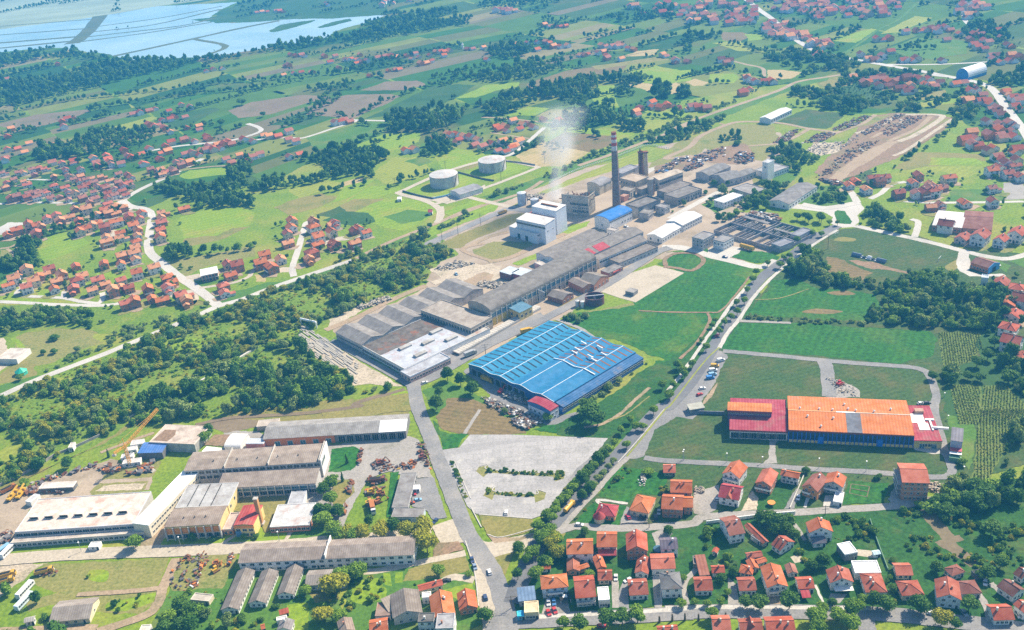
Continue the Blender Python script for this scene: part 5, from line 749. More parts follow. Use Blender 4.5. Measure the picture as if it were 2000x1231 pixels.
mb=MB();mb.box(-a*.95,-a*.2,d*.55,d*.72,2.9,3.5);mb.box(a*.1,a*.8,d*.3,d*.42,2.9,3.4);b.part('roof',mb,M['flat'],(.22,.21,.21))
ind('store_hut','grey box hut at the near corner of the roofless ruin','hut','6 640 236 718 206 692 178',5,'flat',(.24,.25,.29),W_GREY)
ind('store_hut','grey box hut at the far right corner of the roofless ruin','hut','6 745 178 816 140 782 120',5,'flat',(.24,.25,.29),W_GREY)
b=ind('fire_station','orange walled garage with brown roof and bright blue gable','fire station','6 1700 322 1802 354 1818 318',4.6,'gable',(.24,.09,.06),(.66,.20,.05),18,'wall','tile',form='R',win=(('f',6,1.2,1.4,1.4),))
m=MB();e=b.h+.1;m.prism_x([(-b.D/2,0),(b.D/2,0),(b.D/2,e),(0,e+b.D/2*math.tan(b.pitch)),(-b.D/2,e)],b.L/2-.1,b.L/2+.25);b.part('blue_gable',m,M['paint'],(.08,.32,.66));m=MB();m.box(b.L/2+.25,b.L/2+.35,-2,2,0,3.6);b.part('door',m,M['dark'])
ind('barn','long barn half with white sheet roof behind brick houses','barn','6 1487 114 1655 130 1655 70',5,'gable',(.76,.74,.72),W_CREAM,8,'brick','sheet',form='R',win=(('f',7,1.6,1.4,1.4),))
ind('barn','long barn half with red-brown tiled roof behind brick houses','barn','6 1656 130 1822 142 1818 72',5,'gable',(.26,.085,.055),W_CREAM,8,'brick','tile',form='R',win=(('f',7,1.6,1.4,1.4),))
ind('transformer_house','slim white transformer tower near the orange garage','transformer house','6 1762 408 1802 412 1806 394',7,'flat',(.5,.55,.6),(.68,.74,.8),wmat='wall',win=(('f',1,1,1.2,2.2),))
def tank(name,label,s,dpx,h,color,cone=1.6,mat='grime',n=40,cat='tank',flat_top=False):
 q=G(pts(s)[0]);r=dpx/2*np.linalg.norm(q-np.array([0,0,CAM_H]))/FOC;t=thing(name,label,cat,(q[0],q[1],0))
 mb=MB();mb.cyl(0,0,-.2,h,r,n=n);part('shell',mb,M[mat],t,color=color)
 mb=MB();mb.cyl(0,0,h+.02,h+cone,r+.08,.3,n);part('roof',mb,M['rusty'],t,color=tuple(.9*k for k in color))
 mb=MB();mb.cyl(0,0,h-.35,h-.1,r+.12,n=n);part('rim',mb,M['steel'],t)
 mb=MB();mb.bar((r+.3,0,0),(r+.3,0,h),.25);mb.bar((r*.7,-r*.72-.6,0),(r*.95,-r*.4-.3,h),.25);part('stair',mb,M['rust'],t);return t
tank('oil_tank','nearer of the two big round white oil tanks','2 624 1031',55,11,(.60,.58,.56));tank('oil_tank','farther of the two big round white oil tanks','2 892 946',53,10.5,(.60,.58,.56))
tank('water_tank','white upright tank left of the white stepped mill','g 468 128',17.5,11,(.66,.70,.76),1.0,n=24);tank('water_tank','low white tank half hidden behind the white stepped mill','g 630 135',16,5.5,(.66,.70,.76),.8,n=24)
tank('silo','round grey concrete silo below the rusty tower','a 1272 935',13,15,(.46,.40,.34),.6,n=20,cat='silo')
q=G(pts('5 1462 548')[0]);t_=thing('thickener','round open rusty basin beside the factory street','basin',(q[0],q[1],0));r=54*.35*np.linalg.norm(q-np.array([0,0,CAM_H]))/FOC
mb=MB();n=36
an=[2*math.pi*i/n for i in range(n)];ring=lambda rr_,z:[(rr_*math.cos(k),rr_*math.sin(k),z)for k in an]
vs=ring(r,-.2)+ring(r,5.5)+ring(r-.4,5.5)+ring(r-.4,1.2);fs=[]
for j in range(3):fs+=[(j*n+i,j*n+(i+1)%n,(j+1)*n+(i+1)%n,(j+1)*n+i)for i in range(n)]
mb.add(vs,fs);part('shell',mb,M['paint'],t_,color=(.13,.035,.04));mb=MB();mb.cyl(0,0,1.0,1.25,r-.42,n=n);part('sludge',mb,M['plough'],t_)
mb=MB();mb.box(-r,r,-.5,.5,5.6,6.0);mb.cyl(0,0,1.2,5.5,.7,n=10);part('bridge',mb,M['steel'],t_)
mb=MB()
tank('feed_tank','left one of two small white tanks beside the rusty basin','5 1366 568',8,4.5,(.7,.7,.7),.4,n=16,cat='tank');tank('feed_tank','right one of two small white tanks beside the rusty basin','5 1394 572',8,4.5,(.7,.7,.7),.4,n=16,cat='tank')
ind('pumping_station','flat pump house with grey sheet roof at the tank compound corner','pump house','2 690 1085 775 1062 840 1035',4,'shed',(.34,.34,.36),W_GREY,rise=.6,form='C')if False else None
ind('pumping_station','grey-roofed open loading shed below the nearer oil tank','shed','2 708 1088 838 1048 780 1026',4.5,'gable',(.36,.36,.38),W_WHITE,10)
H('2 530 1186 556 1184 556 1168',3,'x',C_CRIM,W_WHITE,'tiny white house with red roof alone beside the tank road',fw=1,sw=0,chim=0,cat='hut',name='guard_hut',group='')
H('2 358 1114 380 1112 380 1098',2.6,'flat',(.7,.7,.7),W_WHITE,'tiny white hut in the meadow left of the oil tanks',fw=0,sw=0,chim=0,cat='hut',name='guard_hut',group='')
A_,B_,C_=(916.7,729.3),(1099,811.5),(1254,711.5);b=Bld('blue_warehouse','huge blue warehouse with four white-capped ridges and rows of roof strips','warehouse',A_,B_,C_,0.0)
b.h=7.5;a,d=b.L/2,b.D/2;b.wi=.1;X=lambda f:-a+2*a*f
CB,CB2=(.011,.205,.385),(.009,.165,.36)
mb=MB();mb.box(X(0)+.1,X(.925),-d+.1,d-.1,-.2,6.6);mb.box(X(.925),a-.1,-d+.1,d-.1,-.2,4.4);b.part('wall',mb,M['paint'],(.02,.10,.33))
val,rid=[0,.25,.487,.70,.925],[.15,.365,.58,.80];ZV,ZR=7.0,8.3
for k in range(4):
 x0,xm,x1=X(val[k]),X(rid[k]),X(val[k+1]);mb=MB();up=[]
 for i in range(9):u=i/8;up.append((x0+(xm-x0)*u,ZV+(ZR-ZV)*(.5-.5*math.cos(math.pi*u))))
 for i in range(1,9):u=i/8;up.append((xm+(x1-xm)*u,ZV+(ZR-ZV)*(.5+.5*math.cos(math.pi*u))))
 mb.prism_y([(x,z)for x,z in up]+[(x1,6.3),(x0,6.3)],-d,d);r_=b.part('roof',mb,M['bluesheet'],CB if k<2 else CB2)
 def zr(x):return next(up[i][1]+(up[i+1][1]-up[i][1])*(x-up[i][0])/(up[i+1][0]-up[i][0])for i in range(len(up)-1)if up[i][0]<=x<=up[i+1][0]+1e-6)
 mb=MB();mb.box(xm-.16,xm+.16,-d-.05,d+.05,ZR-.1,ZR+.12);part('ridge_cap',mb,M['white'],r_)
 mb=MB()
 for i in range(len(up)-1):mb.bar((up[i][0],-d-.12,up[i][1]),(up[i+1][0],-d-.12,up[i+1][1]),.16)
 part('verge_trim',mb,M['white'],r_)
 ns,y0s=(15,0)if k<2 else(7,d*.02)
 for j in range(ns):
  y=(-d+2*d*(j+.6)/ns)if k<2 else(y0s+(d-y0s)*(j+.6)/ns)
  for s0,s1 in((x0+.12*(xm-x0),xm-.8),(xm+.8,x1-.1*(x1-xm))):
   mb=MB()
   xs_=[s0+(s1-s0)*i/6 for i in range(7)]
   mb.add([(x,yy,zr(x)+.07)for x in xs_ for yy in(y-.5,y+.5)],[(2*i,2*i+2,2*i+3,2*i+1)for i in range(6)]);part('skylight_strip',mb,M['rust']if k>1 else M['glass'],r_)
mb=MB();mb.prism_y([(X(.925),6.2),(a,4.9),(a,4.5),(X(.925),5.8)],-d+1,d);b.part('lean_to_roof',mb,M['sheet'],(.022,.13,.33))
mb=MB();mb.bar((X(.487),0,7.4),(X(.58),0,8.7),.3);mb.bar((X(.58),0,8.7),(X(.70),0,7.5),.3);mb.bar((X(.70),0,7.5),(X(.80),0,8.7),.3);mb.bar((X(.80),0,8.7),(X(.91),0,7.5),.4);b.part('fire_wall',mb,M['white'])
for fx,fy in((.58,.42),(.55,.65),(.70,.70),(.80,.55),(.80,.30),(.74,.36),(.6,.3)):
 mb=MB();x,y=X(fx),-d+2*d*(.5+fy/2);mb.box(x-.5,x+.5,y-.5,y+.5,7.2,9.3);mb.bar((x,y,9.0),(x-5,y+1.2,8.6),.4);b.part('duct',mb,M['white'])
for k in range(22):p,rz=b.at('r',(k+.5)/22,2.4);link('window',win_mesh(2.6,1.2),b.o,p,rz)
for k in range(9):p,rz=b.at('f',.06+.6*k/9,0);link('loading_door',win_mesh(4.0,4.5,'dark','frame',True),b.o,p,rz)
P=pts('h 705 890 945 995 1010 930');b=Bld('warehouse_office','small white office with crimson curved roof at the corner of the blue warehouse','office',P[0],P[1],P[2],6.8)
b.walls('wall',(.62,.66,.74),.1);a,d=b.L/2,b.D/2;mb=MB();up=[(-a+2*a*i/10,6.9+1.5*math.sin(math.pi*(.08+.84*i/10)))for i in range(11)];mb.prism_y(up+[(a,6.5),(-a,6.5)],-d-.2,d);b.part('roof',mb,M['sheet'],(.36,.02,.05))
mb=MB();mb.prism_y([(x,z-.25)for x,z in up]+[(a,5.2),(-a,5.2)],-d-.3,-d);b.part('fascia',mb,M['paint'],(.03,.13,.36));b.win('r',2,3.6,1.4,1.2);b.win('r',1,1,1.4,1.4);b.win('f',4,1.6,1.4,1.4,0,.8)
b=ind('school_hall','long school hall with vivid orange roof and blue-framed window wall','school','c 1066 662|d 706 738 586 280',8,'gable',(.66,.19,.03),W_YEL,5,'wall','sheet')
n=28
b.win('f',n,2.1,2.6,4.6,0,1,'glass','blueframe' if 'blueframe' in M else 'frame')
for k in range(29):p,rz=b.at('f',k/28,0);mb=MB();mb.box(-.16,.16,-.25,.02,0,7.4);link('mullion',mb.mesh('mullion',M['paint']),b.o,p,rz,color=(.02,.13,.60))
for t in(.26,.74):p,rz=b.at('f',t,0);mb=MB();mb.box(-1.3,1.3,-.4,.02,0,4.4);link('door',mb.mesh('door',M['paint']),b.o,p,rz,color=(.02,.20,.75))
a,d,t=b.L/2,b.D/2,math.tan(b.pitch)
mb=MB();mb.box(-a,a,-d-.25,-d+.1,7.0,7.85);b.part('fascia',mb,M['paint'],(.16,.02,.03))
mb=MB();x0=-a+2*a*.475;x1=-a+2*a*.595;mb.prism_x([(-d-.02,8.0),(-.4,8.02+d*t),(-.4,8.09+d*t),(-d-.02,8.08)][::-1],x0,x1);b.part('roof_patch',mb,M['flat'],(.14,.15,.19))
mb=MB();mb.box(-a,-a*.2,-.35,.35,8+d*t-.1,8+d*t+.12);b.part('ridge_cap',mb,M['paint'],(.75,.36,.14));mb=MB();mb.box(-a*.2,a*.1,-.5,.5,8+d*t-.1,8+d*t+.16);b.part('ridge_cap',mb,M['white']);mb=MB();mb.box(a*.1,a,-.3,.3,8+d*t-.1,8+d*t+.12);b.part('ridge_cap',mb,M['paint'],(.6,.5,.4))
for x,y in((-.8,.12),(-.68,-.3),(-.48,.12),(-.26,.1),(-.26,-.35),(-.47,-.78),(.0,.2),(.12,.12),(.42,.1),(.7,.3),(-.05,.5)):b.vent(a*x,d*y,.65,.9)
b=ind('school_wing','crimson-roofed low left wing of the school','school','c 296 658 1058 688 1046 272',6,'gable',(.40,.035,.07),W_WHITE,5,'wall','sheet',win=(('f',6,.6,5.2,3.6,.03,.97),))
a,d=b.L/2,b.D/2;mb=MB();mb.box(-a,a,-d-.25,-d+.1,5.0,5.85);b.part('fascia',mb,M['paint'],(.20,.02,.04))
b=ind('school_upper_floor','raised orange-roofed floor with violet window front on the crimson wing','school','c 270 408 850 432 848 322',10.5,'gable',(.64,.20,.035),(.13,.05,.16),5,'paint','sheet',win=(('f',18,8.2,1.3,1.2,.03,.95),))
mb=MB();a,d=b.L/2,b.D/2;mb.box(-a,a,-d-.22,-d+.1,9.5,10.35);b.part('fascia',mb,M['paint'],(.18,.02,.05))
b=ind('school_annex','crimson flat-roofed right annex of the school with white roof terrace','school','d 702 802 1066 810 930 352',5,'flat',(.40,.035,.06),W_YEL,wmat='wall',rmat='sheet',par=.12,win=(('f',2,.1,2.4,2.8,.08,.95,'blueglass'),('f',2,1.4,2.2,1.6,.3,.7)))
a,d=b.L/2,b.D/2;mb=MB();mb.box(-a+.5,a*.25,d*-.02,d*.5,5.05,5.2);mb.box(-a*.35,a*.42,-d*.42,-d*.02,5.05,5.2);b.part('roof_terrace',mb,M['white'])
mb=MB();mb.box(a*.3,a*.95,d*.12,d*.2,5.02,5.6);mb.box(a*.55,a*.68,-d*.45,d*.12,5.02,5.6);b.part('roof_duct',mb,M['white']);mb=MB();mb.box(-a*.3,a*.35,d*.5,d*.68,5.05,6.8);b.part('roof_light',mb,M['wall'],(.48,.30,.22))
b=ind('stair_tower','grey sheet-clad tower with small red and white canopy beside the school','tower','d 1178 800 1336 822 1292 655',8.5,'shed',(.21,.20,.24),(.46,.50,.62),wmat='wall',rise=.8)
mb=MB();a,d=b.L/2,b.D/2;mb.box(-a,a,-d-3,-d,4.2,4.5);b.part('canopy',mb,M['paint'],(.45,.03,.07));mb=MB();mb.box(-a,a,-d-5,-d-3,3.6,3.9);b.part('canopy',mb,M['white']);mb=MB();mb.box(-a,a,-d-6.6,-d-4.9,-.1,2.6);b.part('porch',mb,M['paint'],(.15,.34,.20))
mb=MB();q=G(pts('d 1080 640')[0],5.5);mb.bar(G(pts('d 940 632')[0],5.6),G(pts('d 1150 648')[0],5.6),.8);tag(part('bridge_duct',mb,M['white']),'white horizontal duct linking the school annex and the grey tower','duct')
b=ind('white_workshop','broad workshop with cream-white flat roof and a row of seven roof hatches','workshop','e 190 1197 1735 1092 1897 672',6,'flat',(.66,.57,.50),W_GREY,wmat='wall',rmat='rusty',par=.25,pc=(.62,.62,.66),win=(('f',16,3.4,3.4,1.4),))
a,d=b.L/2,b.D/2
for k in range(7):
 x=-a*.80+a*1.52*k/6;y=-d*.22;mb=MB();mb.add([(x-2.3,y-1.2,6),(x+2.3,y-1.2,6),(x+2.3,y-1.2,7.8),(x-2.3,y-1.2,7.8),(x-2.3,y+6,6.02),(x+2.3,y+6,6.02)],[(0,1,2,3),(3,2,5,4),(0,3,4),(1,5,2)]);h_=b.part('roof_hatch',mb,M['rusty'],(.66,.58,.52))
 mb=MB();mb.box(x-1.9,x+1.9,y-1.3,y-1.2,6.4,7.5);part('glazing',mb,M['dark'],h_)
ind('front_annex','low concrete strip in front of the cream-white workshop','annex','7 60 748 802 690 800 662',3.2,'flat',(.52,.46,.40),W_GREY,wmat='wall',win=(('f',26,.9,1.8,1.4),))
b=ind('white_long_block','long white-roofed two-storey block with cream side full of small windows','office block','7 738 634 828 646 1092 200',8,'flat',(.84,.83,.82),(.82,.74,.58),wmat='wall',rmat='paint',par=.1)
b.win('r',30,4.8,1.4,1.1,.02,.98);b.win('r',30,1.6,1.4,1.1,.02,.98)
b=ind('ribbed_hall','tall hall with brown-grey ribbed roof and a double row of dark windows','factory hall','f 455 402|7 1787 292 1846 185',10,'gable',(.36,.29,.235),W_GREY,6,'wall',win=(('f',20,7.2,2.9,1.9),('f',7,4.0,2.9,1.9,0,.35)))
a,d,t=b.L/2,b.D/2,math.tan(R(6));mb=MB();mb.box(a-.1,a+.5,-d-.2,d+.2,-.2,10.6+d*t*.6);b.part('end_wall',mb,M['wall'],(.74,.73,.72));b.wi=-.5;b.win('r',3,6.5,1.8,3.0,.05,.5)
for k in range(3):mb=MB();x=-a+2*a*(.3,.62,.99)[k];mb.box(x-.15,x+.15,-d,d,10.02,10.7+d*t);b.part('fire_wall',mb,M['conc'])
for x in(-.6,-.25,.05,.35,.65):b.vent(a*x,-d*.25,.5,.6,(.15,.12,.1))
b=ind('ribbed_hall','lower ribbed hall with concrete pillars in front of the taller ribbed hall','factory hall','f 890 628|7 1762 412 1772 340',7,'shed',(.34,.275,.225),W_GREY,wmat='wall',rmat='fibre',rise=1.6,win=(('f',12,1.2,4.2,2.4),('f',12,4.2,4.2,1.5,0,1,'blueglass')))
for k in range(13):p,rz=b.at('f',k/12,0);mb=MB();mb.box(-.3,.3,-.7,.02,0,6.6);link('pillar',mb.mesh('pillar',M['conc']),b.o,p,rz)
b=ind('orange_hall','brown-roofed hall with orange panels, pillars and yellow side wall','factory hall','f 203 1132 920 1088 1022 846',8.5,'gable',(.34,.265,.21),(.70,.55,.24),5,'wall',win=(('f',7,1.0,4.6,2.4),))
for k in range(7):p,rz=b.at('f',(k+.5)/7,3.8);mb=MB();mb.box(-2.4,2.4,-.12,.02,0,3.4);link('orange_panel',mb.mesh('orange_panel',M['paint']),b.o,p,rz,color=(.68,.24,.03))
for k in range(8):p,rz=b.at('f',k/7,0);mb=MB();mb.box(-.3,.3,-.9,.02,0,8.0);link('pillar',mb.mesh('pillar',M['conc']),b.o,p,rz)
for x in(-.4,0,.4):b.vent(b.L/2*x,-b.D*.1,.5,.6,(.15,.12,.1))
b=ind('grey_flat_hall','light grey flat-roofed hall with dark roof seams behind the orange-panelled hall','factory hall','f 345 882 1032 850 1104 552',7.5,'flat',(.44,.435,.43),(.70,.55,.24),wmat='wall',par=.15,win=(('r',3,4,1.8,1.8),))
for x in(-.56,-.1,.34):mb=MB();mb.box(b.L/2*x-.2,b.L/2*x+.2,-b.D/2+.4,b.D/2-.4,7.45,7.62);b.part('roof_seam',mb,M['dark'])
b=ind('boiler_house','red-roofed boiler house with orange front below a slim brick chimney','boiler house','f 1102 1108 1362 1102 1476 842',7.5,'gable',(.48,.055,.04),W_YEL,8,'wall','sheet',ridge='y',win=(('f',3,3.6,2.2,1.4),('f',2,.8,2.2,1.4,.4,1)))
p,rz=b.at('f',.15,0);mb=MB();mb.box(-1.5,1.5,-.15,.02,0,3.6);link('door',mb.mesh('door',M['paint']),b.o,p,rz,color=(.12,.25,.42));mb=MB();mb.box(-b.L/2,b.L/2,-b.D/2-.1,-b.D/2+.3,5.6,7.2);b.part('orange_panel',mb,M['paint'],(.66,.24,.04))
base=pts('f 1470 1090')[0];q=G(base);hh=height_of(base,pts('f 1365 762')[0][1]);c_=thing('slim_chimney','slim square yellow-brown chimney beside the red boiler house','chimney',(q[0],q[1],0),b.o.rotation_euler.z)
mb=MB();mb.box(-1.0,1.0,-1.0,1.0,-.2,hh);part('shaft',mb,M['wall'],c_,color=(.55,.27,.09));mb=MB();mb.box(-1.15,1.15,-1.15,1.15,hh,hh+.5);part('cap',mb,M['conc'],c_);mb=MB();mb.box(-1.6,1.6,-1.6,1.6,-.2,1.2);part('base',mb,M['conc'],c_)
ind('link_passage','low pinkish flat passage between the orange-panelled hall and the boiler house','annex','f 962 1168 1096 1162 1158 942',3.6,'flat',(.50,.40,.35),W_ORW,wmat='wall',win=(('f',2,1,1.4,1.6),))
b=ind('canteen','single-storey building with whitish flat roof and orange walls','canteen','7 1505 657 1726 644 1766 520',4,'flat',(.56,.56,.56),(.56,.20,.10),wmat='wall',par=.2,rmat='rusty',win=(('f',9,1.2,1.8,1.4),('r',5,1.2,1.6,1.4)))
ind('link_passage','narrow flat-roofed link between the whitish canteen and the pillared hall','annex','7 1602 532 1690 526 1708 452',4,'flat',(.42,.43,.46),W_WHITE,wmat='wall',par=.15)
b=ind('store_shed','pale flat shed with a big rust-red roof stain behind the white long block','shed','7 832 182 1085 194 1132 92',6,'flat',(.58,.48,.40),W_GREY,par=.1)
m=MB();m.prism_z([(-b.L*.46,-b.D*.40),(-b.L*.12,-b.D*.42),(-b.L*.08,-b.D*.05),(-b.L*.16,b.D*.22),(-b.L*.40,b.D*.2)],6.0,6.06);b.part('roof_stain',m,M['redsoil'])
ind('blue_canopy','open shed with blue sheet roof beside the yellow crane','shed','7 765 244 905 240 926 186',4.5,'shed',(.08,.22,.60),(.16,.15,.15),rise=.8)
P=[(512.8,858.5),(793,842),(798,818)];b=Bld('orange_depot','long depot with grey roof, orange wall at left and dark open bays at right','depot',*P,5.2,'R',14)
b.walls('wall',(.20,.19,.19),.4,None,'gable').gable('fibre',(.36,.345,.33));a,d=b.L/2,b.D/2
mb=MB();mb.box(-a+.4,0,-d+.2,-d+.38,0,4.9);b.part('orange_panel',mb,M['paint'],(.62,.19,.04));mb=MB();t=math.tan(R(14));x0=a*.62;mb.prism_x([(-d-.05,5.22),(-.2,5.24+d*t),(-.2,5.32+d*t),(-d-.05,5.32)][::-1],x0,a+.1);b.part('roof_patch',mb,M['white'])
b.wi=.2;b.win('f',5,.1,3,3,.05,.5,'blueglass');b.win('f',8,.1,3.8,4.2,.52,.99,'dark')
ind('garage_row','narrow striped grey garage row in the scrap vehicle yard','garage','8 328 548 420 545 445 352',3,'flat',(.22,.21,.21),W_GREY,par=.1,win=(('r',8,.1,2.6,2.2,0,1,'dark'),));ind('garage_row','grey flat garage block joining the foot of the striped garage row','garage','8 325 600 500 600 512 550',3.4,'flat',(.24,.225,.22),W_BLUE,par=.1,win=(('f',6,.6,2,1.8,.02,.6,'blueglass'),))
ind('kiosk','small white kiosk standing on the garage lot beside parked cars','kiosk','8 447 446 483 444 486 420',2.6,'flat',(.7,.7,.72),W_WHITE,wmat='wall',par=.1,win=(('f',2,1,1.1,1.2),))
ind('brick_hut','pale flat-roofed hut left of the long orange depot','hut','7 1430 97 1550 86 1555 50',3.2,'flat',(.50,.43,.36),W_TAN,par=.1)
ind('tent_hall','white arched tent hall on the reddish heap yard','tent','7 1250 212 1342 214 1372 140',2.4,'arch',(.78,.77,.76),W_WHITE,wmat='wall',rmat='paint',rise=2.2)
ind('cold_store','small shed with white-blue sheet roof left of the orange depot wall','shed','7 1370 190 1470 190 1466 162',4,'flat',(.60,.66,.74),(.55,.2,.16),par=.1,rmat='sheet')
for s,lab in(('7 672 272 740 262 760 238','lowest white site container by the crane foot'),('7 680 305 780 292 782 268','white site container with two windows right under the blue canopy'),('7 700 232 760 222 772 200','grey site container left of the blue canopy'),('7 726 200 796 190 795 165','white site container behind the blue canopy')):
 ind('site_container',lab,'container',s,2.7,'flat',(.62,.60,.58),W_WHITE,wmat='wall',par=.06,win=(('f',2,1,1.2,1),))
ind('steel_rack','open steel rack with pale roof in the dirt yard','rack','7 215 442 405 432 418 400',3,'flat',(.66,.60,.54),(.10,.10,.10),par=.1)
ind('white_cabin','white cabin with slanted roof beside the yellow mobile cranes','cabin','7 140 512 170 518 185 468',3.2,'flat',(.62,.62,.64),W_WHITE,wmat='wall',par=.1)
H('7 378 215 405 212 402 185',3,'flat',(.6,.55,.48),W_WHITE,'small white hut at the edge of the scrub above the boundary wall',fw=1,sw=0,chim=0,cat='hut',name='hut',group='')
ind('sawmill','red-roofed market sheds on the pale lot at the left picture edge','shed','4 -20 860 92 862 60 800',4,'flat',(.62,.56,.5),W_WHITE,wmat='wall',par=.1)
P=pts('4 1120 398 1218 378 1200 345');b=Bld('unfinished_house','unfinished brick house with white slab roof on open concrete columns','house',*P,6.2);b.walls('brick',W_ORW,.6).flat('paint',(.74,.74,.74),.1);b.win('f',5,.5,1.6,2.1,0,1,'dark');b.win('f',5,3.4,1.6,1.8,0,1,'dark');m=MB();m.box(-b.L/2,b.L/2,-b.D/2-.2,b.D/2,2.9,3.15);b.part('floor_slab',m,M['conc'])
ind('concrete_block','grey concrete block standing alone on the pale apron','block','5 1632 482 1678 492 1690 470',3,'flat',(.28,.26,.24),(.26,.25,.24),par=.1)
# vehicles, machines, poles, heaps
def heading(p,q):a,b=G(p),G(q);return math.atan2(b[1]-a[1],b[0]-a[0])
WHEEL=MB();WHEEL.v=[];
def wheel(o,x,y,r=.33):
 mb=MB();mb.bar((0,-.12,0),(0,.12,0),r,0,10);w_=link('wheel',_wh(r),o,(x,y,r))
_whm={}
def _wh(r):
 if r not in _whm:mb=MB();mb.bar((0,-.14,0),(0,.14,0),r,0,10);mb.bar((0,-.16,0),(0,.16,0),r*.5,1,8);_whm[r]=mb.mesh('wheel',[M['rubber'],M['steel']])
 return _whm[r]
def vehicle(kind,label,s,color,group=None,c2=None):
 p,q_=pts(s);q=G(p);cat={'car':'car','van':'van','truck':'truck','bus':'bus','tanker':'tanker','dump':'dump truck','mobile':'mobile crane','digger':'excavator','dozer':'bulldozer'}[kind]
 o=thing({'car':'parked_car','van':'parked_van','truck':'truck','bus':'bus','tanker':'tanker_truck','dump':'dump_truck','mobile':'mobile_crane','digger':'excavator','dozer':'bulldozer'}[kind],label,cat,(q[0],q[1],.12),heading(p,q_),group)
 pm=M['paint']
 if kind in('car','van'):
  v=kind=='van';L,wd,hh=(2.5,.95,2.1)if v else(2.1,.87,1.42);mb=MB()
  body=[(-L,.35),(-L,1.0 if not v else 1.9),(-L+.2,1.05 if not v else 2.1),(L*.35,2.1),(L*.72,1.2),(L,1.05),(L,.35)]if v else[(-L,.35),(-L,.85),(-L+.15,.95),(L*.45,.95),(L-.1,.82),(L,.7),(L,.35)]
  mb.prism_y(body,-wd,wd);part('body',mb,pm,o,color=color)
  mb=MB();
  if v:mb.box(L*.0,L*.42,-wd-.01,wd+.01,1.3,1.9);mb.prism_y([(L*.37,2.06),(L*.70,1.28),(L*.74,1.3),(L*.41,2.08)],-wd*.9,wd*.9)
  else:mb.prism_y([(-L+.2,.95),(-L+.65,1.36),(L*.08,1.38),(L*.5,.95)],-wd*.9,wd*.9)
  part('windows',mb,M['glass'],o)
  if not v:mb=MB();mb.box(-L+.62,L*.10,-wd*.86,wd*.86,1.37,1.43);part('roof',mb,pm,o,color=color)
  for x in(-L*.62,L*.62):
   for y in(-wd+.1,wd-.1):wheel(o,x,y)
  mb=MB()
  for y in(-wd+.25,wd-.25):m2=MB();m2.box(L-.02,L+.03,y-.18,y+.18,.62,.76);part('headlight',m2,M['white'],o)
 elif kind=='bus':
  mb=MB();mb.prism_y([(-5.6,.4),(-5.6,2.7),(-5.4,3.0),(5.3,3.0),(5.6,2.6),(5.65,.4)],-1.25,1.25);part('body',mb,pm,o,color=color)
  for k in range(7):
   for y in(-1.27,1.27):mb=MB();mb.box(-5.0+1.45*k,-3.8+1.45*k,y-.015,y+.015,1.6,2.5);part('window',mb,M['glass'],o)
  mb=MB();mb.box(5.6,5.68,-1.1,1.1,1.3,2.5);part('windscreen',mb,M['glass'],o)
  if c2:mb=MB();mb.box(-5.64,5.66,-1.28,1.28,.7,1.3);part('stripe',mb,pm,o,color=c2)
  for x in(-3.4,3.6):
   for y in(-1.1,1.1):wheel(o,x,y,.5)
 elif kind in('truck','tanker','dump','mobile'):
  mb=MB();mb.box(-4.2,4.2,-.9,.9,.7,1.0);part('chassis',mb,M['dark'],o)
  mb=MB();mb.prism_y([(2.5,.6),(2.5,2.9),(3.9,2.9),(4.4,1.9),(4.5,.6)],-1.15,1.15);part('cab',mb,pm,o,color=color)
  mb=MB();mb.prism_y([(3.95,2.7),(4.36,1.95),(4.42,1.97),(4.0,2.74)],-1.0,1.0);part('windscreen',mb,M['glass'],o);c=c2 or color
  mb=MB()
  if kind=='truck':mb.box(-4.6,2.2,-1.25,1.25,1.05,3.6);part('box_body',mb,pm,o,color=c)
  elif kind=='tanker':mb.bar((-4.6,0,2.1),(2.2,0,2.1),1.15,0,16);part('tank',mb,pm,o,color=c);mb=MB();mb.cyl(-1.2,0,3.2,3.5,.4,n=10);part('hatch',mb,M['steel'],o)
  elif kind=='dump':mb.prism_y([(-4.6,1.3),(-4.3,2.6),(2.2,2.6),(2.2,1.05),(-4.0,1.05)],-1.2,1.2);part('tipper',mb,pm,o,color=c);mb=MB();mb.box(-4.0,2.0,-1.0,1.0,2.61,2.66);part('load',mb,M['dark'],o)
  else:mb.box(-4.4,1.2,-1.2,1.2,1.05,2.0);mb.box(-1.5,.6,-1.1,.2,2.0,3.1);part('superstructure',mb,pm,o,color=c);mb=MB();mb.bar((-2.6,.5,2.4),(6.2,.5,3.6),.5);part('boom',mb,pm,o,color=color)
  for x in(-3.4,-2.2,3.3):
   for y in(-1.0,1.0):wheel(o,x,y,.5)
 else:
  for y in(-1.1,1.1):mb=MB();mb.prism_y([(-2.0,.5),(-1.6,.05),(1.6,.05),(2.0,.5),(1.6,.95),(-1.6,.95)],y-.3,y+.3);part('track',mb,M['rust'],o)
  mb=MB();mb.box(-1.8,.6,-1.1,1.1,.95,2.1);part('body',mb,pm,o,color=color);mb=MB();mb.box(-.4,1.1,-.3,1.0,.96,3.0);part('cab',mb,pm,o,color=c2 or color);mb=MB()
  if kind=='digger':mb.bar((.8,-.5,1.6),(3.4,-.5,4.2),.28);mb.bar((3.4,-.5,4.2),(5.2,-.5,1.2),.24);mb.box(4.8,5.6,-1.0,0,.3,1.2);part('arm',mb,pm,o,color=color)
  else:mb.box(2.2,2.5,-1.7,1.7,.1,1.3);mb.box(.8,2.2,-1.5,-1.3,.5,.8);mb.box(.8,2.2,1.3,1.5,.5,.8);part('blade',mb,pm,o,color=color)
 return o
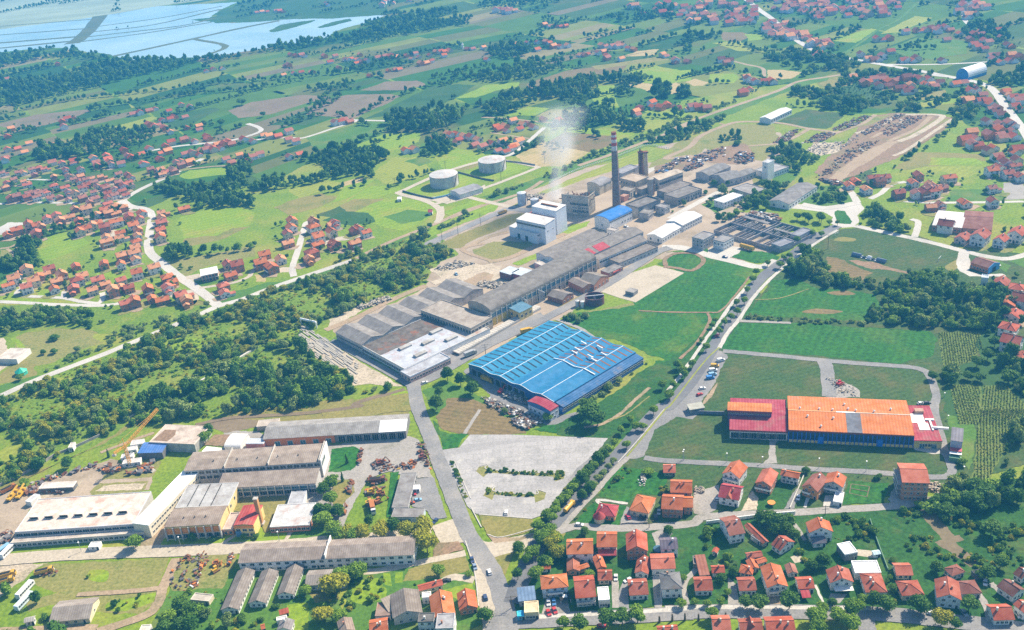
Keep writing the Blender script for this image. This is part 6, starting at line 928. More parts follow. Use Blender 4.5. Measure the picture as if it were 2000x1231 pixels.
WH,BK,RD_,BL,GY,YE,OG,PB=(.74,.74,.74),(.02,.02,.025),(.50,.015,.02),(.03,.06,.16),(.35,.37,.40),(.62,.36,.02),(.45,.15,.025),(.25,.45,.62)
for a in[('car','dark blue car parked at the kerb, upper of two in a line','G 1480 330 1492 370',BL),('car','grey-blue car parked at the kerb just below the dark blue one','G 1515 422 1528 465',(.22,.30,.42)),('car','white car driving beside the narrow grass strip','G 1705 490 1690 450',WH),('car','dark blue car on the road next to the brick bungalow','G 1652 820 1640 780',BL),('car','black car at the end of the pale garden lane','G 1150 600 1220 590',BK),('car','white car alone on the concrete car park','8 968 582 971 560',WH),('car','dark blue car beside the garage lot entrance','8 572 628 560 640',BL),('car','white car at the mouth of the gravel lane','A 10 978 60 982',WH),('car','crimson car beside the orange pyramid roof','A 645 875 625 845',(.45,.01,.06)),('car','black car in front of the cream house','A 830 897 890 900',BK),('car','silver car between the cream house and the brick house','A 1046 815 1040 860',(.5,.52,.54)),('car','dark car below the silver car','A 1005 880 1000 845',BK),('car','white car, upper left of the four parked cars','C 476 888 480 930',WH),('car','blue car, upper right of the four parked cars','C 546 882 552 925',(.06,.22,.50)),('car','red car, lower left of the four parked cars','C 478 1018 495 1060',RD_),('car','red car, lower right of the four parked cars','C 556 990 575 1030',RD_),('car','red car driving on the lower street','C 1165 1192 1215 1188',RD_),('car','white car on the two-track garden drive','C 1350 562 1350 600',WH),('car','white car parked above the low red-roofed white house','C 1508 598 1480 610',WH),('car','white car beside the orange-walled gable house','B 1058 628 1050 665',WH),('car','white car at the lower right corner house','F 1925 1045 1950 1100',WH),('car','white and blue car on the garden grass at the right','F 1490 628 1490 660',WH),('car','silver car half under street trees near the light blue gable','F 1215 1020 1240 1050',GY),('car','white car behind the yellow-green street tree','F 800 1025 830 1030',WH),('car','white car at the factory street junction','5 513 998 540 990',WH),('car','red car on the garage lot, nearest the white kiosk','8 445 480 470 478',RD_),('car','pale blue car in the middle of the garage lot','8 475 510 500 505',PB),('car','orange-red car on the garage lot, below the pale blue one','8 437 526 460 522',(.5,.08,.02)),('car','pale car in front of the white stepped mill','g 395 572 430 585',WH),('car','white car in front of the bright blue roof hall','g 1815 425 1850 432',WH),('car','blue van-like car on the sandy yard','5 690 392 700 402',(.2,.35,.5)),('car','blue car on the works road by the depot office','6 332 296 350 300',BL),('van','white van at the top of the row beside the avenue yard','6 308 874 340 868',WH),('van','yellow van in the row beside the avenue yard','6 275 905 300 905',YE),('van','white van just below the yellow van','6 265 930 290 928',WH),('van','pale blue van below the white van','6 262 954 288 950',PB),('van','blue van at the bottom of the avenue yard row','6 250 972 275 970',(.04,.22,.55)),('car','white car apart from the vans, nearer the guard hut','6 205 1030 225 1026',WH),('car','small red car near the guard hut','6 190 1064 205 1058',RD_),('car','white car parked above the school annex','d 790 330 840 322',WH),('car','dark car parked above the school annex','d 868 325 910 322',BK),('car','white car beside the crimson-roofed dormer house','A 1815 655 1850 660',WH),('car','pale car beside the orange garage','6 1855 340 1870 348',WH),('car','red car on the avenue near the lime crop','6 285 735 300 715',RD_),('truck','white box truck driving past the flat works','5 770 842 800 830',(.4,.4,.4)),('truck','yellow lorry standing behind the far corner of the blue warehouse','5 1085 716 1120 708',YE),('tanker','bright yellow tanker truck on the avenue','8 1322 556 1345 530',YE),('bus','white bus in the lower left meadow','7 145 1018 185 975',WH),('bus','light blue and white bus in the lower left meadow','7 140 1082 185 1035',(.62,.74,.8)),('bus','white bus parked beside the white workshop','7 52 798 85 765',WH),('bus','blue bus at the left picture edge','7 8 805 30 790',PB),('dump','yellow dump truck on the sandy lot, upper one','7 40 935 80 925',YE),('dump','yellow dump truck on the sandy lot, lower one','7 28 970 62 960',YE),('mobile','yellow mobile crane, left one of the pair in the dirt yard','e 175 745 230 690',YE),('mobile','yellow mobile crane, right one of the pair in the dirt yard','e 280 720 335 650',YE),('dump','orange lorry at the left end of the dirt yard junk','e 120 660 180 630',OG),('digger','orange excavator parked along the hedge by the asphalt yard','8 62 580 72 550',OG),('dump','rusty lorry with load in the scrap vehicle row','8 250 405 290 400',(.22,.07,.03)),('digger','yellow-orange excavator in the scrap vehicle row','8 215 470 250 465',YE),('dozer','orange bulldozer in the scrap vehicle row','8 265 475 290 470',OG),('digger','orange excavator low in the scrap vehicle row','8 255 520 280 510',OG),('dozer','yellow bulldozer below the orange excavator','8 205 530 230 525',YE),('truck','white-cabbed lorry with orange load at the foot of the scrap row','8 225 562 230 585',WH,None,OG),('digger','red-brown wrecked excavator at the top of the scrap row','8 265 308 290 300',(.25,.06,.03)),('dozer','orange wrecked machine above the garage row','8 440 310 460 300',OG),('dozer','dark red wrecked machine near the factory road','8 500 275 530 265',(.22,.05,.03)),('digger','yellow excavator among the meadow junk','7 1205 905 1230 890',YE),('dozer','orange bulldozer among the meadow junk','7 1210 870 1240 865',OG),('truck','yellow container lorry under the front of the blue warehouse','h 285 680 340 700',YE),('digger','red loader at the waste heap before the blue warehouse','h 425 800 455 780',RD_),('dozer','red tractor on the sand heap by the school','6 970 1008 985 1000',RD_),('dump','yellow truck on the long works road','5 948 52 965 46',YE),('dump','yellow and black trailers beside the meadow junk','7 250 915 310 900',YE),('tanker','red railway tank wagon beside the brick sheds','g 1690 1025 1745 995',(.5,.06,.03))]:
 vehicle(*a)
q=G(pts('6 455 250')[0]);o=thing('storage_tank','bright yellow cylindrical tank lying on the depot lawn','tank',(q[0],q[1],0),heading(*pts('6 430 240 485 255')));mb=MB();mb.bar((-6,0,2.2),(6,0,2.2),1.7,0,18);part('shell',mb,M['paint'],o,color=YE)
for x in(-3.5,3.5):mb=MB();mb.box(x-.4,x+.4,-1.2,1.2,-.1,1.2);part('cradle',mb,M['conc'],o)
q=G(pts('7 730 318')[0]);ht=height_of(pts('7 730 318')[0],pts('7 690 205')[0][1]);o=thing('tower_crane','yellow lattice crane with long raised jib beside the site containers','crane',(q[0],q[1],0));top=np.array([*(G(pts('7 690 208')[0],ht)[:2]-q[:2]),ht]);tip=np.array([*(G(pts('7 880 -4')[0],ht+9)[:2]-q[:2]),ht+9]);cw_=np.array([*(G(pts('7 640 262')[0],ht-2)[:2]-q[:2]),ht-2])
def lattice(mb,a,b,wdt,n):
 a,b=np.array(a,float),np.array(b,float);d_=(b-a)/np.linalg.norm(b-a);s_=np.cross(d_,(0,0,1.0));s_=s_/(np.linalg.norm(s_)+1e-9)if np.linalg.norm(s_)>.1 else np.array([1.,0,0]);t_=np.cross(d_,s_);C=[(s_+t_)*wdt/2,(s_-t_)*wdt/2,(-s_-t_)*wdt/2,(t_-s_)*wdt/2]
 for c in C:mb.bar(a+c,b+c,.16)
 for k in range(n):
  u,v=a+(b-a)*k/n,a+(b-a)*(k+1)/n
  for i in range(4):mb.bar(u+C[i],v+C[(i+1)%4],.09)
YC=(.72,.36,.03);mb=MB();lattice(mb,(0,0,0),(top[0]*.0,top[1]*.0,ht),1.3,9);part('mast',mb,M['paint'],o,color=YC);mb=MB();lattice(mb,(0,0,ht),(tip[0],tip[1],tip[2]),1.2,16);part('jib',mb,M['paint'],o,color=YC);mb=MB();lattice(mb,(0,0,ht),(cw_[0],cw_[1],ht),1.0,4);mb.bar((cw_[0],cw_[1],ht),(0,0,ht+5),.1);mb.bar((0,0,ht),(0,0,ht+5),.2);mb.bar((0,0,ht+5),tuple(tip),.08);part('counter_jib',mb,M['paint'],o,color=YC);mb=MB();mb.box(-1.8,1.8,-1.8,1.8,-.1,1.0);part('base',mb,M['conc'],o);mb=MB();mb.box(cw_[0]-1,cw_[0]+1,cw_[1]-.8,cw_[1]+.8,ht-1.6,ht-.6);part('counterweight',mb,M['conc'],o)
def pole(s,label,cat='street lamp',name='street_lamp',head=True,r=.14,mat='steel',group=None,arm=False):
 b_,t_=pts(s);q=G(b_);hh=height_of(b_,t_[1]);o=thing(name,label,cat,(q[0],q[1],0),0,group);mb=MB();mb.bar((0,0,-.2),(0,0,hh),r,0,6,r*.6);part('pole',mb,M[mat],o)
 if head:mb=MB();mb.cyl(0,0,hh-.1,hh+.55,.25,.42,8);part('lamp_head',mb,M['white'],o)
 if arm:mb=MB();mb.bar((-2.4,0,hh-.6),(2.4,0,hh-.6),.12);mb.bar((-1.6,0,hh-2.2),(1.6,0,hh-2.2),.12);part('cross_arm',mb,M[mat],o)
for s,lab in(('9 98 282 98 238','slim white-headed lamp at the left end of the school lawn'),('9 342 297 342 248','slim white-headed lamp above the half-finished arch house'),('9 855 330 855 276','slim white-headed lamp behind the arched garage house'),('9 1118 348 1118 292','slim white-headed lamp above the garden lawn near the brick block'),('9 1660 372 1655 322','slim white-headed lamp at the bright bush right of the school road'),('d 1095 240 1092 192','upper slim lamp on the verge right of the school'),('d 1142 530 1138 486','lower slim lamp on the verge right of the school'),('9 540 300 540 268','slim lamp at the school path mouth'),('8 1960 285 1955 228','slim white-headed lamp beside the avenue yard lane'),('7 455 795 432 745','slim lamp on the lawn before the white workshop'),('7 1010 765 990 715','slim lamp on the lawn before the orange-panelled hall'),('7 1560 735 1550 685','slim lamp on the lawn before the whitish canteen')):pole(s,lab,group='slim lamps of the lower half')
for s,lab in(('2 630 955 628 898','thin pylon between the oil tanks'),('2 940 1012 938 955','thin pylon below the farther oil tank'),('2 656 1122 654 1060','thin pylon beside the loading shed'),('2 1183 912 1181 868','thin pylon in the tan field'),('2 350 1045 347 990','thin pylon on the meadow left of the oil tanks'),('5 612 212 609 138','leftmost tall pole of the works road row'),('5 700 170 697 98','second tall pole of the works road row'),('5 826 115 823 48','third tall pole of the works road row'),('5 855 850 850 778','tall pole beside the factory street'),('6 906 248 904 165','tall floodlight pole at the football pitch corner'),('A 918 1010 914 905','pole at the gravel lane below the brick house'),('8 1000 1110 995 1040','pole beside the blue sheet-roofed corner building'),('B 1408 840 1408 715','pole on the gravel lane below the white carport')):pole(s,lab,'pole','utility_pole',False,.2,'wood','utility poles',True)
for k,s in enumerate(('D 120 1130 130 1050','D 288 1112 296 1022','D 452 1105 455 1010','D 628 1105 622 1020','D 980 1052 984 1000','C 1918 1130 1926 1050')):pole(s,'%s bare pollarded tree trunk on the lower pavement'%('leftmost second third fourth rightmost far-left'.split()[k]),'tree trunk','bare_trunk',False,.55,'wood','bare pollarded trunks')
def wallrun(name,label,s,h,w_,mat,color=None,z=-.2,cat='wall',n=3):
 P=[G(p)for p in pts(s)];mb=MB();C=spl(P,n)if n>1 else P;o=thing(name,label,cat,tuple(P[0]))
 for i in range(len(C)-1):
  a,b=C[i]-P[0],C[i+1]-P[0];d_=(b-a)/max(np.linalg.norm(b-a),1e-6);nn=np.array([-d_[1],d_[0],0])*w_/2;a=a-d_*.02
  mb.add([(*(a+nn)[:2],z),(*(a-nn)[:2],z),(*(b-nn)[:2],z),(*(b+nn)[:2],z),(*(a+nn)[:2],h),(*(a-nn)[:2],h),(*(b-nn)[:2],h),(*(b+nn)[:2],h)],[(3,2,1,0),(4,5,6,7),(0,1,5,4),(1,2,6,5),(2,3,7,6),(3,0,4,7)])
 part('wall_body' if cat=='wall' else 'rail',mb,M[mat],o,color=color);return o,C,P[0]
wallrun('boundary_wall','long grey boundary wall under the scrub slope at lower left','7 -40 450 200 330 300 265 420 215 560 150',1.8,.4,'grime',(.40,.37,.34));wallrun('boundary_wall','white concrete pipe wall running through the scrub to the slab yard','4 1040 1032 1120 990 1260 905 1440 797',1.2,1.4,'wall',(.62,.6,.55));wallrun('boundary_wall','short white wall in the scrub above the yellow crane','4 690 1205 770 1165',1.4,1.0,'wall',(.6,.58,.54));wallrun('boundary_wall','dark wall round the left oil tank lawn','2 390 1070 480 1095 560 1112',1.6,.4,'grime',(.14,.16,.15));wallrun('boundary_wall','blue painted wall below the nearer oil tank','2 560 1112 640 1095 690 1068',1.8,.4,'paint',(.25,.48,.66));wallrun('boundary_wall','dark wall between the two oil tank lawns','2 700 965 830 1000 900 1012',1.6,.4,'grime',(.16,.15,.12));wallrun('boundary_wall','grey wall behind the farther oil tank','2 960 902 1050 912 1130 925',1.6,.5,'grime',(.4,.37,.33));wallrun('boundary_wall','dark school yard wall left of the crimson wing','c -200 455 0 462 230 470',2.2,.5,'grime',(.18,.2,.26));wallrun('boundary_wall','green garden fence wall along the vegetable plots','9 1140 620 1180 740 1240 900',1.4,.3,'paint',(.10,.22,.12));wallrun('boundary_wall','low wall between the driveways of the orange-walled house','B 950 760 1130 340',1.2,.4,'wall',(.6,.57,.5));wallrun('boundary_wall','low pale wall before the cream house yard','A 560 960 650 950 760 955 900 945',1.0,.4,'wall',(.5,.46,.42),n=1)
for s,lab in(('a -40 790 340 610 750 480 1000 380 1240 300 1500 345','white post fence along the far side of the works'),('9 230 640 500 605 720 585','low wire fence below the gravel lane')):
 o,C,P0=wallrun('fence',lab,s,1.5,.12,'white',None,1.25,'fence');pm_=MB();pm_.box(-.25,.25,-.25,.25,-.1,2.0);pm_=pm_.mesh('post',M['white'])
 L_=[np.linalg.norm(C[i+1]-C[i])for i in range(len(C)-1)];tot=sum(L_);k,acc=0,0
 for i in range(len(C)-1):
  while k*tot/70<=acc+L_[i]:u=(k*tot/70-acc)/max(L_[i],1e-6);link('post',pm_,o,C[i]+(C[i+1]-C[i])*u-P0);k+=1
  acc+=L_[i]
P=[G(p)for p in pts('5 690 836 1145 578')];L_=np.linalg.norm(P[1]-P[0]);o=thing('loading_ramp','long dark loading trough with white ribs beside the factory street','ramp',tuple((P[0]+P[1])/2),math.atan2(*(P[1]-P[0])[1::-1]));mb=MB();mb.box(-L_/2,L_/2,-2.6,2.6,-.1,1.1);part('floor',mb,M['dark'],o);mb=MB();mb.box(-L_/2,L_/2,-3.0,-2.6,-.1,1.7);part('edge',mb,M['conc'],o);mb=MB();mb.box(-L_/2,L_/2,2.6,3.0,-.1,1.7);part('edge',mb,M['conc'],o)
rb=MB();rb.box(-1.4,1.4,-2.5,2.5,1.1,1.9);rb=rb.mesh('rib',M['conc'])
for k in range(34):link('rib',rb,o,(-L_/2+L_*(k+.5)/34,0,0))
a_,b_,c_=[G(p,h_)for p,h_ in zip(pts('4 1675 636 1762 655 1772 690'),(5,5,0))];mb=MB();mb.bar(a_,b_,.8,0,8);mb.bar(b_,(b_[0],b_[1],0),.6,0,8);mb.bar(a_,(a_[0],a_[1],0),.3,0,6);tag(part('pipe_bridge',mb,M['white']),'white pipe bent down to the ground in the green scrub','pipe')
for s,lab in(('6 945 178 965 168','white goal at the left end of the football pitch'),('6 1522 318 1536 302','white goal at the right end of the football pitch')):
 a_,b_=[G(p)for p in pts(s)];mb=MB();mb.bar(a_,a_+(0,0,2.4),.12);mb.bar(b_,b_+(0,0,2.4),.12);mb.bar(a_+(0,0,2.4),b_+(0,0,2.4),.12);d_=(b_-a_)/np.linalg.norm(b_-a_);nn=np.array([-d_[1],d_[0],0])*1.8;mb.bar(a_+(0,0,2.4),a_+nn,.08);mb.bar(b_+(0,0,2.4),b_+nn,.08);mb.bar(a_+nn,b_+nn,.08);tag(part('football_goal',mb,M['white']),lab,'goal')
P=[G(p)for p in pts('6 1040 285 1228 328')];L_=np.linalg.norm(P[1]-P[0]);o=thing('football_stand','row of white benches between two dark dugouts beside the pitch','stand',tuple((P[0]+P[1])/2),math.atan2(*(P[1]-P[0])[1::-1]))
for x in(-L_/2,L_/2-7,-1):mb=MB();wd=7 if x!=-1 else 3;mb.prism_x([(-1.2,0),(1.2,0),(1.4,2.6),(.2,2.8),(-1.2,1.6)][::-1],x,x+wd);part('dugout',mb,M['paint'],o,color=(.10,.14,.22)if wd>3 else WH)
for k in range(9):
 x=-L_/2+9+(L_-18)*k/8
 if abs(x)>3:mb=MB();mb.box(x-1.8,x+1.8,-1.0,.8,.3,.8);mb.box(x-1.8,x+1.8,.4,.8,.8,1.6);part('bench',mb,M['white'],o)
q=G(pts('D 110 190')[0]);o=thing('paddling_pool','round blue pool behind the violet-roofed house','pool',tuple(q));mb=MB();mb.cyl(0,0,-.1,1.0,2.4,n=20);part('rim',mb,M['paint'],o,color=(.04,.16,.45));mb=MB();mb.cyl(0,0,1.0,1.04,2.2,n=20);part('pool_water',mb,M['blueglass'],o)
q=G(pts('B 708 715')[0]);o=thing('trampoline','orange round trampoline on the lawn of the salmon-roofed house','trampoline',tuple(q));mb=MB();mb.cyl(0,0,1.7,1.95,1.9,n=16);part('mat',mb,M['paint'],o,color=(.75,.26,.02))
for k in range(4):mb=MB();t=k*1.57;mb.bar((1.6*math.cos(t),1.6*math.sin(t),0),(1.6*math.cos(t),1.6*math.sin(t),1.7),.08);part('leg',mb,M['steel'],o)
q=G(pts('C 690 845')[0]);o=thing('garden_pergola','black and white square pergola beside the four parked cars','pergola',tuple(q),.1);mb=MB();mb.box(-2.4,2.4,-2.4,2.4,2.3,2.5);part('roof',mb,M['dark'],o);mb=MB();mb.box(-1,1,-1,1,2.52,2.7);part('skylight',mb,M['white'],o)
for x in(-2.2,2.2):
 for y in(-2.2,2.2):mb=MB();mb.bar((x,y,0),(x,y,2.3),.12);part('post',mb,M['white'],o)
q=G(pts('4 122 945')[0]);o=thing('green_tent','small turquoise-green tent by the saw yard','tent',tuple(q));mb=MB();mb.cyl(0,0,0,2.4,4.2,3.6,8);part('wall',mb,M['paint'],o,color=(.03,.36,.24));mb=MB();mb.cyl(0,0,2.41,5.0,4.3,.2,8);part('roof',mb,M['paint'],o,color=(.02,.42,.27))
P=[G(p)for p in pts('D 1000 0 1000 10')]
o=thing('guard_hut','small grey guard hut beside the dirt strip of the avenue yard','hut',tuple(G(pts('6 168 1150')[0])),.1);mb=MB();mb.box(-4,4,-2.8,2.8,-.1,3.0);part('wall',mb,M['grime'],o,color=(.35,.36,.34));mb=MB();mb.box(-4.5,4.5,-3.3,3.3,3.02,3.3);part('roof',mb,M['rusty'],o,color=(.40,.40,.34))
P=[G(p)for p in pts('B 1745 440 1985 475 1950 610 1725 560')];mb=MB()
for i in range(4):mb.bar(P[i]+(0,0,.1),P[(i+1)%4]+(0,0,.1),.3)
mb.bar((P[0]+P[3])/2+(0,0,.2),(P[1]+P[2])/2+(0,0,.2),.3);tag(part('foundation_wall',mb,M['plough']),'rectangular concrete foundation frame on the garden lawn','foundation')
def heap(name,label,s,n,smin,smax,mats,cat='scrap',flat=.5,hmax=1.5):
 mb=MB();hrn=random.Random(len(label)*13+n)
 for poly in(s if isinstance(s,(list,tuple))else[s]):
  q=[G(p)for p in pts(poly)];xs,ys=[p[0]for p in q],[p[1]for p in q];k=0;tr=0
  def ins(x,y):
   c=False
   for i in range(len(q)):
    (x1,y1),(x2,y2)=q[i][:2],q[i-1][:2]
    if(y1>y)!=(y2>y)and x<(x2-x1)*(y-y1)/(y2-y1)+x1:c=not c
   return c
  while k<n and tr<n*30:
   tr+=1;x,y=hrn.uniform(min(xs),max(xs)),hrn.uniform(min(ys),max(ys))
   if not ins(x,y):continue
   k+=1;sx,sy,sz=hrn.uniform(smin,smax),hrn.uniform(smin,smax)*hrn.choice([.3,.6,1]),hrn.uniform(smin,smax)*flat;a=hrn.uniform(0,6.28);c_,s_=math.cos(a),math.sin(a);z=hrn.uniform(-.1,hmax);tl=hrn.uniform(-.4,.4);m_=hrn.choices(range(len(mats)),[m[1]for m in mats])[0]
   vs=[(x+(dx*sx)*c_-(dy*sy)*s_,y+(dx*sx)*s_+(dy*sy)*c_,max(-.1,z+dz*sz+tl*dx*sx))for dx,dy,dz in((-1,-1,0),(1,-1,0),(1,1,0),(-1,1,0),(-.8,-.8,1),(.8,-.8,1),(.8,.8,1),(-.8,.8,1))]
   mb.add(vs,[(4,5,6,7),(0,1,5,4),(1,2,6,5),(2,3,7,6),(3,0,4,7)],m_)
 tag(part(name,mb,[M[m[0]]for m in mats]),label,cat,None,'stuff')
M['scrapgrey']=surf('scrap grey',(.10,.095,.10),(.20,.18,.18),(.22,.09,.05),.3,2.,.1,world=True);M['chalk']=plain('chalky rubble',(.36,.325,.275),.9);M['orangep']=plain('worn orange paint',(.55,.17,.03),.6);M['yellowp']=plain('worn yellow paint',(.68,.42,.03),.6);M['bluep']=plain('worn blue paint',(.08,.18,.36),.6)
J=[('rust',4),('scrapgrey',5),('chalk',1),('redsoil',2)]
heap('scrap_rows','long rows of rusty scrap on the reddish ground',['3 835 995 1000 845 1090 800 1225 778 1110 850 960 945 880 1005','3 1085 745 1180 690 1290 640 1340 640 1200 720 1120 755','3 1200 730 1360 645 1460 648 1330 720 1240 765','3 925 725 1050 660 1170 640 1080 690 980 735','3 760 800 860 740 960 745 880 790','3 600 800 700 730 760 720 680 790'],170,.5,1.7,J,hmax=.7)
heap('wreck_yard','wrecked cars and scrap beside the grey workshops',['3 -60 970 60 890 130 880 20 960','3 120 905 190 860 330 820 340 870 240 900','3 350 890 420 850 490 860 490 910 420 920','3 100 930 200 900 210 925 120 960','6 390 85 480 38 620 55 640 88 560 105 450 92','3 850 1000 960 1010 1000 1030 940 1040'],85,.8,2.0,[('rust',4),('scrapgrey',4),('white',.6),('bluep',.6),('redsoil',2)])
heap('rubble_field','pale demolition rubble beside the scrap rows',['3 780 840 830 800 980 790 1070 750 1080 790 960 850 860 870','5 820 430 990 440 900 470 800 460','5 560 360 700 315 800 330 640 370','5 130 570 300 515 330 530 160 590','2 1060 1100 1180 1080 1170 1110 1080 1120'],160,.4,1.3,[('chalk',5),('sand',3),('scrapgrey',1)],'rubble')
heap('waste_heap','mixed waste and white scrap in front of the blue warehouse',['h 450 790 620 800 700 870 700 930 560 880 460 850','h 210 840 380 890 640 990 880 1080 860 1120 640 1080 500 1040 300 950','h 540 1090 700 1060 860 1110 700 1190 560 1140'],330,.3,1.2,[('chalk',4),('scrapgrey',4),('rust',2),('white',1),('wood',2)],'waste')
heap('machine_scrap','rusty orange machine parts in the scrap vehicle rows',['8 205 290 330 290 330 340 250 360','8 190 380 300 370 300 430 200 560 180 540','8 330 320 470 290 460 330 350 345','8 470 165 520 210 560 330 530 345 480 250','8 75 460 100 400 120 400 95 480','8 135 300 160 210 170 230 150 310'],45,.4,1.3,[('orangep',.6),('rust',5),('yellowp',.3),('scrapgrey',4)])
heap('yard_junk','rusty pipes and machine junk in the lower left dirt yard',['e 380 600 560 520 720 460 900 420 1280 300 1250 360 1040 420 860 470 640 530 420 640','e 1280 380 1420 330 1560 400 1440 440','e 1640 400 1990 280 1990 420 1660 470','e 560 650 870 640 820 690 580 690','7 0 700 60 690 50 740 0 750','7 60 450 200 440 210 470 60 500'],60,.5,1.7,[('rust',4),('scrapgrey',4),('chalk',2),('orangep',.7)])
heap('meadow_junk','rusty vehicle wrecks and frames strewn over the small meadow',['7 990 830 1160 805 1170 850 1010 860','7 960 890 1060 850 1090 920 1030 1020 950 1000','7 1060 960 1110 960 1110 1000 1060 1000','7 1090 860 1160 840 1150 940 1090 950','7 1265 880 1290 810 1305 815 1280 885','7 200 910 320 880 320 920 200 940'],30,.3,1.2,[('orangep',1),('rust',5),('scrapgrey',4),('white',.6)])
heap('stone_heap','sand, stone and bricks dumped beside the brick block',['b 740 430 880 430 970 540 860 600 760 500','6 900 970 1010 1000 1080 1040 1080 1070 960 1060 930 1000','A 1500 480 1620 500 1640 560 1520 560','A 820 320 870 320 860 420 820 400','9 1460 410 1560 430 1530 460 1470 450'],70,.25,.8,[('chalk',4),('sand',3)],'stones')
heap('roof_debris','rubble and weeds on the roofs and yards of the derelict blocks',['a 1480 900 1800 800 1860 860 1560 960','a 880 1010 1000 960 1130 930 1000 1000'],60,.4,1.2,[('redsoil',3),('scrapgrey',3),('chalk',2)],'rubble')
heap('field_stones','pale loose stones on the lawn beside the green cottage','A 740 400 880 380 880 480 800 470',30,.2,.6,[('white',1),('chalk',1)],'stones')
mb=MB();a_,b_,c_=[G(p)for p in pts('4 1660 775 1990 1015 2000 880')];u=(b_-a_)/np.linalg.norm(b_-a_);d_=c_-b_;L_=np.linalg.norm(b_-a_);dl=np.linalg.norm(d_);d_/=dl;sr=random.Random(4)
for row in range(13):
 t=0.0
 while t<L_-3:
  n_=sr.uniform(4,22)
  if sr.random()<.8:p=a_+u*t+d_*(dl*(row+.5)/13+sr.uniform(-.3,.3));q2=p+u*min(n_,L_-t);mb.bar(p+(0,0,.1),q2+(0,0,.1),sr.uniform(.5,.8))
  t+=n_+sr.uniform(1,5)
q3=[G(p)for p in pts('5 -20 880 320 985 60 1000')]
tag(part('slab_rows',mb,M['chalk']),'rows of pale concrete slabs left on the demolished yard','slabs',None,'stuff')
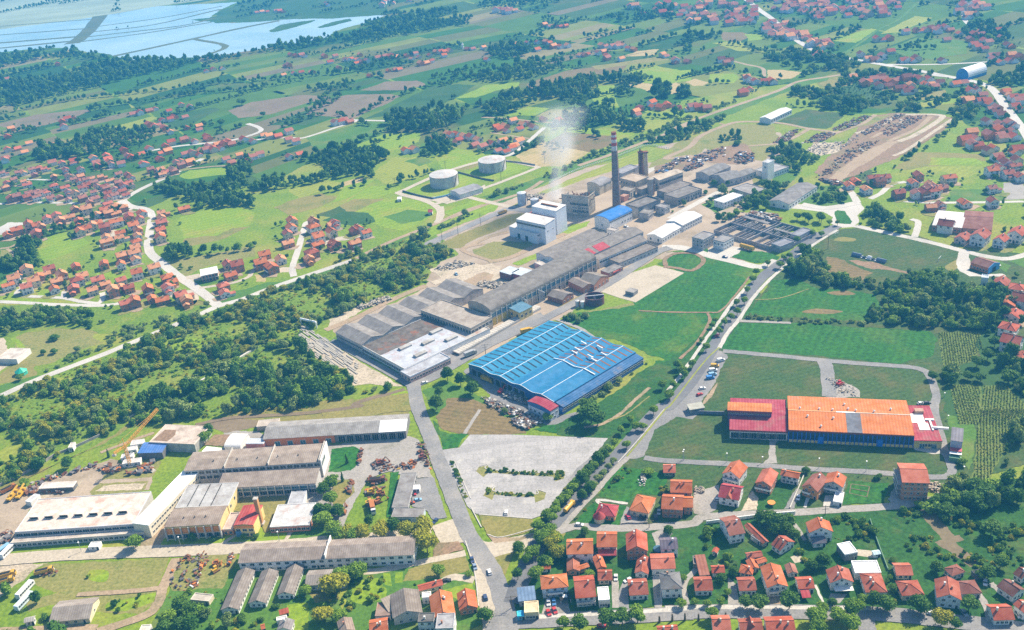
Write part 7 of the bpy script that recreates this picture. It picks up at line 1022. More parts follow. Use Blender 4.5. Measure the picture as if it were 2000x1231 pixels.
# village houses, each at its own surveyed place
VILL={'lane':('4',12,'262 75 315 60 385 65 415 20 485 30 540 50 580 20 605 45 640 10 690 15 645 40 335 90 440 90 160 115 205 120 230 125 40 160 95 145 205 165 150 200 445 150 480 130 515 115 540 100 585 130 650 100 720 70 790 45 780 80 745 120 770 145 765 165 760 205 670 150 665 185 590 180 595 210 755 245 900 45 900 75 900 95 895 140 895 165 895 185 1025 15 680 290 750 275 755 300 675 335 580 330 765 385 860 355 420 335 150 365 100 385 275 360 250 380 215 400 345 395 315 420 80 420 45 450 190 430 150 465 300 465 430 425 460 400 410 465 545 415 585 435 515 475 630 480 675 420 720 460 670 450 935 405 960 425 935 460 825 475 845 515 905 525 1010 510 750 540 700 555 1040 530 1245 450 1250 485 1285 390 1325 345 1270 330 1475 275 1455 330 1565 300 1515 350 1605 210 1605 165 1625 130 1630 95 1750 95 1750 130 1770 165 1775 185 1770 215 1850 105 1850 155 1855 225 1740 270 1725 300 1980 215 1975 140'),'slope':('1',35,'10 965 40 1020 75 1000 30 1045 130 1010 150 1025 105 955 130 960 175 945 215 935 245 940 190 970 290 905 345 910 405 900 410 895 300 985 380 980 365 945 450 945 520 880 535 905 540 920 590 860 600 880 610 895 620 915 675 910 830 820 710 865 730 870 690 835 785 850 900 850 935 840 920 805 955 790 1025 775 1040 765 1085 780 1150 750 1160 765 1110 700 1110 715 1360 775 1410 780 1470 745 1500 755 1550 750 1610 730 1610 775 1650 785 1670 850 1615 870 1235 790 1250 800 1270 785 1290 795 1210 800 1230 820 1180 820 1160 810 1150 830 1190 830 1120 830 1110 855 1070 850 1030 855 1260 885 1290 905 1335 860 1370 860 1380 890 1450 855 1410 870 810 905 795 910 890 880 840 945 895 945 905 965 920 955 980 900 1005 890 1010 920 1060 900 960 935 970 950 710 970 730 985 730 1030 720 1020 660 1020 660 965 610 1000 560 985 540 1035 520 1010 510 990 480 1000 520 1070 440 1010 410 1000 380 1070 420 1080 360 1040 300 1040 280 1060 260 1070 240 1060 280 1100 205 1100 215 1080 160 1075 150 1100 95 1100 60 1105 200 1070 330 1090 380 1105 460 1050 480 1030 590 1040 640 1050 680 1060 690 1040 600 1075 640 1090 600 1105 530 1110 700 1080 460 1105 500 1130 600 1135 580 1030 450 985 25 890 30 880 135 840 95 820 215 840 300 805 160 790 40 830 60 715 345 675 375 660 405 650 355 705 40 755 35 435 10 440 60 440 320 355 740 630 780 625 830 610 865 600 940 610 1010 580 1060 595 970 645 950 660 905 665 1030 645 830 690 860 695 915 710 950 730 1040 705 880 690 770 720 1870 680 1900 675 1920 665 1950 670 1150 390 1190 380 1240 375 1590 360 1640 400 1580 410 1680 395 1740 395 1890 375 1810 310 1870 310 1840 340 1940 325 1990 330 1620 300 1650 305 1680 300 1700 305 1610 360 1430 65 1460 60 1490 60 1540 55 1560 60 1580 60 1820 15 1830 25'),'middle':('2',30,'70 325 100 320 140 330 150 300 160 340 190 335 130 345 250 315 290 310 320 310 350 310 330 300 410 305 440 320 460 295 480 310 490 350 520 345 550 335 540 300 575 280 600 285 620 285 650 275 620 305 750 265 780 265 840 260 890 260 910 260 860 325 310 385 350 380 370 380 30 375 205 415 1020 235 1060 240 1085 235 1140 230 1190 230 1210 235 1230 255 1270 255 1310 250 1140 270 1180 135 1210 140 1240 140 1270 140 1300 140 1500 250 1520 250 1560 255 1590 255 1620 250 1650 265 1680 270 1600 240 1510 280 1530 310 1480 290 1420 295 1380 300 1400 300 1530 320 1610 325 1840 300 1860 305 1910 340 1980 335 550 765 600 775 620 780 640 735 660 745 690 740 690 785 730 755 770 760 700 770 810 770 790 800 835 815 885 790 920 830 965 835 950 785 940 775 1010 805 1040 785 1030 780 1000 820 405 835 455 830 1005 670 960 695 970 720 925 710 910 695 1040 710 1085 680 1060 685 1120 700 1175 655 1255 670 1265 680 1710 600 1720 590 1690 620 1700 630 1780 570 1785 590 1830 595 1870 575 1920 595 1980 600'),'east':('3',20,'430 515 470 490 440 505 450 420 460 440 500 450 550 450 590 450 600 450 310 330 340 345 355 340 850 300 840 310 10 580 65 595 180 595 150 595 230 600 55 335 1045 425 1090 300 1130 325 1160 325 1190 325 1210 310 1255 280 1345 330 1380 330 1330 330 1400 325 1545 330 1125 450 1110 460 1160 440 1200 430 1215 435 1250 455 1240 470 1190 475 1270 450 1300 490 1340 490 1370 470 1380 500 1350 505 1310 430 1345 430 1400 430 1420 440 1470 435 1480 470 1500 480 1450 470 1530 450 1620 460 1660 455 1180 215 1210 215 1250 210 1400 165 1420 165 1450 160 1480 150 1500 160 1530 150 1560 150 1590 160 1520 170 1570 215 1640 185 1340 175 1720 190 1740 180 1760 190 1780 220 1760 260 1720 240 1700 215 1800 235 1740 260 1780 270 1870 205 1910 245 1930 250 1820 300 1850 300 1930 305 1920 330 1940 330 1980 315 1870 340 1830 330 1860 160 1740 490 1720 480 1770 520 1700 500 1670 545 1690 560 1720 560 1760 560 1810 570 1790 560 1820 600 1850 600 1870 630 1840 610 1900 500 1920 520 1940 540 1970 560 1950 580 1990 545 1985 600 1795 675 1865 690 1850 700 1870 715 1920 685 1940 690 1935 720 1945 755 1710 725 1730 765 1670 780 1805 750 1860 750 1880 765 1715 805 1740 810 1800 835 1830 815 1850 870 1875 880 1960 830 1950 840 1960 890 1900 910 1950 925 1860 930 1820 955 1940 975 1980 985 1910 970 1220 990 1195 1010 1160 995 1120 1055 1025 1025 1060 1000 1300 1080 1380 1020 1410 980 1400 1080 1440 1080 1470 1060 1490 1070 1510 1050 1545 1040 1580 995 1480 1030 1480 1150 1535 1140 1670 1125 1825 1125 1820 1050'),'estate':('6',15,'1565 125 1660 180 1755 190 1870 205 1960 175 1965 465 1870 450 1910 545 1940 620 1915 690 1930 775 1990 540 1990 860'),'corner':('5',12,'140 130 185 155 120 215 10 100 10 220'),}
far_pts=[]
rt=random.Random(21)
for s,n in(('3 500 0 820 -20 1000 60 860 110 700 90 600 60',60),('3 100 30 500 10 520 140 300 150 60 120',55),('3 820 -20 1350 0 1250 110 1050 120 900 90',45),('3 540 130 700 140 780 240 640 240 560 200',26),('3 740 170 850 240 930 260 860 280 780 245',16),('3 -200 40 60 20 60 100 -200 90',14),('3 1600 20 1800 40 1750 130 1640 100',14),('2 260 10 480 0 460 40 270 45',8),('2 860 60 1050 50 1040 80 880 80',8),('3 400 -40 1300 -60 1300 0 420 10',40)):
 q=pts(s);xs,ys=[p[0]for p in q],[p[1]for p in q]
 def inside(x,y):
  c=False
  for i in range(len(q)):
   (x1,y1),(x2,y2)=q[i],q[i-1]
   if(y1>y)!=(y2>y)and x<(x2-x1)*(y-y1)/(y2-y1)+x1:c=not c
  return c
 k=0
 while k<n:
  x,y=rt.uniform(min(xs),max(xs)),rt.uniform(min(ys),max(ys))
  if inside(x,y):far_pts.append((x,y));k+=1
MARKS=[((0,427),'the white flat-roofed shed at the picture edge'),((428,600),'the fork of the two pale concrete roads'),((290,490),'the bend of the pale settlement road'),((295,405),'the top end of the pale settlement road'),((70,445),'the long green meadow left of the settlement road'),((40,580),'the loop lane at the left picture edge'),((190,590),'the long pale lane below the settlement'),((409,527),'the unfinished house with the white slab roof'),((572,530),'the lower end of the short straight lane'),((595,440),'the upper end of the short straight lane'),((225,385),'the village road junction above the settlement'),((110,380),'the pale village street at the left'),((400,315),'the upper village road curve'),((210,290),'the dark round wood above the village'),((330,330),'the small green field beside the village'),((50,300),'the left end of the dark round wood'),((560,265),'the dog-leg of the village lane'),((865,350),'the nearer oil tank'),((960,322),'the farther oil tank'),((1060,255),'the top of the hamlet road'),((905,265),'the poplar wood above the hamlet'),((1515,222),'the isolated long white hangar'),((1895,140),'the blue-ended barrel hall'),((1690,165),'the dark orchard rows'),((1770,240),'the far end of the scrap heaps'),((1650,430),'the tree-filled triangle by the roundabout'),((1960,385),'the bare gravel lot at the right edge'),((1900,320),'the striped green field right of the scrap heaps'),((1990,250),'the main road at the right edge'),((1880,435),'the long two-tone barn'),((1915,515),'the orange garage with the blue gable'),((1965,640),'the dark thicket at the right edge'),((1950,190),'the bend of the main road'),((1480,150),'the curved far lane'),((1600,95),'the main road junction'),((1310,205),'the twin round trees in the fields')]
ORD='nearest second third fourth fifth sixth seventh eighth ninth tenth eleventh twelfth thirteenth fourteenth fifteenth sixteenth seventeenth eighteenth nineteenth twentieth'.split()
def ordinal(k):return 'nearest' if k==0 else(ORD[k]+' nearest' if k<len(ORD)else '%dth nearest'%(k+1))
def proto(L,D,h,form,pitch,wing=False,balc=False):
 b=Bld.__new__(Bld);b.L,b.D,b.h,b.pitch,b.name=L,D,h,R(pitch),'house';b.o=thing('house',None,None)
 b.walls('wall',W_WHITE,.4,None,'gable' if form in 'xy' else 'flat',ridge=form)
 (b.gable('tile',C_OR,form)if form in 'xy' else b.hip(C_OR))
 two=h>4
 for s,n in(('f',2),('r',2),('l',2)):
  b.win(s,n,h-1.7,1.3,1.3)
  if two and s!='l':b.win(s,n,.9,1.3,1.3)
 if wing:
  w2,d2,h2=L*.5,D*.55,h*.62;x0=L/2-.4;y0=-D/2+d2/2+.6;mb=MB();mb.box(x0,x0+w2,y0-d2/2+.4,y0+d2/2-.4,-.3,h2);part('wall',mb,M['wall'],b.o,color=W_WHITE)
  mb=MB();mb.prism_x([(y0-d2/2,h2),(y0,h2+d2*.25),(y0+d2/2,h2),(y0+d2/2,h2-.2),(y0,h2+d2*.25-.2),(y0-d2/2,h2-.2)][::-1],x0-.2,x0+w2+.4);part('roof',mb,M['tile'],b.o,color=C_OR)
 if balc:b.balcony('f',.5,h*.48,L*.7,1.3)
 b.door('f',.5);b.chimney(L*.1 if form!='y' else.9,-D*.08 if form!='y' else D*.1);return b.o
PRO=[proto(9.5,10,5.4,'x',28),proto(9,10.5,5.6,'y',32),proto(9,10,5.6,'y',34,False,True),proto(9,9,5,'x',28,True),proto(8.5,9.5,4,'y',30,True),proto(12,9,5.6,'x',26,False,True),proto(10,9,4.0,'x',26),proto(8.5,10,3.8,'y',32),proto(10,10,5.2,'h',26),proto(11,8.5,3.4,'x',27)]
def setcol(o,rc,wc,wm):
 for ch in o.children:
  if ch.name.startswith('wall'):
   ch.color=(*wc,1)
   if wm!='wall':ch.material_slots[0].link='OBJECT';ch.material_slots[0].material=M[wm]
  if ch.name.startswith('roof'):
   ch.color=(*rc,1)
   for g_ in ch.children:g_.color=(*(tuple(1.2*k for k in rc)if g_.name.startswith('ridge')else(.6,.5,.42)),1)
rooms=[]
for key,(t,dirx,s)in VILL.items():
 v=[float(k)for k in s.split()]
 for i in range(0,len(v),2):rooms.append((key,px(t,v[i],v[i+1])))
def az(a,b):q=G(b)-G(a);return math.atan2(q[1],q[0])
AX={'lane':az((200,480),(240,470)),'slope':az((170,370),(330,330)),'middle':az((850,270),(930,300)),'east':az((1480,30),(1600,95)),'estate':az((1840,470),(1960,490)),'corner':az((690,450),(720,440))}
rooms.sort(key=lambda q:-q[1][1]-.12*(0 if q[0]in('lane',)else 0))
n_ind=300-sum(1 for b in HOUSES if b.o.get('category')=='house')-2
C_PE,C_HAZE=(.68,.29,.12),(.40,.15,.10)  # second colour: red muted to paint distance haze into the village roofs
ROOFW={'lane':[(C_OR,3),(C_ORB,4),(C_PE,7),(C_SAL,3),(C_BR,.7)],'slope':[(C_BR,2),(C_HAZE,6),(C_SAL,2),(C_PE,2)],'middle':[(C_OR,3),(C_HAZE,4),(C_BR,2),(C_PE,3)],'east':[(C_BR,4),(C_HAZE,4),(C_OR,2),(C_DK,2),(C_PE,1)],'estate':[(C_OR,2),(C_BR,2),(C_RD,2)],'corner':[(C_OR,2),(C_RD,1)]}
WALLW={'lane':[('brick',W_ORW,4),('wall',W_WHITE,3),('wall',W_CREAM,2),('wall',W_ORW,1)],'slope':[('wall',W_WHITE,5),('brick',W_ORW,3),('wall',W_CREAM,2)],'middle':[('wall',W_WHITE,4),('brick',W_ORW,2),('wall',W_CREAM,1)],'east':[('wall',W_WHITE,5),('brick',W_ORW,3),('wall',W_CREAM,2)],'estate':[('brick',W_ORW,2),('wall',W_WHITE,2),('wall',W_PINK,1)],'corner':[('brick',W_ORW,1),('wall',W_WHITE,1)]}
CN={C_OR:'orange',C_ORB:'bright orange',C_SAL:'salmon',C_RD:'red',C_BR:'brown-red',C_DK:'dark red',C_PE:'peach',C_HAZE:'haze-muted red'}
WN={('brick',W_ORW):'brick',('wall',W_WHITE):'white',('wall',W_CREAM):'cream',('wall',W_ORW):'ochre',('wall',W_PINK):'pink'}
GN={'lane':'houses of the settlement along the pale road','slope':'houses of the village by the lake slope','middle':'houses of the hamlets beyond the oil tanks','east':'houses of the eastern village','estate':'houses beside the football pitch','corner':'houses of the settlement along the pale road'}
near_mark,far_list={},[]
for k,(key,p)in enumerate(rooms):
 q=G(p,4.0);rc=rt.choices([c[0]for c in ROOFW[key]],[c[1]for c in ROOFW[key]])[0];wl=rt.choices(WALLW[key],[c[2]for c in WALLW[key]])[0]
 a=AX[key]+rt.choice([0,0,math.pi/2,-math.pi/2])+rt.uniform(-.12,.12);sc=rt.uniform(.88,1.16)*{'east':.92,'estate':1.12,'lane':.94,'corner':.95}.get(key,.80)
 while math.cos(a)<-.05:a+=math.pi
 if k<n_ind:
  o=copy_tree(rt.choice(PRO));o.location=(q[0],q[1],0);o.rotation_euler=(0,0,a);o.scale=(sc,sc,sc*rt.uniform(.9,1.1));setcol(o,rc,wl[1],wl[0])
  mk=min(range(len(MARKS)),key=lambda i:np.linalg.norm(G(MARKS[i][0])-q));near_mark.setdefault(mk,[]).append((np.linalg.norm(G(MARKS[mk][0])[:2]-q[:2]),o,CN[rc],WN[wl[:2]],key))
 else:far_list.append((q,a,sc,rc,wl[1]))
yb=MB()
for k,(key,p)in enumerate(rooms[:n_ind]):
 q=G(p,4.0);a=rt.uniform(0,6.28);cx,cy=q[0]+rt.uniform(-5,5),q[1]-rt.uniform(3,8);n_=9;z=.19+.006*(k%13)
 yb.add([(cx+rt.uniform(3.5,9.5)*math.cos(a+6.283*i/n_),cy+rt.uniform(3,8)*math.sin(a+6.283*i/n_),z)for i in range(n_)],[tuple(range(n_))],0 if rt.random()<.6 else 1)
tag(part('village_yards',yb,[M['dirt'],M['mix']]),kind='structure')
for mk,L in near_mark.items():
 L.sort(key=lambda e:e[0])
 for i,e in enumerate(L):tag(e[1],'%s-roofed %s house, %s to %s'%(e[2],e[3],ordinal(i),MARKS[mk][1]),'house',GN[e[4]])
for pr in PRO:
 def wipe(o):
  for ch in list(o.children):wipe(ch)
  bpy.data.objects.remove(o)
 wipe(pr)
for p in far_pts:far_list.append((G(p),AX['east']+rt.choice([0,math.pi/2])+rt.uniform(-.2,.2),rt.uniform(.9,1.3),rt.choice([C_HAZE,C_BR,C_PE,C_HAZE]),rt.choice([W_WHITE,W_WHITE,W_CREAM,W_TAN])))
vs,fs,cols=[],[],[]
for q,a,sc,rc,wc in far_list:
 a_,d_,h_,r_=5*sc,4.6*sc,rt.choice([3.4,5.2])*sc,2.8*sc;k=len(vs);c_,s_=math.cos(a),math.sin(a)
 P3=[(-a_,-d_,0),(a_,-d_,0),(a_,d_,0),(-a_,d_,0),(-a_,-d_,h_),(a_,-d_,h_),(a_,d_,h_),(-a_,d_,h_),(-a_,0,h_+r_),(a_,0,h_+r_),(-a_-.5,-d_-.6,h_-.3),(a_+.5,-d_-.6,h_-.3),(a_+.5,0,h_+r_+.1),(-a_-.5,0,h_+r_+.1),(a_+.5,d_+.6,h_-.3),(-a_-.5,d_+.6,h_-.3)]
 vs+=[(q[0]+x*c_-y*s_,q[1]+x*s_+y*c_,z)for x,y,z in P3]
 wf=[(0,1,5,4),(2,3,7,6),(1,2,6,9,5),(3,0,4,8,7)];rf=[(10,11,12,13),(12,14,15,13)]
 fs+=[tuple(k+i for i in f)for f in wf+rf];cols+=[wc]*4+[rc]*2
vm,vnt,vb=new_mat('far house surfaces',.85,.15);va=N(vnt,'ShaderNodeAttribute',attribute_name='paint');vp=pos(vnt)
vnt.links.new(mix(vnt,noise(vnt,vp,.3),mix(vnt,1.0,va.outputs['Color'],(.75,.72,.7),'MULTIPLY'),va.outputs['Color']),vb.inputs['Base Color'])
me=bpy.data.meshes.new('distant_houses');me.from_pydata(vs,[],fs);me.materials.append(vm);at=me.attributes.new('paint','FLOAT_COLOR','FACE');at.data.foreach_set('color',[c for q in cols for c in(*q,1.0)]);me.update()
tag(link('distant_houses',me),'mass of tiny red-roofed houses scattered over the far fields','houses',None,'stuff')
q=G(pts('2 725 272')[0]);t_=thing('minaret','thin white minaret rising from the far village','minaret',(q[0],q[1],0));hm=height_of(pts('2 725 272')[0],pts('2 725 236')[0][1])
mb=MB();mb.cyl(0,0,-.2,hm*.62,1.7,1.4,10);mb.cyl(0,0,hm*.66,hm*.8,1.2,n=10);part('shaft',mb,M['white'],t_);mb=MB();mb.cyl(0,0,hm*.62,hm*.66,2.2,n=10);part('balcony',mb,M['white'],t_);mb=MB();mb.cyl(0,0,hm*.8,hm,1.4,.05,10);part('spire',mb,M['steel'],t_)
# vegetation
def inpoly(q,x,y):
 c=False
 for i in range(len(q)):
  (x1,y1),(x2,y2)=q[i][:2],q[i-1][:2]
  if(y1>y)!=(y2>y)and x<(x2-x1)*(y-y1)/(y2-y1)+x1:c=not c
 return c
def crown_mesh(name,mat,n,w,h,z0,leaf,seed,lobes=9,conical=False,inner=True):
 """Foliage: many leaf clumps spread over uneven lobes, unit tree 1 m tall scaled later (w,h in metres)."""
 g_=np.random.RandomState(seed);V,F=[],[]
 L=[]
 for i in range(lobes):
  if conical:u=i/lobes;c=np.array([g_.normal(0,.06*w),g_.normal(0,.06*w),z0+h*u*.92]);r=np.array([.5*w*(1-u)+.12,.5*w*(1-u)+.12,h/lobes*1.2])
  else:
   th=g_.uniform(0,2*math.pi);rad=.30*w*math.sqrt(g_.uniform(0,1))if i else 0;zz=z0+h*(.30+.45*g_.uniform(0,1)*(1-.5*rad/(.3*w+1e-6)))
   c=np.array([rad*math.cos(th),rad*math.sin(th),zz]);s=g_.uniform(.20,.31);r=np.array([s*w,s*w,s*h*.95])
  L.append((c,r))
 per=n//lobes
 for c,r in L:
  d_=g_.normal(size=(per,3));d_/=np.linalg.norm(d_,axis=1)[:,None];d_[:,2]=np.where(d_[:,2]<-.35,-d_[:,2],d_[:,2])
  p=c+d_*r*(g_.uniform(.72,1.08,(per,1)))
  for k in range(per):
   nn=d_[k]+g_.normal(0,.55,3);nn/=np.linalg.norm(nn);a=np.cross(nn,g_.normal(size=3));a/=np.linalg.norm(a);b=np.cross(nn,a);s=leaf*g_.uniform(.6,1.3)
   i0=len(V);V+=[p[k]+a*s,p[k]+b*s*.8,p[k]-a*s,p[k]-b*s*.8];F.append((i0,i0+1,i0+2,i0+3))
  if inner:  # hidden hull added inside each lobe to block light between leaf cards
   i0=len(V);m_=6
   for jz in(-.7,0,.7):
    for q in range(m_):t=2*math.pi*q/m_+jz;cr=math.sqrt(1-jz*jz)*.74;V.append(c+r*np.array([cr*math.cos(t),cr*math.sin(t),jz*.74]))
   for rr_ in(0,1):F+=[(i0+rr_*m_+q,i0+rr_*m_+(q+1)%m_,i0+(rr_+1)*m_+(q+1)%m_,i0+(rr_+1)*m_+q)for q in range(m_)]
   F.append(tuple(i0+2*m_+q for q in range(m_)))
 me=bpy.data.meshes.new(name);me.from_pydata([tuple(v)for v in V],[],F);me.materials.append(M[mat]);me.update();return me
def trunk_mesh(h,r,seed):
 g_=random.Random(seed);mb=MB();mb.bar((0,0,-.3),(.05,.03,h*.5),r,0,7,r*.7)
 for k in range(5):
  t=2*math.pi*k/5+g_.uniform(-.4,.4);mb.bar((0,0,h*g_.uniform(.28,.46)),(math.cos(t)*h*.22,math.sin(t)*h*.22,h*g_.uniform(.55,.75)),r*.45,0,5,r*.15)
 return mb.mesh('trunk',M['wood'])
TP_={}
for k,(mt,w_,lob)in enumerate((('leafA',7.2,11),('leafA',6.4,9),('leafB',7.4,11),('leafB',6.6,10),('leafD',7.4,11),('leafC',7.0,10))):
 TP_[k]=(crown_mesh('crown',mt,1500,w_,6.4,1.5,.36,40+k,lob),trunk_mesh(8,.22,k))
TP_['con']=(crown_mesh('crown','leafB',900,3.6,7.2,.8,.30,77,10,True),trunk_mesh(8,.16,9))
TREES=[]
def tree(t,x,y,hh,ww,kind=None,base=False):
 p=px(t,x,y);q=G(p,0 if base else hh*.55)
 sp=kind if kind is not None else rnd.choice([0,0,1,2,3,0])
 cr,tr=TP_[sp];o=thing('tree',None,'tree',(q[0],q[1],0),rnd.uniform(0,6.28),None);sx=ww/7.2;sz=hh/8
 link('crown',cr,o,scale=(sx,sx,sz));link('trunk',tr,o,scale=(.5*sx+.5,.5*sx+.5,sz));TREES.append((o,q,sp,hh));return o
def trees(t,s,kind=None):
 v=[float(k)for k in s.split()]
 for i in range(0,len(v),4):tree(t,*v[i:i+4],kind)
trees('C','85 150 7 7 190 300 7 5 70 490 7 6 290 200 7 7 370 70 7 6 420 330 6 7 320 480 7 7')
trees('C','520 80 10 9 600 190 9 8 560 20 8 8',4);trees('C','665 1110 7 6');trees('C','875 1120 8 9 1230 1060 10 10 1430 1050 9 9',3);trees('C','1630 1010 10 10 1000 500 5 6 430 20 8 7')
trees('D','810 990 7 6 575 850 4 4 740 870 4 4 920 850 5 5 410 870 5 5 920 550 5 6 1080 460 5 6 430 540 4 4 1000 730 4 4');trees('D','1240 850 7 7 1430 860 8 9 1810 830 10 10',3)
trees('E','290 1030 9 10 380 930 7 6 570 1010 8 8 780 930 10 9 740 1120 9 9 900 820 6 6 330 1160 8 8',0);trees('E','1040 820 9 7 1200 870 8 9 1640 880 9 10 230 380 6 7 390 320 7 8 500 860 4 5 1860 400 6 6 1300 680 4 5',2)
trees('F','940 1040 9 8.5',4);trees('F','1110 1130 6 6 1290 880 8 9 870 410 6 7 1540 470 7 8 1700 330 7 8 1430 500 5 5',3)
trees('B','700 870 8 10 800 920 9 10 560 850 7 7 880 1000 7 8 1000 1080 6 7 1160 250 4 5 930 900 7 8 760 1000 7 8',2)
trees('b','1340 620 10 12 1500 560 11 13 1000 770 8 10 850 730 6 8 1580 1000 9 11 1130 570 6 7 1190 790 6 7 1420 700 8 9 1050 480 5 6 960 870 5 6',3);trees('b','1190 350 6 6 1270 390 5 6',4);trees('b','640 690 4 5 1200 130 5 6')
trees('A','260 80 8 8 330 50 7 6 130 250 7 7 50 350 8 8 140 470 7 8 45 570 7 6',2);trees('A','450 130 5 4.5 385 200 5 4 320 280 5 5 255 345 5 5 190 430 5 5',5);trees('A','1170 1030 5 6 80 1040 5 5 900 265 4 7')
trees('7','1850 400 9 9 1840 490 9 9 1800 600 9 10 1850 650 9 9 1900 690 10 10 1960 690 9 9 745 730 9 9',0);trees('7','1800 440 8 8 1780 560 8 8 1830 560 8 8',2);trees('8','75 270 7 4 50 370 7 4','con');trees('8','70 680 10 9 170 680 10 9 260 660 10 10 420 660 10 10 500 640 12 10 520 740 12 11 490 690 11 10',4);trees('8','340 640 9 9 200 615 6 6 15 700 9 9 30 560 8 8',2)
trees('8','140 900 8 9 590 890 7 7 40 920 10 10 850 1140 7 8');trees('8','760 915 3 4');trees('H','1600 620 13 14',4);trees('H','1900 450 10 10 1230 710 6 7 1670 1040 7 8');trees('H','1450 1020 8 10',4)
trees('7','1070 710 5 5 1190 720 3 4 1360 705 3 4 1430 705 3 4 370 295 8 8 135 400 5 6 940 1150 9 10 1140 150 9 8 1160 110 8 8');trees('7','1000 1090 9 10 1060 1120 8 9 1060 1190 8 9 920 1210 7 9 1000 1200 8 9',2);trees('7','600 240 6 4','con')
trees('5','635 940 10 9 710 970 9 8 775 1020 9 10 575 1100 10 10 590 1040 7 7',2);trees('h','1370 1000 14 17 1330 920 11 12 1440 1060 10 12',3);trees('h','920 1040 6 7');trees('5','540 115 7 6')
trees('6','505 370 7 6 490 410 7 6 455 470 7 6 440 530 7 6 395 540 7 6 400 590 7 6 330 650 7 6 300 700 7 6 280 640 5 5 225 790 7 6 150 880 7 6 75 890 7 7 105 940 7 6 45 1000 7 6 20 1060 7 6 200 750 5 5 260 670 5 5 365 620 6 6 735 190 7 6 760 230 7 7 820 150 7 7 870 160 6 6 915 95 6 6 960 95 6 5 690 280 6 6 660 290 6 6 570 320 6 6 640 330 7 7',1)
trees('5','1950 920 7 6 1920 890 7 6 1880 1050 7 6 1840 1000 7 6 1790 1140 7 6')
trees('8','1690 90 7 6 1730 90 6 6 1640 190 6 6 1660 50 6 6 1610 110 6 6 1570 180 6 6 1410 350 7 7 1380 380 6 6 1340 430 7 7 1300 490 6 6 1270 500 6 6 1455 310 6 6 1540 215 6 6 1475 285 6 6 1250 525 6 6 1355 405 6 7 1315 465 6 6',1);trees('8','1195 580 6 6 1145 640 7 7 1240 560 6 6 1220 600 6 6 1150 700 7 7 1190 690 7 7 1230 730 9 9 1210 660 7 7 1100 790 7 7 1250 790 8 8 1190 840 6 8 1130 910 7 7',0)
trees('6','1490 950 6 7 1570 950 6 7 1740 870 8 9 1800 830 8 9 1920 950 9 11 1840 760 8 9 1690 950 6 8 1760 960 6 8',3);trees('4','705 790 8 8 110 960 5 6');trees('4','300 740 4 9 300 815 4 6 240 820 4 5',2)
trees('1','1235 680 10 12 155 720 8 10 130 885 10 10 1760 835 12 8 1465 635 8 9 1345 565 10 16 190 720 8 8',3);trees('2','157 765 10 11 1180 850 3 5 1250 700 7 9',3);trees('3','105 510 12 15 10 520 10 10 545 1020 9 10 570 1080 8 7 1440 490 9 12 800 320 10 12 1150 285 9 12',3)
trees('3','630 1075 8 5 615 1050 8 4 755 1010 8 5 520 1130 8 8 560 1140 8 8 340 1020 6 7 270 1020 6 7',2);trees('6','870 70 9 8 860 60 9 8 800 70 8 8 780 60 8 8 735 60 7 8',3)
TM=[((1000,1140),'the blue sheet-roofed corner building'),((1180,1195),'the street kerb below the white flat-roofed house'),((1400,1200),'the street beside the two white cottages'),((1630,1200),'the street bend below the white awning house'),((1840,1190),'the light blue gable'),((1510,1030),'the long narrow red garden roof'),((1900,960),'the four-storey brick block'),((1180,930),'the green lawn with white rubble'),((640,960),'the whitish canteen roof'),((650,1050),'the long brown-roofed office block'),((820,1050),'the right end of the office block'),((600,1140),'the short hidden barrack'),((340,1180),'the dirt road at the lower left'),((250,1060),'the white container cabin'),((900,770),'the near corner of the blue warehouse'),((1130,820),'the far crimson-roofed office corner'),((1370,690),'the avenue beside the yellow-green crop'),((1440,600),'the avenue beside the green oval field'),((1510,510),'the bend at the depot lot'),((1600,460),'the avenue beside the football pitch'),((1290,790),'the yellow kerb line of the avenue yard'),((1150,960),'the car park corner on the avenue'),((1060,1040),'the dry lawn below the car park'),((960,1120),'the road junction grass strip'),((1960,740),'the maize plots'),((240,690),'the pale path past the saw yard'),((1480,420),'the grey workshops by the white tower'),((1620,400),'the tree-filled triangle'),((1750,170),'the dark orchard'),((430,230),'the upper village'),((60,300),'the left picture edge village'),((700,265),'the lone field tree ditch'),((430,850),'the white long block head')]
KN={0:'round green',1:'leafy green',2:'dark green',3:'broad dark green',4:'yellow-green',5:'small grey-green','con':'dark conical'}
bym={}
for o,q,sp,hh in TREES:
 mk=min(range(len(TM)),key=lambda i:np.linalg.norm(G(TM[i][0])-q));bym.setdefault(mk,[]).append((np.linalg.norm(G(TM[mk][0])[:2]-q[:2]),o,sp,hh))
for mk,L in bym.items():
 L.sort(key=lambda e:e[0])
 for i,(_,o,sp,hh)in enumerate(L):tag(o,'%s %stree, %s to %s'%('tall' if hh>8.5 else 'low' if hh<5 else 'mid-height',KN[sp]+' ',ordinal(i),TM[mk][1]),None,'single trees of the near half')
def lib(name,specs):
 c=bpy.data.collections.new(name)
 for k,(mt,n,w_,h_,z0,leaf,lob,con)in enumerate(specs):
  o=bpy.data.objects.new(name,crown_mesh(name,mt,n,w_,h_,z0,leaf,100+k*7+len(name),lob,con));o['kind']='stuff';c.objects.link(o)
 return c
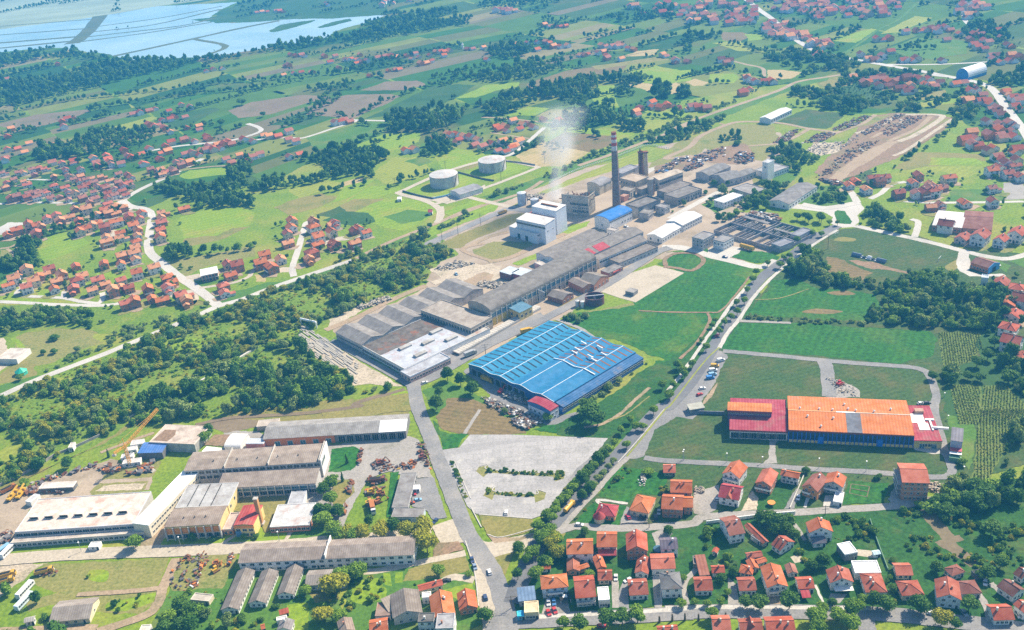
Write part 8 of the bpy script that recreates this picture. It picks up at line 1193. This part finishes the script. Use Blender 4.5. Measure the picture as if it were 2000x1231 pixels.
LIB={'scrub':lib('scrub_clump',[('leafA',620,6,5.2,-.3,.34,8,False),('leafD',560,5.4,5.6,-.3,.34,8,False),('leafC',620,6,5.5,-.3,.34,8,False),('leafB',620,6.4,6,-.3,.34,9,False),('leafD',560,6,4.6,-.3,.34,8,False),('leafA',620,5.6,6.4,-.2,.34,9,False),('leafC',600,6.2,5,-.3,.34,8,False)]),'dark':lib('thicket_clump',[('leafB',620,6.4,6.2,-.3,.36,9,False),('leafA',620,6,5.6,-.3,.36,8,False),('leafC',620,5.6,6.8,-.3,.36,9,False),('leafB',620,5.6,7.2,-.3,.36,9,False)]),'grey':lib('willow_clump',[('leafC',560,6,5.2,-.3,.34,8,False),('leafC',560,5.6,5.6,-.3,.34,8,False),('leafA',500,5.6,4.6,-.3,.34,7,False)]),'wood':lib('wood_tree',[('leafE',260,7,8.5,.2,.72,7,False),('leafE',260,7.4,9.5,.2,.72,7,False),('leafB',260,6.6,8.5,.2,.72,7,False),('leafA',260,6.6,7.5,.2,.72,7,False),('leafE',260,5.6,10.5,.2,.72,7,False)]),'bush':lib('bush',[('leafA',300,3.4,2.4,-.2,.3,5,False),('leafD',300,3.2,2.0,-.2,.3,5,False),('leafB',300,3.4,2.6,-.2,.3,5,False)]),'low':lib('undergrowth',[('leafA',170,4.2,2.2,-.3,.34,5,False),('leafD',170,4.2,1.8,-.3,.34,5,False),('leafD',170,4.0,2.4,-.3,.34,5,False),('leafA',170,4.6,1.6,-.3,.34,5,False)]),'poplar':lib('poplar',[('leafA',420,4.6,12,.2,.6,9,False),('leafC',420,4.2,11,.2,.6,9,False)]),'maize':lib('maize_plant',[('leafM',40,1.5,2.0,0,.28,2,False),('leafA',40,1.5,2.1,0,.28,2,False),('leafM',40,1.4,1.9,0,.28,2,False)]),}
_SEG=np.array([(*P_[i],*P_[i+1],w_)for P_,w_ in ROADS for i in range(len(P_)-1)]);_PL=np.array(PLANS)
def clear(x,y,m):
 a,b=_SEG[:,0:2],_SEG[:,2:4];d_=b-a;t=np.clip(((x-a[:,0])*d_[:,0]+(y-a[:,1])*d_[:,1])/np.maximum((d_**2).sum(1),1e-6),0,1)
 if(np.hypot(a[:,0]+d_[:,0]*t-x,a[:,1]+d_[:,1]*t-y)<_SEG[:,4]/2+m).any():return False
 u,v=x-_PL[:,0],y-_PL[:,1]
 return not((np.abs(u*_PL[:,2]+v*_PL[:,3])<_PL[:,4]+m)&(np.abs(v*_PL[:,2]-u*_PL[:,3])<_PL[:,5]+m)).any()
def gn_scatter(name,P,sc,libk,label,cat,kind='stuff'):
 me=bpy.data.meshes.new(name);me.from_pydata([tuple(map(float,p))for p in P],[],[]);at=me.attributes.new('size','FLOAT','POINT');at.data.foreach_set('value',[float(s)for s in sc])
 o=link(name,me);tag(o,label,cat,None,kind)
 t=bpy.data.node_groups.new(name,'GeometryNodeTree');t.interface.new_socket('Geometry',in_out='INPUT',socket_type='NodeSocketGeometry');t.interface.new_socket('Geometry',in_out='OUTPUT',socket_type='NodeSocketGeometry')
 gi,go=t.nodes.new('NodeGroupInput'),t.nodes.new('NodeGroupOutput');ip=t.nodes.new('GeometryNodeInstanceOnPoints');ci=t.nodes.new('GeometryNodeCollectionInfo')
 ci.inputs['Collection'].default_value=LIB[libk];ci.inputs['Separate Children'].default_value=True;ci.inputs['Reset Children'].default_value=True;ip.inputs['Pick Instance'].default_value=True
 rv=t.nodes.new('FunctionNodeRandomValue');rv.data_type='FLOAT_VECTOR';rv.inputs[1].default_value=(.12,.12,6.28);rv.inputs[0].default_value=(-.12,-.12,0)
 na=t.nodes.new('GeometryNodeInputNamedAttribute');na.data_type='FLOAT';na.inputs[0].default_value='size'
 t.links.new(gi.outputs[0],ip.inputs['Points']);t.links.new(ci.outputs[0],ip.inputs['Instance']);t.links.new(rv.outputs[0],ip.inputs['Rotation']);r2=t.nodes.new('FunctionNodeRandomValue');r2.data_type='FLOAT_VECTOR';r2.inputs[0].default_value=(.78,.78,.70);r2.inputs[1].default_value=(1.22,1.22,1.42);r2.inputs['Seed'].default_value=5;vm_=t.nodes.new('ShaderNodeVectorMath');vm_.operation='SCALE';t.links.new(r2.outputs[0],vm_.inputs[0]);t.links.new(na.outputs[0],vm_.inputs['Scale']);t.links.new(vm_.outputs[0],ip.inputs['Scale']);t.links.new(ip.outputs[0],go.inputs[0])
 m=o.modifiers.new('scatter','NODES');m.node_group=t;return o
def fill(s,step,s0,s1,gap=0.0,clump=30.0):
 """Points through a polygon, thinned by smooth noise so that gaps and glades stay open."""
 q=[G(p)for p in pts(s)];xs,ys=[p[0]for p in q],[p[1]for p in q];P,S=[],[]
 ph=[rnd.uniform(0,6.28)for _ in range(4)]
 y=min(ys)
 while y<max(ys):
  x=min(xs)
  while x<max(xs):
   a,b=x+rnd.uniform(-.5,.5)*step,y+rnd.uniform(-.5,.5)*step
   f=.5+.25*math.sin(a/clump*2.1+ph[0]+1.3*math.sin(b/clump+ph[1]))+.25*math.sin(b/clump*2.6+ph[2]+1.7*math.sin(a/clump*.8+ph[3]))
   if f>gap and inpoly(q,a,b):P.append((a,b,0));S.append((s0*.7+(s1*1.25-s0*.7)*rnd.random()**1.7)*(.75+.5*f))
   x+=step
  y+=step
 return P,S
def mass(name,s,step,s0,s1,libk,label,cat='shrubs',gap=0.,clump=30.):
 P,S=[],[]
 for k in(s if isinstance(s,(list,tuple))else[s]):
  for a,b in zip(*fill(k,step,s0,s1,gap,clump)):
   if clear(a[0],a[1],min(2.6,2.2*b)):P.append(a);S.append(b)
 if P:gn_scatter(name,P,S,libk,label,cat)
def line(s,step,s0,s1,wob):
 q=[G(p)for p in pts(s)];P,S=[],[]
 for i in range(len(q)-1):
  L=np.linalg.norm(q[i+1]-q[i]);n=max(1,int(L/step))
  for k in range(n):
   p=q[i]+(q[i+1]-q[i])*(k+rnd.random())/n;P.append((p[0]+rnd.uniform(-wob,wob),p[1]+rnd.uniform(-wob,wob),0));S.append(rnd.uniform(s0,s1))
 return P,S
mass('shrubland','4 60 1060 300 960 560 855 680 800 780 765 950 695 1200 600 1330 548 1500 488 1700 395 2000 285|5 0 330 0 640|4 1850 625 1700 720 1600 765 1440 800 1250 910 1050 1020 870 1085 700 1195 480 1240 -60 1240 -60 1120',4.3,.5,1.12,'scrub','wide dense green scrub between the pale path and the factory','scrub',.38,24)
mass('low_scrub',['4 60 1060 300 960 560 855 680 800 780 765 950 695 1200 600 1330 548 1500 488 1700 395 2000 285|5 0 330 0 640|4 1850 625 1700 720 1600 765 1440 800 1250 910 1050 1020 870 1085 700 1195 480 1240 -60 1240 -60 1120','5 0 330 100 282 300 222 530 172 560 200 620 255 700 285 640 300 560 340 530 440 350 500 150 570 0 640','4 1060 1045 1250 930 1440 800 1560 775 1800 865 2000 1035|4 1700 1150 1080 1210 700 1240'],3.4,.25,.8,'low','low bright undergrowth filling the glades of the scrub','undergrowth',.22,13)
mass('woodland','4 1060 1045 1250 945 1440 845 1560 775 1640 785 1800 865 1930 965 1960 1015 2000 1035|5 90 1050 60 1090|4 1700 1130 1400 1160 1200 1180 1080 1200 880 1215 700 1235 700 1150 880 1090',4.8,.75,1.5,'dark','dark leafy wood left of the slab yard','wood',.18,26)
mass('thicket','4 -60 560 300 575 600 595 640 640 500 690 350 660 200 680 60 720 -60 760',4.6,.6,1.15,'dark','dark thicket below the long pale settlement lane','scrub',.30)
mass('roadside_shrubs',['4 230 945 500 822 740 752 950 682 1180 575 1195 590 960 700 740 775 500 850 240 975','4 240 940 380 860 480 790 640 730 690 690 900 640 1100 570 1180 560 940 680 700 760 480 835 250 935'],4.2,.45,.85,'grey','grey-green shrubs lining the long pale path','shrubs',.28,14)
mass('shrubland','5 0 330 100 282 300 222 530 172 560 200 620 255 700 285 640 300 560 340 530 440 350 500 150 570 0 640',4.4,.55,1.2,'scrub','bushy green belt beside the demolished yard','scrub',.34,20)
mass('shrubland',['5 -20 900 60 920 80 1000 150 1050 340 1000 380 1010 200 1070 -20 1120','7 0 20 700 20 800 0 760 40 640 110 540 200 330 280 150 370 0 430'],4.4,.5,1.1,'scrub','scrub slope above the long boundary wall','scrub',.34,18)
mass('thicket',['6 600 320 640 335 780 272 880 252 900 400 1130 432 1250 380 1480 392 1640 432 1660 472 1740 560 1860 612 1860 700 1700 702 1500 690 1100 660 1150 600 1222 590 1190 520 1100 470 900 462 720 402 610 392','6 1660 470 1870 480 2000 640 1960 700 1860 690'],4.6,.8,1.35,'dark','dense dark green belt of trees below the football pitch','wood',.1)
mass('hedge',['6 440 615 700 640 1100 655 1100 675 690 665 430 640','6 560 320 620 330 620 400 590 420'],3.2,.5,.7,'grey','grey-green hedge row between two green meadows','hedge')
mass('thicket',['9 1560 440 1660 400 1720 470 1850 450 2010 330 2010 470 1900 560 1760 560 1620 540 1540 500','6 1540 920 1600 915 1620 1000 1560 1010','6 1650 920 1790 900 1790 990 1660 990','6 1860 870 2010 860 2010 1100 1900 1000','9 1330 520 1560 520 1640 560 1500 580 1400 560','9 1880 120 2010 60 2010 320 1880 330'],4.8,.7,1.3,'dark','dark overgrown trees at the right edge beside the maize','wood',.42)
mass('garden_shrubs',['9 880 600 1130 590 1160 740 960 740','9 1330 560 1400 560 1420 760 1380 860 1340 800','9 200 640 300 640 260 740 430 880 360 900 240 860','9 1400 700 1600 740 1880 880 1800 960 1560 860 1440 800','9 1560 600 2000 640 2000 900 1900 880','8 1480 470 1600 330 1700 330 1580 420 1520 500 1640 520 1640 540 1480 500','9 560 700 760 780 900 900 860 930 700 800','9 420 600 480 600 560 700 520 720','8 1830 380 1900 360 1860 480 1820 480','9 1240 830 1290 830 1290 1100 1250 1080','9 1000 360 1280 360 1280 400 1020 390','F 120 560 350 580 400 900 330 900','F 1430 720 1800 900 1500 900'],2.4,.3,1.15,'bush','low bushes and vegetable beds between the houses','bushes',.42,7)
mass('garden_shrubs',['7 1330 1000 1400 1010 1540 1060 1600 1230 1100 1240 1150 1080','8 100 960 280 930 300 1000 200 1090 90 1090','7 1800 1000 2010 940 2010 1130 1800 1100','8 0 860 120 830 200 960 60 1000','7 840 1140 900 1060 1000 1020 1240 1020 1200 1110 1040 1220 830 1240','7 590 1090 700 1060 870 1020 860 1060 700 1130 600 1130','7 480 900 600 900 590 960 490 960','8 420 960 480 960 520 1000 440 1010'],3.4,.4,1.1,'bush','bright garden bushes around the lower barracks','bushes',.38,9)
mass('hedge',['8 650 292 672 286 752 498 735 508','8 875 338 1150 350 1234 360 1230 372 1000 360 872 350','8 1240 336 1290 348 1285 385 1245 395','8 905 462 1130 478 1125 486 900 474','8 850 440 890 440 890 470 850 470','8 555 130 575 130 668 585 650 590','8 470 90 490 90 545 290 530 290'],1.3,.42,.8,'bush','clipped hedges along the factory road and car park islands','hedge')
mass('hedge',['8 1480 480 1500 480 1600 330 1585 325','8 1320 640 1345 640 1480 505 1465 500','8 1120 700 1200 600 1330 420 1460 280 1450 270 1300 440 1180 570 1110 690'],2.6,.35,.7,'bush','rough hedges beside the avenue path','hedge',.2)
mass('weeds',['h 1340 830 1700 620 1960 480 1980 500 1740 660 1420 880','5 1280 640 1400 600 1440 640 1320 690','h 150 830 230 830 560 1030 540 1060'],3.0,.4,.8,'grey','tall grey weeds along the right wall of the blue warehouse','weeds',.2)
mass('rail_belt',['2 850 1112 1000 1052 1150 1000 1170 975 1250 962 1252 992 1100 1032 960 1082 880 1112','2 1280 945 1400 880 1600 800 1800 735 2000 672 2000 700 1800 765 1600 840 1400 910 1300 955','3 0 700 200 620 300 590 400 560 400 590 200 660 0 740','5 560 140 620 120 700 80 760 40 780 55 640 125'],4.6,.6,1.0,'grey','band of grey-green shrubs along the railway','shrubs',.12)
mass('works_trees',['3 560 840 700 815 880 880 800 935 720 985 620 940','3 300 760 420 760 420 810 300 820','2 1760 800 1900 740 2000 720 2000 780 1860 800','3 -60 770 200 690 330 650 330 690 150 760','3 800 1060 880 1040 1000 1050 1050 1090 1040 1140 960 1140 820 1130','6 1080 70 1120 30 1250 60 1340 90 1350 160 1250 170 1080 120','3 1250 925 1400 835 1520 765 1600 645 1640 705 1500 805 1350 895 1270 945','a 1500 1060 1990 880 1990 960 1560 1190','3 200 1110 330 1060 420 1040 420 1070 260 1160','3 460 1100 600 1040 700 1020 640 1120 500 1170','6 250 60 500 -40 520 0 300 110'],5.0,.6,1.2,'dark','self-sown trees and bushes around the old works','trees',.25,14)
mass('scrub_belt',['3 520 270 850 295 1100 365 1000 402 700 382 560 330','3 640 560 730 500 900 512 1000 545 1100 562 1250 562 1400 592 1420 622 1200 622 1000 642 850 592 700 602','3 1060 420 1240 400 1400 400 1400 420 1090 440','3 1000 400 1060 400 1100 450 1040 500 960 480','3 1580 640 1640 560 1700 540 1760 620 1700 700 1640 720'],5.6,.6,1.3,'dark','belt of bushes along the far country road','scrub',.28,30)
mass('orchard','3 900 500 1060 472 1260 522 1300 560 1100 560 960 540',6.5,.35,.5,'dark','dark orchard planted in even rows','orchard')
for s in('6 1527 717 1748 712 1768 798 1700 878 1552 906','6 1584 1014 1696 1006 1756 1014 1746 1229 1642 1229','6 1780 1014 1896 1006 2006 1124 2006 1229 1756 1229','9 1724 278 1752 4 2006 4 2006 136 1858 276 1798 396 1724 436'):
 q=[G(p)for p in pts(s)];u=(q[-1]-q[0]);u/=np.linalg.norm(u);v=np.array([-u[1],u[0],0]);P,S=[],[]
 A1=[(p-q[0])@u for p in q];B1=[(p-q[0])@v for p in q];b_=min(B1)
 while b_<max(B1):
  a_=min(A1)
  while a_<max(A1):
   p=q[0]+u*(a_+rnd.uniform(-.3,.3))+v*(b_+rnd.uniform(-.12,.12))
   if inpoly(q,p[0],p[1]):P.append((p[0],p[1],0));S.append(rnd.uniform(.45,.8))
   a_+=1.0
  b_+=1.5
 gn_scatter('maize',P,S,'maize','maize standing in close rows','maize')
W_=[('1 -60 600 -60 480 130 455 280 430 420 395 560 350 740 345 900 335 1100 330 1120 345 1000 375 800 420 600 470 400 510 250 550 120 590','long dark forest on the slope below the lake',0,6.6),('1 1100 335 1300 305 1520 265 1700 235 2000 155|2 200 126 400 92 650 52 780 90 760 140 600 168 450 192 300 218 150 240 0 242|1 1750 262 1500 300 1300 332 1150 362','forest along the lake shore',.18,8.5),('1 200 890 270 830 420 790 490 750 600 725 720 725 860 740 850 790 700 840 520 870 380 890 250 900','dark round wood above the left village',0,6.2),('1 1340 1060 1420 960 1560 900 1700 880 1900 850 2000 840|2 120 840 300 860 310 890 240 930 230 1000 130 980 0 1000|1 1800 1020 1640 1050 1450 1080','leafy wood beside the yellow-green fields',.34,5.6),('1 1280 980 1350 890 1400 900 1400 980 1340 1060 1270 1030','small wood below the village lane',.1,6.0),('2 300 740 300 660 400 620 560 610 750 600 900 570 1080 510 1200 490 1480 440 1480 550 1300 560 1150 545 1000 575 850 610 720 650 560 720 430 745','long wood crossing the middle fields',.08,6.2),('2 530 480 700 430 850 410 1050 365 1250 335 1430 330 1430 370 1250 400 1080 450 900 460 700 475 560 490','narrow dark wood beyond the long middle wood',.1,7),('2 870 290 930 270 1050 260 1110 275 1080 310 960 335 880 330','compact dark wood near the minaret',0,7),('2 800 50 830 20 1000 -10 1300 -10 1250 20 1000 45','forest at the top edge',0,10),('2 1550 110 1700 60 1900 50 1900 100 1750 110 1600 130','far wood left of the big town',.1,9),('2 1290 660 1400 640 1640 640 1630 670 1560 700 1430 700 1300 690','copse right of the hamlet road',.05,6),('2 1560 535 1590 490 1690 520 1680 545','little copse in the fields',0,6),('2 1780 545 1800 500 1870 490 1880 550','left one of two round copses',0,6),('2 1905 545 1950 490 1990 490 1990 548','right one of two round copses',0,6),('1 -60 330 180 290 330 275 450 300 620 315 560 345 430 330 300 370 100 400 -60 420','loose trees on the lake hill',.45,8),('3 1750 470 1900 430 2010 400 2010 480 1850 490','dark wood right of the barrel hall',.1,6.5),('3 1640 200 1700 120 1800 130 1900 200 2010 250 2010 300 1880 260 1740 230','dark trees around the top right hamlet',.45,8),('3 90 210 310 190 310 220 100 225','low wood strip in the far fields',.1,7),('3 850 330 880 280 960 300 1000 330 900 350','trees at the main road junction',.3,7),('1 1000 1040 1350 1070 1350 1130 1150 1150 1000 1100 860 1060','dark meadow bushes below the village road',.34,5.5),('4 930 250 1060 250 1250 220 1420 130 1460 160 1420 260 1260 270 1060 300 960 310','bush belt around the bright meadow',.3,5.0),('4 100 250 240 220 210 330 360 290 500 260 500 310 200 350 0 380 0 340','bushes along the settlement meadow',.3,5.0),('4 1060 -10 1400 -10 1480 30 1300 10 1100 30','bushes along the ditch above the bright meadow',.3,5.0),('2 530 810 600 800 660 820 660 860 600 960 540 950 480 900','bushy corner beside the striped crop',.3,5),('2 850 620 960 560 1000 560 1080 545 1180 560 1090 590 960 650 860 650','hedge trees between bright fields',.4,5.5),('2 1480 600 1560 555 1560 590 1500 640 1300 600 1480 590','bushes by the bright field',.3,6),('2 1780 740 1700 700 1560 700 1640 735','hedge below the lime field',.2,5),('2 1740 650 1960 640 1960 660 1740 665','hedge under the small field',.1,6),('2 1480 450 1700 430 1800 440 1700 470 1500 470','hedge trees',.2,6),('2 1900 250 1980 250 2000 300 1920 310','trees near the red roofs',.2,7),]
for s,lab,gp,st in W_:mass('woodland',s,st,.65,1.15,'wood',lab,'wood',gp,60)
mass('poplar_wood',['2 480 745 560 690 720 650 740 660 600 735','2 1160 545 1200 500 1480 450 1480 500 1200 555','2 1700 640 1640 650 1560 690 1400 700 1400 660 1560 640'],6,.7,1.1,'poplar','pale green planted poplars among the middle woods','wood',.05)
mass('outer_trees',['0 2010 640 2400 560 2600 1240 2010 1240','0 2010 250 2400 250 2400 560 2010 640','0 900 1250 2000 1250 2000 1420 900 1420','0 -500 640 -20 700 -20 1100 -500 1100','0 -500 1110 880 1250 880 1400 -500 1400'],7,.6,1.25,'dark','loose garden trees beyond the last houses','trees',.52,28)
P,S=[],[]
hr=random.Random(5)
for wq in F_edges:
 if hr.random()<.46:
  a,b=(wq[0],wq[3])if hr.random()<.8 else(wq[0],wq[1]);L=math.hypot(b[0]-a[0],b[1]-a[1]);n=int(L/3.6);t0,t1=sorted((hr.uniform(-.3,1),hr.uniform(.2,1.3)))
  for k in range(n):
   u=(k+hr.random())/n
   if t0<u<t1:
    x,y=a[0]+(b[0]-a[0])*u+hr.uniform(-2,2),a[1]+(b[1]-a[1])*u+hr.uniform(-2,2);P.append((x,y,0));S.append(hr.uniform(.35,.95))
lake=[G(p)for p in pts('1 -120 180 0 165 540 95 880 35 1330 12 1290 130 1560 110 2000 85|2 200 82 300 88 200 122 0 178|1 1500 267 1120 322 740 337 480 290 300 264 0 292 -120 305')]
nearp=[G(p)for p in pts('4 -80 480 600 120 1000 -60 1500 -120 2000 -330|2 700 860 1200 900 1320 760 1700 650|3 100 560 700 470 1000 640 1600 640 1800 760 2100 900|6 2100 800|9 2100 1400|7 -200 1400')]
P2=[(p,s)for p,s in zip(P,S)if not inpoly(lake,p[0],p[1])and not inpoly(nearp,p[0],p[1])]
for s,wd in(('1 630 315 770 285 1080 217 1310 165 1560 115',3),('1 1080 218 1260 258 1120 322',2),('1 460 232 800 187 1180 125',4),('1 490 206 1000 146 1200 100',4),('1 500 180 850 140 1230 52',4),('1 400 245 440 220 500 165 560 88',14),('1 -60 245 440 205',5),('1 -60 200 480 160',4)):
 a,b=line(s,11,.25,.7,wd);P2+=[(p,q)for p,q in zip(a,b)if hr.random()<.7]
for s in('1 0 640 400 560 800 520 1200 470 1600 440 2000 400','1 480 610 900 560 960 540 1400 500 1700 450','2 0 420 300 370 560 350','2 -100 600 0 500 160 500','2 380 535 480 500 560 480','2 160 640 300 560 380 540','1 1500 700 1700 640 1850 580 1900 540','1 700 760 1000 730 1200 700','2 1180 715 1300 700 1500 770','2 0 835 300 740','2 490 880 600 870 680 830','2 1040 860 1160 800 1300 840','1 1800 1080 2000 1040|2 200 1030','4 960 320 1020 390 1120 420','2 300 1060 400 1010 560 960','3 240 410 400 380','3 250 470 380 460','3 1380 575 1640 540','3 1280 270 1400 280 1500 270','3 560 300 440 260 300 245','3 900 240 1100 160'):
 a,b=line(s,4.5,.45,1.0,3);P2+=list(zip(a,b))
for key,p in rooms:
 for _ in range(2 if key in('lane','slope')else 3):
  q=G(p);x,y=q[0]+hr.uniform(-17,17),q[1]+hr.uniform(-17,17)
  if abs(x-q[0])>8 or abs(y-q[1])>8:P2.append(((x,y,0),hr.uniform(.28,.62)))
for p in far_pts:
 for _ in range(2):q=G(p);P2.append(((q[0]+hr.uniform(-20,20),q[1]+hr.uniform(-20,20),0),hr.uniform(.4,.9)))
P2=[(p,s)for p,s in P2 if clear(p[0],p[1],2.0)]
gn_scatter('hedgerows',[p for p,s in P2],[s for p,s in P2],'wood','hedgerows and scattered trees between the far fields','hedges')
# the air: haze and the smoke from the ruin
hm_,hnt,hb=new_mat('haze');hnt.nodes.remove(hb);pv=N(hnt,'ShaderNodeVolumePrincipled');pv.inputs['Color'].default_value=(.08,.46,1.0,1);pv.inputs['Density'].default_value=0.00019;pv.inputs['Anisotropy'].default_value=.1
hnt.links.new(pv.outputs[0],hnt.nodes['Material Output'].inputs['Volume'])
mb=MB();mb.box(-7200,7200,-1000,12200,-1.0,CAM_H+12);tag(part('haze',mb,hm_),kind='stuff')
sm,snt,sb=new_mat('smoke');snt.nodes.remove(sb);pv=N(snt,'ShaderNodeVolumePrincipled');pv.inputs['Color'].default_value=(.92,.93,.95,1);pv.inputs['Anisotropy'].default_value=.2
sv=pos(snt);nz=noise(snt,sv,.034,.36,.74,3,.5,(1,1,.6));mu=N(snt,'ShaderNodeMath',operation='MULTIPLY');snt.links.new(nz,mu.inputs[0]);mu.inputs[1].default_value=.24
sz=N(snt,'ShaderNodeSeparateXYZ');snt.links.new(sv,sz.inputs[0]);fr=N(snt,'ShaderNodeMapRange');fr.inputs[1].default_value=0;fr.inputs[2].default_value=95;fr.inputs[3].default_value=1.0;fr.inputs[4].default_value=.02;snt.links.new(sz.outputs[2],fr.inputs[0]);m3=N(snt,'ShaderNodeMath',operation='MULTIPLY');snt.links.new(mu.outputs[0],m3.inputs[0]);snt.links.new(fr.outputs[0],m3.inputs[1]);
p0,p1=G((1080,392)),G((1097,212),height_of((1080,392),212));k_=(p1-p0)/p1[2]
cx=N(snt,'ShaderNodeCombineXYZ')
for i_ in(0,1):
 a_=N(snt,'ShaderNodeMath',operation='MULTIPLY_ADD');snt.links.new(sz.outputs[2],a_.inputs[0]);a_.inputs[1].default_value=float(k_[i_]);a_.inputs[2].default_value=float(p0[i_]);snt.links.new(a_.outputs[0],cx.inputs[i_])
snt.links.new(sz.outputs[2],cx.inputs[2]);di=N(snt,'ShaderNodeVectorMath',operation='DISTANCE');snt.links.new(sv,di.inputs[0]);snt.links.new(cx.outputs[0],di.inputs[1]);fo=N(snt,'ShaderNodeMapRange',interpolation_type='SMOOTHSTEP')
fo.inputs[1].default_value=3;fo.inputs[2].default_value=17;fo.inputs[3].default_value=1;fo.inputs[4].default_value=0;wz=N(snt,'ShaderNodeMath',operation='MULTIPLY_ADD');snt.links.new(sz.outputs[2],wz.inputs[0]);wz.inputs[1].default_value=.013;wz.inputs[2].default_value=.6;dv_=N(snt,'ShaderNodeMath',operation='DIVIDE');snt.links.new(di.outputs['Value'],dv_.inputs[0]);snt.links.new(wz.outputs[0],dv_.inputs[1]);snt.links.new(dv_.outputs[0],fo.inputs[0]);m4=N(snt,'ShaderNodeMath',operation='MULTIPLY');snt.links.new(m3.outputs[0],m4.inputs[0]);snt.links.new(fo.outputs[0],m4.inputs[1]);snt.links.new(m4.outputs[0],pv.inputs['Density'])
snt.links.new(pv.outputs[0],snt.nodes['Material Output'].inputs['Volume'])
mb=MB();rings=[]
for k in range(9):c=p0+(p1-p0)*k/8;rings.append([(c[0]+18*(.6+.013*c[2])*math.cos(t),c[1]+18*(.6+.013*c[2])*math.sin(t),c[2]+.5)for t in[2*math.pi*i/18 for i in range(18)]])
vs=[p for r_ in rings for p in r_];fs=[(18*j+i,18*j+(i+1)%18,18*(j+1)+(i+1)%18,18*(j+1)+i)for j in range(8)for i in range(18)]+[tuple(range(18))[::-1],tuple(144+i for i in range(18))]
mb.add(vs,fs);tag(part('smoke',mb,sm),'thin white smoke rising behind the white stepped mill','smoke',None,'stuff')
